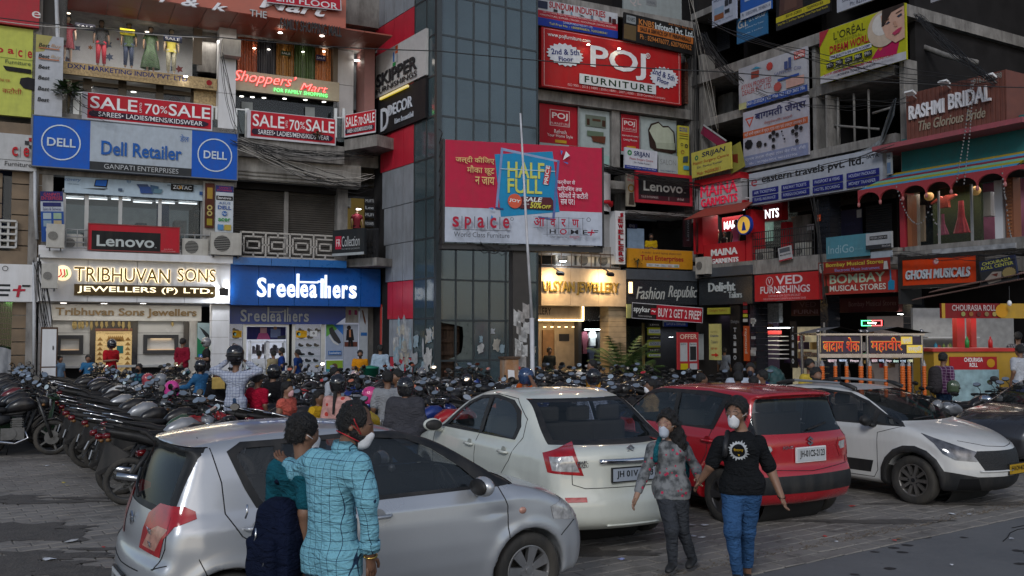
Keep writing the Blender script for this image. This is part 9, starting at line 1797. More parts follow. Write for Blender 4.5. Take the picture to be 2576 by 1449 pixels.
def near_people():
 WM=mat('mask_white',(.7,.71,.74),.8,bump=.1,bs=80);mat('red_strap',(.5,.02,.03),.6);A=lambda u,v,d:at_depth(u,v,d)
 def jj(x,y,**k):return{n:np.array(A(*p))-np.array((x,y,0))for n,p in k.items()}
 x,y=-1.05,5.45;face=R(52)
 plaid=check_cloth('blue_check',(.19,.44,.55),(.02,.045,.09),19.5,.055,R(-38))
 J=jj(x,y,sl=(796,1158,5.5),el=(752,1190,5.62),hl=(724,1166,5.72),sr=(902,1170,5.32),er=(925,1262,5.28),hr=(932,1400,5.35))
 t,j,HP,Ft,f,r,s=person('man in a light blue checked shirt with a white mask and red strap',x,y,1.81,face,plaid,fabric('denim_dark',(.04,.06,.09)),'a',1.82,pose='dad',hair='balding',mask=WM,beard=True,cell=.015,look=R(-52),nod=.32,J={**J,'hea':np.array(A(897,1071,5.42))-np.array((x,y,0)),'nec':np.array(A(868,1120,5.42))-np.array((x,y,0))},hem=.825,wide=.97,loose=.022,age=.94)
 mb=MB().tube([HP(-.06,.07,.115),HP(-.01,.098,.04),HP(.05,.07,-.03)],.004,5);mb.tube([HP(-.1,.03,-.06),HP(-.02,.09,-.06),HP(.05,.06,-.075)],.004,5);mb.ob('mask_strap',MATS['red_strap'],t)
 mb=MB();d=j['hr']-j['er'];d=Vector(d/np.linalg.norm(d));p=Vector(j['hr'])-d*.005;a=d.orthogonal().normalized();b=d.cross(a);mb.tube([p+(a*cos(k*.5236)+b*sin(k*.5236))*.037 for k in range(13)],.006,6);mb.ob('bracelet',M_GOLD,t)
 cf=Vector(j['er'])+d*(Vector(j['hr']-j['er']).length*.80);mb=MB().lathe([(.052,-.03),(.06,-.028),(.061,.0),(.058,.028),(.05,.03)],16,M=MT(cf)@d.to_track_quat('Z','Y').to_matrix().to_4x4());mb.ob('rolled_cuff',plaid,t)
 up=MT(Vector(j['nec'])-Vector((0,0,.01)));mb=MB().lathe([(.075,-.03),(.08,.0),(.066,.04),(.072,.0),(.08,-.02)],18,M=up);mb.ob('collar',plaid,t)
 x,y=-1.27,5.75;face=R(62)
 J=jj(x,y,sr=(778,1185,5.6),er=(768,1290,5.55),hr=(772,1405,5.62),sl=(702,1180,5.8),el=(690,1290,5.85),hl=(700,1380,5.7))
 t,j,HP,Ft,f,r,s=person('boy in a teal T-shirt wearing a navy backpack before the silver car',x,y,1.70,face,fabric('teal',(.008,.085,.12)),fabric('black_tr',(.012,.012,.014)),'b',.75,hair='short',cell=.015,look=R(-25),nod=.1,J={**J,'hea':np.array(A(764,1095,5.75))-np.array((x,y,0))},hem=.80,mask=WM,wide=.97,age=.95)
 bp=thing('backpack','navy backpack with zips worn by the boy in teal','backpack',(x,y,0));c=(j['che']+j['wai'])/2-f*.21-r*.03
 nav=fabric('navy_bag',(.005,.009,.028),.25);sd=np.array(r)
 def Fp(X,Y,Z):
  a=(X-c[0])*f[0]+(Y-c[1])*f[1];b=(X-c[0])*r[0]+(Y-c[1])*r[1];z=Z-c[2]+.12;tp=np.clip((z+.02)/.25,0,1);d=np.sqrt(np.maximum(np.abs(b)-.085+.05*tp**2,0)**2+np.maximum(np.abs(a)-.045+.03*tp,0)**2+np.maximum(np.abs(z)-.18,0)**2)-.062
  a2=a+.12;z2=z+.09;d2=np.sqrt(np.maximum(np.abs(b)-.07,0)**2+np.maximum(np.abs(a2)-.02,0)**2+np.maximum(np.abs(z2)-.09,0)**2)-.035;return smin(d,d2,.02)+.004*np.sin(Z*40+X*20)
 net_ob(Fp,c-np.array((.35,.35,.55)),c+np.array((.35,.35,.3)),.016,'bag_body',nav,bp)
 for sg in(-1,1):mb=MB().tube([j['nec']+r*sg*.1-f*.14-np.array((0,0,.08)),j['nec']+r*sg*.105-f*.03+np.array((0,0,.0)),j['nec']+r*sg*.12+f*.11-np.array((0,0,.12)),j['wai']+r*sg*.16+f*.02,j['wai']+r*sg*.14-f*.16-np.array((0,0,.1))],.02,6);mb.ob('strap',nav,bp)
 for q in range(3):mb=MB();p=c-f*.165-r*(.09-q*.07)+np.array((0,0,.1-q*.13));mb.tube([p,p-np.array((0,0,.05)),p-np.array((.01,0,.08))],.006,5);mb.ob('zip_pull',CHROME,bp)
 x,y=1.49,8.75;face=R(-118)
 J=jj(x,y,sr=(1643,1128,8.78),er=(1618,1200,8.75),hr=(1600,1252,8.65),sl=(1722,1130,8.8),el=(1752,1180,8.85),hl=(1757,1208,8.62),kr=(1690,1330,8.55),ar=(1692,1418,8.6),kl=(1715,1325,8.75),al=(1742,1408,8.85))
 t,j,HP,Ft,f,r,s=person('short woman in a grey flowered top and grey jeans, glasses and blue-white mask',x,y,1.53,face,spot_cloth('flower_grey',(.20,.21,.22),(.45,.02,.07),22),fabric('grey_jeans',(.045,.05,.06),.3,7),'c',1.65,female=True,hair='curly',mask=mat('mask_blue',(.48,.53,.62),.8),cell=.014,J={**J,'hea':np.array(A(1677,1068,8.72))-np.array((x,y,0))},hem=.80,wide=1.04,look=R(-8),loose=.012,age=1.1)
 glasses(t,HP,s,mat('pink_frame',(.3,.08,.1),.3));straps(t,j,f,r,s,fabric('teal_strap',(.01,.10,.13)))
 x,y=2.07,8.4;face=R(-115);tee=fabric('black_tee',(.010,.011,.013))
 J=jj(x,y,sr=(1812,1118,8.4),er=(1788,1172,8.42),hr=(1764,1206,8.5),sl=(1908,1114,8.5),el=(1940,1185,8.5),hl=(1966,1250,8.38),kr=(1842,1335,8.3),ar=(1856,1448,8.35),kl=(1880,1335,8.5),al=(1880,1446,8.7))
 t,j,HP,Ft,f,r,s=person('woman in a black printed T-shirt and blue jeans with glasses and white mask',x,y,1.68,face,tee,fabric('blue_jeans',(.035,.095,.22),.35,6),'b',.85,female=True,hair='pony',mask=WM,cell=.014,J={**J,'hea':np.array(A(1852,1040,8.38))-np.array((x,y,0))},hem=.84,wide=1.08,look=R(-12),loose=.012,age=1.09)
 glasses(t,HP,s,M_BLKST);straps(t,j,f,r,s,M_BLKST)
 ctr=j['che']+np.array((0,0,-.02));
 def on_cloth(a,b):
  p0=ctr+r*a+np.array((0,0,b));lo_,hi_=0.,.35
  for _ in range(16):
   m_=(lo_+hi_)/2;q=p0+f*m_
   if Ft(*[np.array([c_])for c_ in q])[0]<0:lo_=m_
   else:hi_=m_
  return tuple(p0+f*(lo_+.004))
 mb=MB();n=40;vs=[];
 for k in range(n):a=2*pi*k/n;r1=.072+(.0 if k%2 else.012+.018*((k*7)%5)/5);vs+=[on_cloth(.058*cos(a),.058*sin(a)),on_cloth(r1*cos(a),r1*sin(a))]
 mb.add(vs,[(2*k,2*k+1,(2*k+3)%(2*n),(2*k+2)%(2*n))for k in range(n)]);mb.ob('shirt_print',H('b0b4b8'),t)
 v,fq=text_mesh_data(dev('घुमक्कड़ी'),.02);mb=MB().add([on_cloth((.5-a)*.085*-1,(b-.5)*.03+.005)for a,b in v],fq);mb.ob('lettering',H('b08c20'),t)
 mb=MB().add([on_cloth(a,b)for a,b in((-.01,-.035),(.01,-.03),(.004,-.05),(-.004,-.048))],[(0,1,2,3)]);mb.ob('shirt_print',H('b08c20'),t)
 p=Vector(j['hl']);mb=MB().tube([p+Vector((.032*cos(k*.6283),.032*sin(k*.6283),.01*sin(k*.6)))for k in range(11)],.006,5);mb.ob('wrist_band',M_BLACK,t)
def glasses(t,HP,s,m):
 mb=MB()
 for sg in(-1,1):mb.tube([HP(.096,sg*.034+.025*cos(k*.5236),.010+.02*sin(k*.5236))for k in range(13)],.0022,5);mb.tube([HP(.094,sg*.058,.014),HP(.0,sg*.086,.012)],.002,4)
 mb.ob('glasses',m,t)
def straps(t,j,f,r,s,m):
 bp=thing('backpack','backpack on the back of the %s'%('short woman in the flowered top' if t.location.x<1.8 else 'woman in the black T-shirt'),'backpack',tuple(t.location));c=(j['che']+j['wai'])/2-f*.2
 for sg in(-1,1):mb=MB();S_=j['sr']if sg>0 else j['sl'];n_=j['nec'];a=n_*.35+S_*.65;mb.tube([a-f*.13-np.array((0,0,.1)),a+np.array((0,0,.055*s)),a+f*.11*s-np.array((0,0,.05)),a+f*.135*s-np.array((0,0,.13)),a*.5+c*.5+r*sg*.09+f*.13*s-np.array((0,0,.08))],[.024]*5,7);mb.ob('strap',m,bp)
 net_ob(lambda X,Y,Z:np.sqrt(np.maximum(np.abs((X-c[0])*r[0]+(Y-c[1])*r[1])-.06,0)**2+np.maximum(np.abs((X-c[0])*f[0]+(Y-c[1])*f[1])-.03,0)**2+np.maximum(np.abs(Z-c[2])-.14,0)**2)-.05,c-.32,c+.32,.03,'bag_body',m,bp)
near_people()
def crowd():
 F=fabric;W_=mat('mask_white',(.7,.71,.74),.8);DK=F('dark_tr',(.018,.018,.024));JE=F('jean_far',(.03,.06,.12));bw=check_cloth('white_check',(.42,.46,.56),(.12,.14,.26),20,.1);BH=(.014,.014,.016)
 def at(u,v,h,d):p=at_depth(u,v,d);return p.x,d,p.z-h
 def pp(label,u,v,d,h,face,top,bottom=DK,**k):
  x,y,z=at(u,v,h,d);z=max(z,-.35)if z<0 else min(z,.5);person(label,x,y,h,R(face),top,bottom,z0=z if abs(z)>.06 else 0.,**k)
 pp('man in a red polo and black helmet looking at his phone by the gold door',280,857,28.5,1.78,-30,F('red_polo',(.42,.012,.02)),DK,sleeve=.7,pose='phone',helmet=(.02,.022,.028),nod=.35)
 pp('man in a maroon shirt with hands behind his back by the display case',460,851,28.9,1.75,70,F('maroon',(.20,.008,.025)),DK,sleeve=1.6,pose='behind',nod=.2)
 pp('man in a silver helmet and dark T-shirt beside the green poster',520,853,29.0,1.78,200,F('black_tee2',(.02,.02,.022)),DK,sleeve=.6,pose='phone',helmet=(.22,.22,.23))
 pp('seated boy in pale blue by the white metal cabinet',151,896,28.2,1.25,-20,F('pale_blue',(.12,.2,.3)),DK,age=1.1);pp('seated man in a blue shirt left of the gold door',222,895,28.5,1.3,-70,F('blue_shirt',(.03,.13,.27)),DK,pose='sit',age=1.2)
 pp('girl in a teal striped jumper and black mask among the motorcycles',350,914,23.5,1.45,-100,check_cloth('teal_stripe',(.03,.13,.16),(.01,.035,.07),9,.45),JE,female=True,mask=M_BLACK,sleeve=2,hair='pony')
 pp('woman in a denim shirt and black helmet reaching left',505,915,20.5,1.6,150,F('denim_shirt',(.03,.12,.26)),F('dark_skirt',(.05,.04,.04)),female=True,sleeve=1.9,pose='ride',helmet=BH,hair='braid')
 pp('woman with long hair in a black top with a gold square',548,921,17.8,1.55,-60,F('black_top',(.012,.012,.014)),JE,female=True,hair='long',sleeve=.8)
 p=at_depth(550,960,17.55);g=thing('bag','gold square bag held before the black top','bag',tuple(p),R(10));mb=MB().box(-.12,-.03,-.14,.12,.03,.08);mb.ob('body',mat('gold_square',(.4,.28,.08),.4,.5,var=.3,vs=12),g,.01);mb=MB().tube([(-.1,0,.08),(0,0,.3),(.1,0,.08)],.01,5);mb.ob('strap',M_BLACK,g)
 pp('man in a white checked shirt lifting his black helmet with both hands',594,893,15.6,1.68,92,bw,JE,sleeve=1.95,pose='helmet',cell=.024,hair='short',hem=.75)
 p=at_depth(592,888,15.55);g=thing('helmet','black full face helmet raised over the head of the man in white checks','helmet',(p.x,p.y,p.z-.02));net_ob(lambda X,Y,Z:np.maximum(np.abs(cone_sdf(X,Y,Z,(0,0,.02),(0,0,-.06),.145,.14)+.012)-.012,-.13-Z),np.array((-.2,-.2,-.22)),np.array((.2,.2,.2)),.018,'shell',mat('helmet_black',(.014,.013,.016),.15,coat=.8),g);mb=MB().tube([(.14*cos(a*.3),-.145*sin(a*.3)-.005,-.02)for a in range(1,10)],.02,6);mb.ob('brow_band',PLBLK,g)
 pp('man in a crimson ribbed shirt partly behind the man in white checks',648,932,15.9,1.55,60,F('crimson',(.36,.006,.03),.3,20),DK,sleeve=.7)
 pp('woman in a black jacket and black helmet carrying a maroon bag',688,926,17.0,1.62,60,F('black_jkt',(.014,.013,.015)),JE,female=True,helmet=BH,sleeve=1.9)
 pp('woman in a coral sleeveless dress with a pink mask in profile',722,955,14.0,1.5,-20,F('coral',(.52,.11,.08)),F('coral2',(.5,.1,.08)),skin='b',female=True,hair='braid',sleeve=.15,mask=mat('mask_pink',(.6,.35,.36),.8),cell=.024,wide=1.1)
 for k,(u,c,lb)in enumerate(((652,(.5,.52,.56),'man in a white shirt seen from behind in the shoe shop doorway'),(688,(.3,.25,.15),'man in a khaki shirt leaning in the shoe shop doorway'),(709,(.012,.04,.2),'bearded man in royal blue standing at the shoe shop door'),(749,(.012,.04,.16),'man in blue leaning beside the shoe shelves'))):pp(lb,u,(884,884,878,882)[k],31.5,(1.62,1.62,1.72,1.66)[k],(80,140,190,170)[k],F('door%d'%k,c),DK,sleeve=(1.9,1.8,.6,.6)[k],beard=k==2)
 pp('man in an orange yellow T-shirt standing by the tower with a helmet',906,882,29.5,1.68,-80,F('orange_y',(.60,.24,.01)),DK,sleeve=.6,pose='phone',beard=True);pp('man in a pale blue shirt walking along the side of the tower',957,868,28.6,1.75,95,F('pale_shirt',(.34,.44,.55)),DK,sleeve=2,pose='walk')
 pp('man with quiffed hair in a white shirt among the motorcycles',842,925,18.2,1.7,-25,F('white_s',(.42,.45,.5)),DK,sleeve=1.5);pp('small child in yellow beside the flowered dress',802,985,13.3,1.25,-30,F('child_y',(.55,.33,.02)),DK,age=1.15,hair='long')
 pp('woman in a pink flowered dress, braid and black helmet, from behind',850,952,13.0,1.62,75,spot_cloth('pink_fl',(.55,.30,.27),(.45,.04,.03),9,(.42,.22,.2)),JE,skin='b',female=True,helmet=BH,hair='braid',sleeve=1.4,cell=.024,hem=.6)
 pp('young man in a light grey T-shirt seen from behind',975,932,14.6,1.64,110,F('lgrey',(.27,.28,.3)),DK,sleeve=.8,cell=.024);pp('man with black hair facing the one in light grey',1000,936,15.4,1.62,-140,F('dgrey',(.06,.06,.07)),DK)
 pp('woman in a dark grey shawl and glossy black helmet from behind',1020,957,12.6,1.60,95,F('shawl',(.055,.055,.065),.2),F('jeans_b',(.03,.07,.14)),female=True,helmet=BH,sleeve=1.3,cell=.024,loose=.05,wide=1.15)
 pp('man in an orange T-shirt holding up a blue helmet behind the white sedan',1322,935,15.2,1.62,20,F('orange_t',(.62,.10,.008)),DK,sleeve=.7,pose='helmet',helmet=(.03,.06,.14),cell=.024);pp('man in mustard yellow leaning left behind the white sedan roof',1490,908,19.0,1.68,200,F('mustard',(.5,.22,.02)),DK,sleeve=1.6)
 pp('rider in a pale blue shirt and black helmet behind the white sedan',1492,938,15.0,1.62,60,F('pale_b',(.36,.42,.56)),DK,helmet=BH,sleeve=1.5,cell=.024)
 pp('woman in beige with a white mask between white sedan and red car',1638,962,14.8,1.5,190,F('beige',(.42,.28,.12)),DK,female=True,mask=W_,hair='pony');pp('boy in dark blue at the nose of the white sedan',1590,1003,13.6,1.3,100,F('dblue',(.02,.04,.09)),DK)
 for k,(u,v,d,fc,c,mk,lb)in enumerate(((1765,945,16.0,0,(.06,.03,.03),None,'balding man in profile behind the red car roof'),(1858,915,17.2,60,(.45,.5,.58),None,'man in a white shirt turned away in the group behind the red car'),(1888,918,17.6,-110,(.02,.03,.07),mat('mask_navy',(.012,.015,.03),.8),'man in a navy mask facing front in the group behind the red car'),(1918,932,16.8,175,(.4,.42,.42),W_,'man with a white mask in profile in the group behind the red car'),(1857,935,15.5,95,(.12,.02,.03),None,'boy with round black hair nearest the red car roof'),(1896,944,15.3,60,(.03,.03,.035),W_,'dark haired youth with mask straps behind the red car roof'),(2036,898,18.2,-60,(.5,.36,.05),None,'man in a yellow shirt and black cap behind the white hatchback'),(2052,928,14.9,-75,(.03,.03,.03),None,'bearded man standing between the red car and the white hatchback'))):
  pp(lb,u,v,d,(1.55,1.68,1.66,1.62,1.5,1.52,1.72,1.68)[k],fc,F('grp%d'%k,c),DK,hair='balding' if k==0 else 'short',mask=mk,beard=k in(6,7),sleeve=1.4,cell=.022 if k==7 else.03,skin='a',helmet=None)
 pc=check_cloth('purple_check',(.09,.03,.09),(.28,.2,.28),16,.16);pp('man in a purple checked shirt with a grey backpack right of the cart',2372,888,20.4,1.72,30,pc,JE,sleeve=1.9)
 x,y,z=at(2352,950,0,20.1);g=thing('backpack','grey backpack on the man in purple checks','backpack',(x,y,z));net_ob(lambda X,Y,Z:cone_sdf(X,Y,Z,(0,0,.12),(0,0,-.2),.13,.15),np.array((-.2,-.2,-.4)),np.array((.2,.2,.3)),.03,'bag_body',F('bag_grey',(.04,.036,.04)),g)
 pp('man in a white T-shirt standing before the yellow stall at the right edge',2565,868,21.0,1.74,110,F('white_t',(.45,.47,.52)),DK,sleeve=.7);pp('man in a grey checked shirt leaning over the stall bench',2560,800,23.2,1.75,60,check_cloth('grey_ck',(.2,.19,.2),(.04,.04,.05),22,.3),JE,sleeve=1.5)
 a,zb=WC.az(1638,660,-.4);p=WC.pt(a,0,-.4);person('man in yellow with hand to his mouth on the upper corner balcony',p.x,p.y,1.7,R(-80),F('yel_b',(.5,.33,.01)),DK,z0=WC.az(1638,588,-.4)[1]-1.7,sleeve=.6,pose='phone',beard=True)
 a,zb=WB.az(497,545,-1);p=WB.pt(a,0,-1);person('man in black seen in profile inside the laptop shop window',p.x,p.y,1.7,R(180),F('bk',(.015,.015,.02)),DK,z0=WB.az(497,530,-1)[1]-1.7,sleeve=1.5)
 p=on_ground(1377,1075);x,y,z=at(1382,852,1.7,33.2);person('figure in dark clothes behind the palms by the jewellery door',x,y,1.7,R(-60),F('dk1',(.02,.022,.02)),DK,z0=.0)
 x,y,z=at(1893,842,1.6,34.5);person('woman in red and black at the corner shop entrance',x,y,1.6,R(-100),F('rb',(.2,.015,.02)),DK,female=True,hair='long')
 x,y,z=at(1822,862,1.65,35.5);person('man in a grey blue shirt walking into the corner passage',x,y,1.65,R(80),F('gb',(.14,.16,.2)),DK)
crowd()
def helmet_on(label,u,v,d,c,rz):
 p=at_depth(u,v,d);g=thing('helmet',label,'helmet',tuple(p),R(rz));net_ob(lambda X,Y,Z:np.maximum(np.maximum(np.abs(cone_sdf(X,Y,Z,(0,0,.03),(0,0,-.04),.135,.13,((0,1,0),.9))+.012)-.012,-cone_sdf(X,Y,Z,(.17,0,-.03),(.17,0,-.02),.1,.1,((0,0,1),.6))),-.11-Z),np.array((-.18,)*3),np.array((.2,)*3),.016,'shell',mat('helmet_%s'%label[:5],c,.2,coat=.7),g)
 mb=MB().ell((.04,0,-.01),(.11,.11,.055),12,7);mb.ob('visor',mat('visor_dark',(.01,.01,.012),.08),g)
for a_ in(('bright pink helmet resting on a motorcycle in the left block',432,980,16.5,(.6,.05,.28),-20),('pink helmet beside the man in light grey',931,998,14.6,(.55,.04,.2),200),('silver grey helmet resting on a motorcycle in the left rows',405,957,20.5,(.2,.21,.23),30),('red and white helmet by the silver grey one',372,957,20.5,(.4,.06,.08),60),('glossy grey helmet on a handlebar before the tower',1060,943,21.5,(.12,.12,.13),-60),('white and pink helmet held before the orange T-shirt',893,945,28.8,(.55,.4,.42),10),('black helmet hanging on a motorcycle before the broken pane',1175,958,20.5,(.02,.02,.02),20),('yellow tan helmet before the girl in stripes',384,1000,19.5,(.4,.25,.06),10),('olive camouflage helmet held by the man in purple checks',2398,975,19.9,(.07,.1,.06),0)):helmet_on(*a_)
def wire_between(name_label,pts,r,m,sag=.4,n=14,parent=None,name='cable'):
 P=[Vector(p)for p in pts];out=[]
 for i in range(len(P)-1):
  for k in range(n):f=k/n;q=P[i].lerp(P[i+1],f);q.z-=sag*4*f*(1-f);out.append(q)
 out.append(P[-1]);mb=MB().tube(out,r,5)
 if parent:return mb.ob(name,m,parent)
 return tag(mb.ob(name,m),name_label,'cable')
def wires():
 w=lambda W,u,v,n:(lambda a,z:W.pt(a,z,n))(*W.az(u,v,n))
 wire_between('long thin cable crossing the picture from the left building to the right edge',[at_depth(-40,40,20),at_depth(560,95,20),at_depth(1100,128,20),at_depth(1800,180,20),at_depth(2640,222,20)],.012,M_WIRE,.05)
 wire_between('thin cable from the far left across the mannequin window',[at_depth(-20,50,21),at_depth(250,72,21),at_depth(560,95,21)],.011,M_WIREW,.05)
 def tangle(label,W,box,n,k,seed,m=M_WIRE,spread=.4,r=.011):
  r_=random.Random(seed);mb=MB();(ua,va,ub,vb)=box
  for i in range(k):
   a=w(W,ua+r_.uniform(-12,12),va+r_.uniform(-10,10),n+r_.uniform(0,.3));b=w(W,ub+r_.uniform(-12,12),vb+r_.uniform(-10,10),n+r_.uniform(0,.3));c=a.lerp(b,r_.uniform(.3,.7))+Vector((r_.uniform(-.3,.3),0,-r_.uniform(.1,1.)*spread*2));pts=[]
   for q in range(15):f=q/14;pts.append(a*(1-f)**2+c*2*f*(1-f)+b*f*f+Vector((0,0,.03*sin(q*1.7+i))))
   mb.tube(pts,r*r_.uniform(.6,1.3),4)
  o=mb.ob('cable_tangle',m);tag(o,label,'cables',kind='stuff')
 T=tangle
 T('black wires drooping under the second floor balcony slab',WB,(590,352,935,385),.45,12,1);T('pale wires looping across the grey parapet above the shutters',WB,(598,365,930,440),.5,6,2,M_WIREW,.7);T('black wires looping across the grey parapet',WB,(640,372,930,470),.45,12,3,spread=.6)
 T('wires hanging beside the white column over the blue retailer sign',WB,(560,140,600,335),.9,6,4,spread=.2);T('wires on the pillar between jewellers and board-clad shop',WB,(90,650,120,860),.6,10,5,spread=.2);T('thin wires from the plant down across the sale banner',WB,(150,220,280,305),.6,4,6,spread=.3)
 T('black cable bundle running over the computer brand sign and clinic signs',WC,(1500,420,1755,470),.8,16,7,spread=.15);T('wires at the inside corner between the furniture and garment blocks',WC,(1745,60,1760,640),.5,14,8,spread=.15)
 T('wires spreading over the dark shuttered bay at the corner',WD,(1765,90,1860,210),1.0,16,9,spread=.3);T('cable bundle strung over the eastern travel sign and gem sign',WD,(1762,470,2240,370),1.2,5,10,spread=.35);T('long wires crossing the upper bays toward the bridal sign',WD,(1790,60,2500,205),1.3,4,11,spread=.7);T('fan of fine wires under the top right slab',WD,(2310,40,2500,205),1.2,22,12,spread=.2,r=.008)
 T('wires sagging across the bays under the salon billboard',WD,(1900,230,2280,250),.9,4,13,spread=.5);T('wires tangled on the ledge over the musical store signs',WD,(2250,640,2560,640),1.1,8,14,spread=.12)
 T('wires on the ledge above the orange laptop board',WC,(1570,540,1745,530),.6,6,15,spread=.2);T('vertical cables on the tiled column by the music shop',WD,(2050,500,2075,760),.9,6,16,spread=.1);T('wires drooping below the billboard frame',WBB,(1200,618,1275,625),-.2,6,17,spread=.25)
 T('thin wires running down from the top edge across the furniture corner',WC,(1735,-30,1800,330),1.4,4,18,M_WIREW,.2,.008)
 for k,(pts)in enumerate((((2444,205),(2428,330),(2405,465)),((2448,205),(2440,330),(2424,470)),((2520,420),(2530,500),(2545,600)),((2255,470),(2300,560),(2340,520),(2360,560)))):
  q=[w(WD,u,v,1.55)for u,v in pts];mb=MB();n_=0
  for i in range(len(q)-1):
   L=(q[i+1]-q[i]).length;c=int(L/.09)
   for j in range(c):p=q[i].lerp(q[i+1],j/c);p.z-=.2*4*(j/c)*(1-j/c)*(k>1);mb.cbox(p,(.028,.028,.045))
  o=mb.ob('bulb_string',mat('bulb_grey',(.13,.13,.14),.4));tag(o,('left','right','short lower','looping')[k]+' string of tiny unlit bulbs hanging over the bridal shop front','light string',kind='stuff')
wires()
def palm(label,u,v,d,h,n,seed,spread=1.):
 g=at_depth(u,v,d);t=thing('palm_plant',label,'palm',(g.x,g.y,0));r_=random.Random(seed);zt=h;st=MB()
 for i in range(4):st.tube([(0,0,0),(r_.uniform(-.1,.1),r_.uniform(-.1,.1),zt*.35)],.03,5)
 st.ob('stem',mat('palm_stem',(.10,.11,.04),.7),t);mt=mat('palm_frond',(.035,.085,.02),.45,var=.5,vs=3)
 for i in range(n):
  a=r_.uniform(0,6.28);L=r_.uniform(.7,1.2)*spread;el=r_.uniform(.5,1.4);mb=MB();pts=[]
  for k in range(11):f=k/10;pts.append(Vector((cos(a)*L*f,sin(a)*L*f,zt*.3+zt*.75*f*sin(el)-.65*L*f*f)))
  mb.tube(pts,[.012]*10+[.004],4)
  for k in range(2,11):
   p=pts[k];tg=(pts[k]-pts[k-1]).normalized();sd=tg.cross(Vector((0,0,1))).normalized();ll=.30*sin(pi*(k+1)/13)*spread
   for sg in(-1,1):
    for o_ in(0,.5):
     q=p-tg*o_*L/10;e=q+sd*sg*ll+tg*ll*.6-Vector((0,0,ll*.35));mb.add([q,q+tg*.03*spread,e,q-tg*.012],[(0,1,2,3)])
  mb.ob('frond',mt,t)
 return t
palm('tall palm before the travertine pillar',1565,930,33.3,2.6,16,1,1.15);palm('low drooping palm by the tan jewellery wall',1405,930,32.5,1.5,13,2);palm('low palm right of the travertine pillar',1610,930,33.8,1.7,12,3);palm('small palm beside the maroon jacket window',1450,930,33.0,1.3,9,4,.8)
leafy('hanging_shrub','green leafy shrub growing from the wall left of the sale banner','plant',tuple(WB.pt(*WB.az(172,262,.7),.7)),150,(.42,.3,.75),.26,LEAF)
leafy('hanging_shrub','small shrub on the wall between the shop signs top centre right','plant',tuple(WC.pt(*WC.az(1728,150,.3),.3)),70,(.3,.2,.3),.14,LEAF)
leafy('weed','little weed on the slab under the middle sale banner','plant',tuple(WB.pt(*WB.az(798,345,.5),.5)),40,(.22,.15,.22),.16,LEAF)
leafy('bush','dark green bush at the foot of the palms','plant',(at_depth(1480,920,32).x,32,.3),260,(1.9,.5,.5),.2,LEAF)
sign(WB,'tall white strip sign with repeated faded Best lettering',(91,86,143,290),.55,'b0b4bc',[('p',[(0,0),(.6,0),(.3,.2),(0,.22)],'a8a060')]+[('t','Best',.1,.10+i*.135,.52 if i>1 else.5,.15+i*.135,'1c1e20',{'shear':.2,'bold':.02})for i in range(6)]+[('t','Buy',.55,.10+i*.135,.92,.15+i*.135,('b08050','b09878')[i],{'shear':.2})for i in range(2)]+[('r',.1,.155+i*.135,.85,.17+i*.135,'b07050')for i in range(2)],th=.2)
def heap():
 p=at_depth(1943,925,29.0);t=thing('covered_heap','dark teal tarpaulin heap by the lit curtain shop','heap',(p.x,p.y,0))
 net_ob(lambda X,Y,Z:cone_sdf(X,Y,Z,(0,0,.2),(0,0,.8),.5,.38)+.05*np.sin(X*9+Z*7)*np.sin(Y*8+Z*5)+.02*np.sin(X*31)*np.sin(Z*27),np.array((-.9,-.9,0)),np.array((.9,.9,1.8)),.05,'sheet',mat('teal_tarp',(.02,.07,.075),.5,var=.3),t)
 p=at_depth(930,960,28.2);t=thing('bin','green plastic bin between orange T-shirt man and the tower','bin',(p.x,p.y,0));mb=MB().lathe([(0,0),(.22,0),(.27,1.15),(.29,1.15),(.29,1.2),(0,1.25)],14);mb.ob('body',mat('bin_green',(.01,.16,.10),.5),t)
heap()
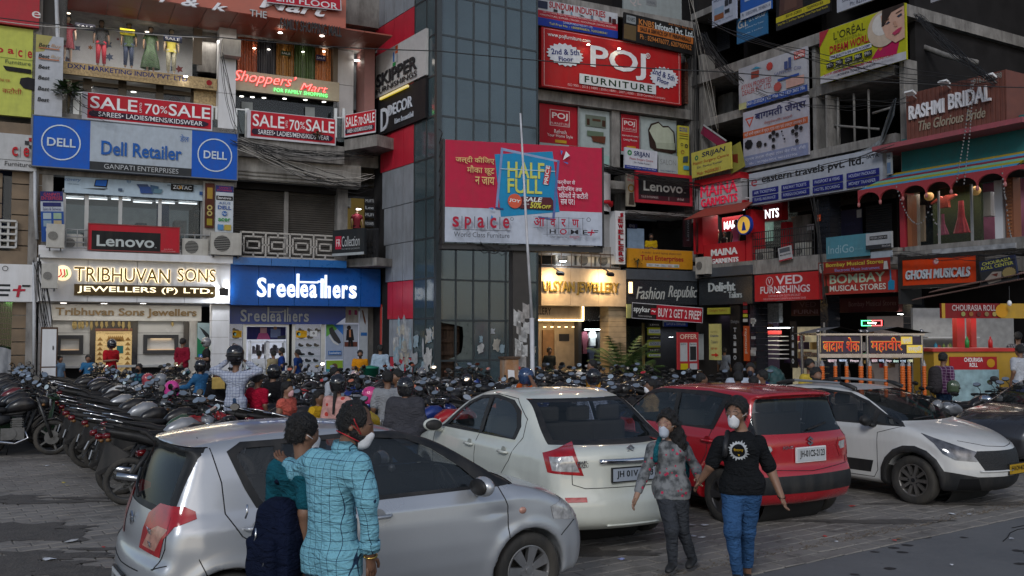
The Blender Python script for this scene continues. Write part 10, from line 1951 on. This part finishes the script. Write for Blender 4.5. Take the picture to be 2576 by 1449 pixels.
def litter():
 r_=random.Random(5);cols=[('white',(.6,.62,.66)),('pale blue',(.3,.34,.6)),('red',(.5,.05,.04)),('brown leaf',(.2,.12,.05)),('yellow',(.5,.42,.08)),('silver',(.5,.5,.5))]
 spots=[(118,1172,1.2,0),(160,1170,.8,0),(160,1214,1.1,4),(170,1222,.9,4),(180,1363,2.4,5),(125,1408,2,0),(1738,1322,1.6,5),(1772,1322,1.5,0),(1745,1350,1.2,0),(1765,1352,1.5,5),(1563,1407,1.5,1),(2146,1274,1.5,2),(2395,1294,1.7,0),(2250,1360,1,2),(2262,1356,1,3),(2440,1294,1,0),(2075,1349,.8,2),(1960,1350,.8,3),(1556,1334,1,0),(2545,1355,1,0),(2395,1421,.8,0),(2130,1342,.7,3),(2105,1362,.7,0),(260,1377,.8,2)]
 for k,(u,v,s_,c)in enumerate(spots):
  p=on_ground(u,v,.02);t=MB();n=7;s=.032*s_;vs=[(0,0,s*.35)]+[(s*r_.uniform(.6,1.3)*cos(i*6.28/n),s*r_.uniform(.5,1.)*sin(i*6.28/n),r_.uniform(0,s*.35))for i in range(n)]
  t.add(vs,[(0,i+1,(i+1)%n+1)for i in range(n)]);o=t.ob('litter_scrap',mat('scrap_'+cols[c][0],cols[c][1],.6,var=.4,vs=30));o.location=p
  tag(o,'crumpled %s scrap %s, number %s'%(cols[c][0],'left of the silver car' if u<400 else('by the walking women' if u<1900 else 'before the red and white cars'),ORD[k]),'litter','litter scraps on the ground')
 mb=MB()
 for i in range(1500):
  a=r_.uniform(-8,9);p=EDGE.pt(a,0,abs(r_.gauss(0,.10))*-1+.05);s=r_.uniform(.004,.016);mb.add([(p.x-s,p.y,.018),(p.x,p.y-s,.018),(p.x+s,p.y,.018+s),(p.x,p.y+s,.018)],[(0,1,2,3)])
 tag(mb.ob('gutter_grit',mat('grit_bits',(.14,.11,.08),.9,var=.5,vs=30)),'brown grit and crumbs along the road edge','grit',kind='stuff')
 mb=MB()
 for(u,v,s_)in((2310,1338,1),(2362,1334,1.2),(2250,1378,1),(2282,1371,1),(2270,1389,1),(2330,1352,1),(2425,1352,.8),(2560,1385,1),(2566,1418,1),(2200,1388,.8),(1530,1400,1.6),(2150,1445,.8),(2240,1430,1)):
  p=on_ground(u,v,.003);n=9;mb.add([(p.x+.06*s_*cos(i*.7)*r_.uniform(.7,1.2),p.y+.05*s_*sin(i*.7)*r_.uniform(.7,1.2),.003)for i in range(n)],[tuple(range(n))])
 tag(mb.ob('road_stain',mat('spit_stain',(.028,.025,.024),.6)),'dark round stains on the asphalt at the lower right','stain',kind='stuff')
 mb=MB()
 for i in range(9):a0=r_.uniform(-2,7);pts=[EDGE.pt(a0+k*.25,.004,.25+i*.3+.12*sin(k*.9+i))for k in range(8)];mb.tube(pts,.005,3)
 tag(mb.ob('road_crack',M_BLACK),'fine cracks in the asphalt','crack',kind='stuff')
litter()
def worn_patches():
 r_=random.Random(11);m=mat('worn_tar',(.085,.077,.07),.92,var=.35,vs=7,bump=.8,bs=35,dirt=.6,dcol=(.11,.095,.08));mb=MB()
 for(u,v,rx,ry)in((30,1345,.8,.5),(120,1402,.6,.2),(20,1430,.7,.4),(205,1445,.5,.15),(95,1265,.8,.14),(225,1256,.6,.08),(20,1255,.5,.2),(180,1330,.25,.1),(245,1385,.3,.06),(150,1350,.2,.1),(1480,1395,.6,.18),(2200,1315,.9,.12),(2400,1270,1.0,.10)):
  c=on_ground(u,v);n=40;ph=r_.uniform(0,6);vs=[(c.x,c.y,.0185)]
  for i in range(n):a=2*pi*i/n;q=1+.22*sin(3*a+ph)+.16*sin(7*a+ph*2)+.12*sin(13*a+ph)+r_.uniform(-.07,.07);vs.append((c.x+rx*q*cos(a),c.y+ry*q*sin(a),.0185+len(mb.v)*1e-6))
  mb.add(vs,[(0,i+1,(i+1)%n+1)for i in range(n)])
 tag(mb.ob('tar_patches',m),kind='structure')
worn_patches()
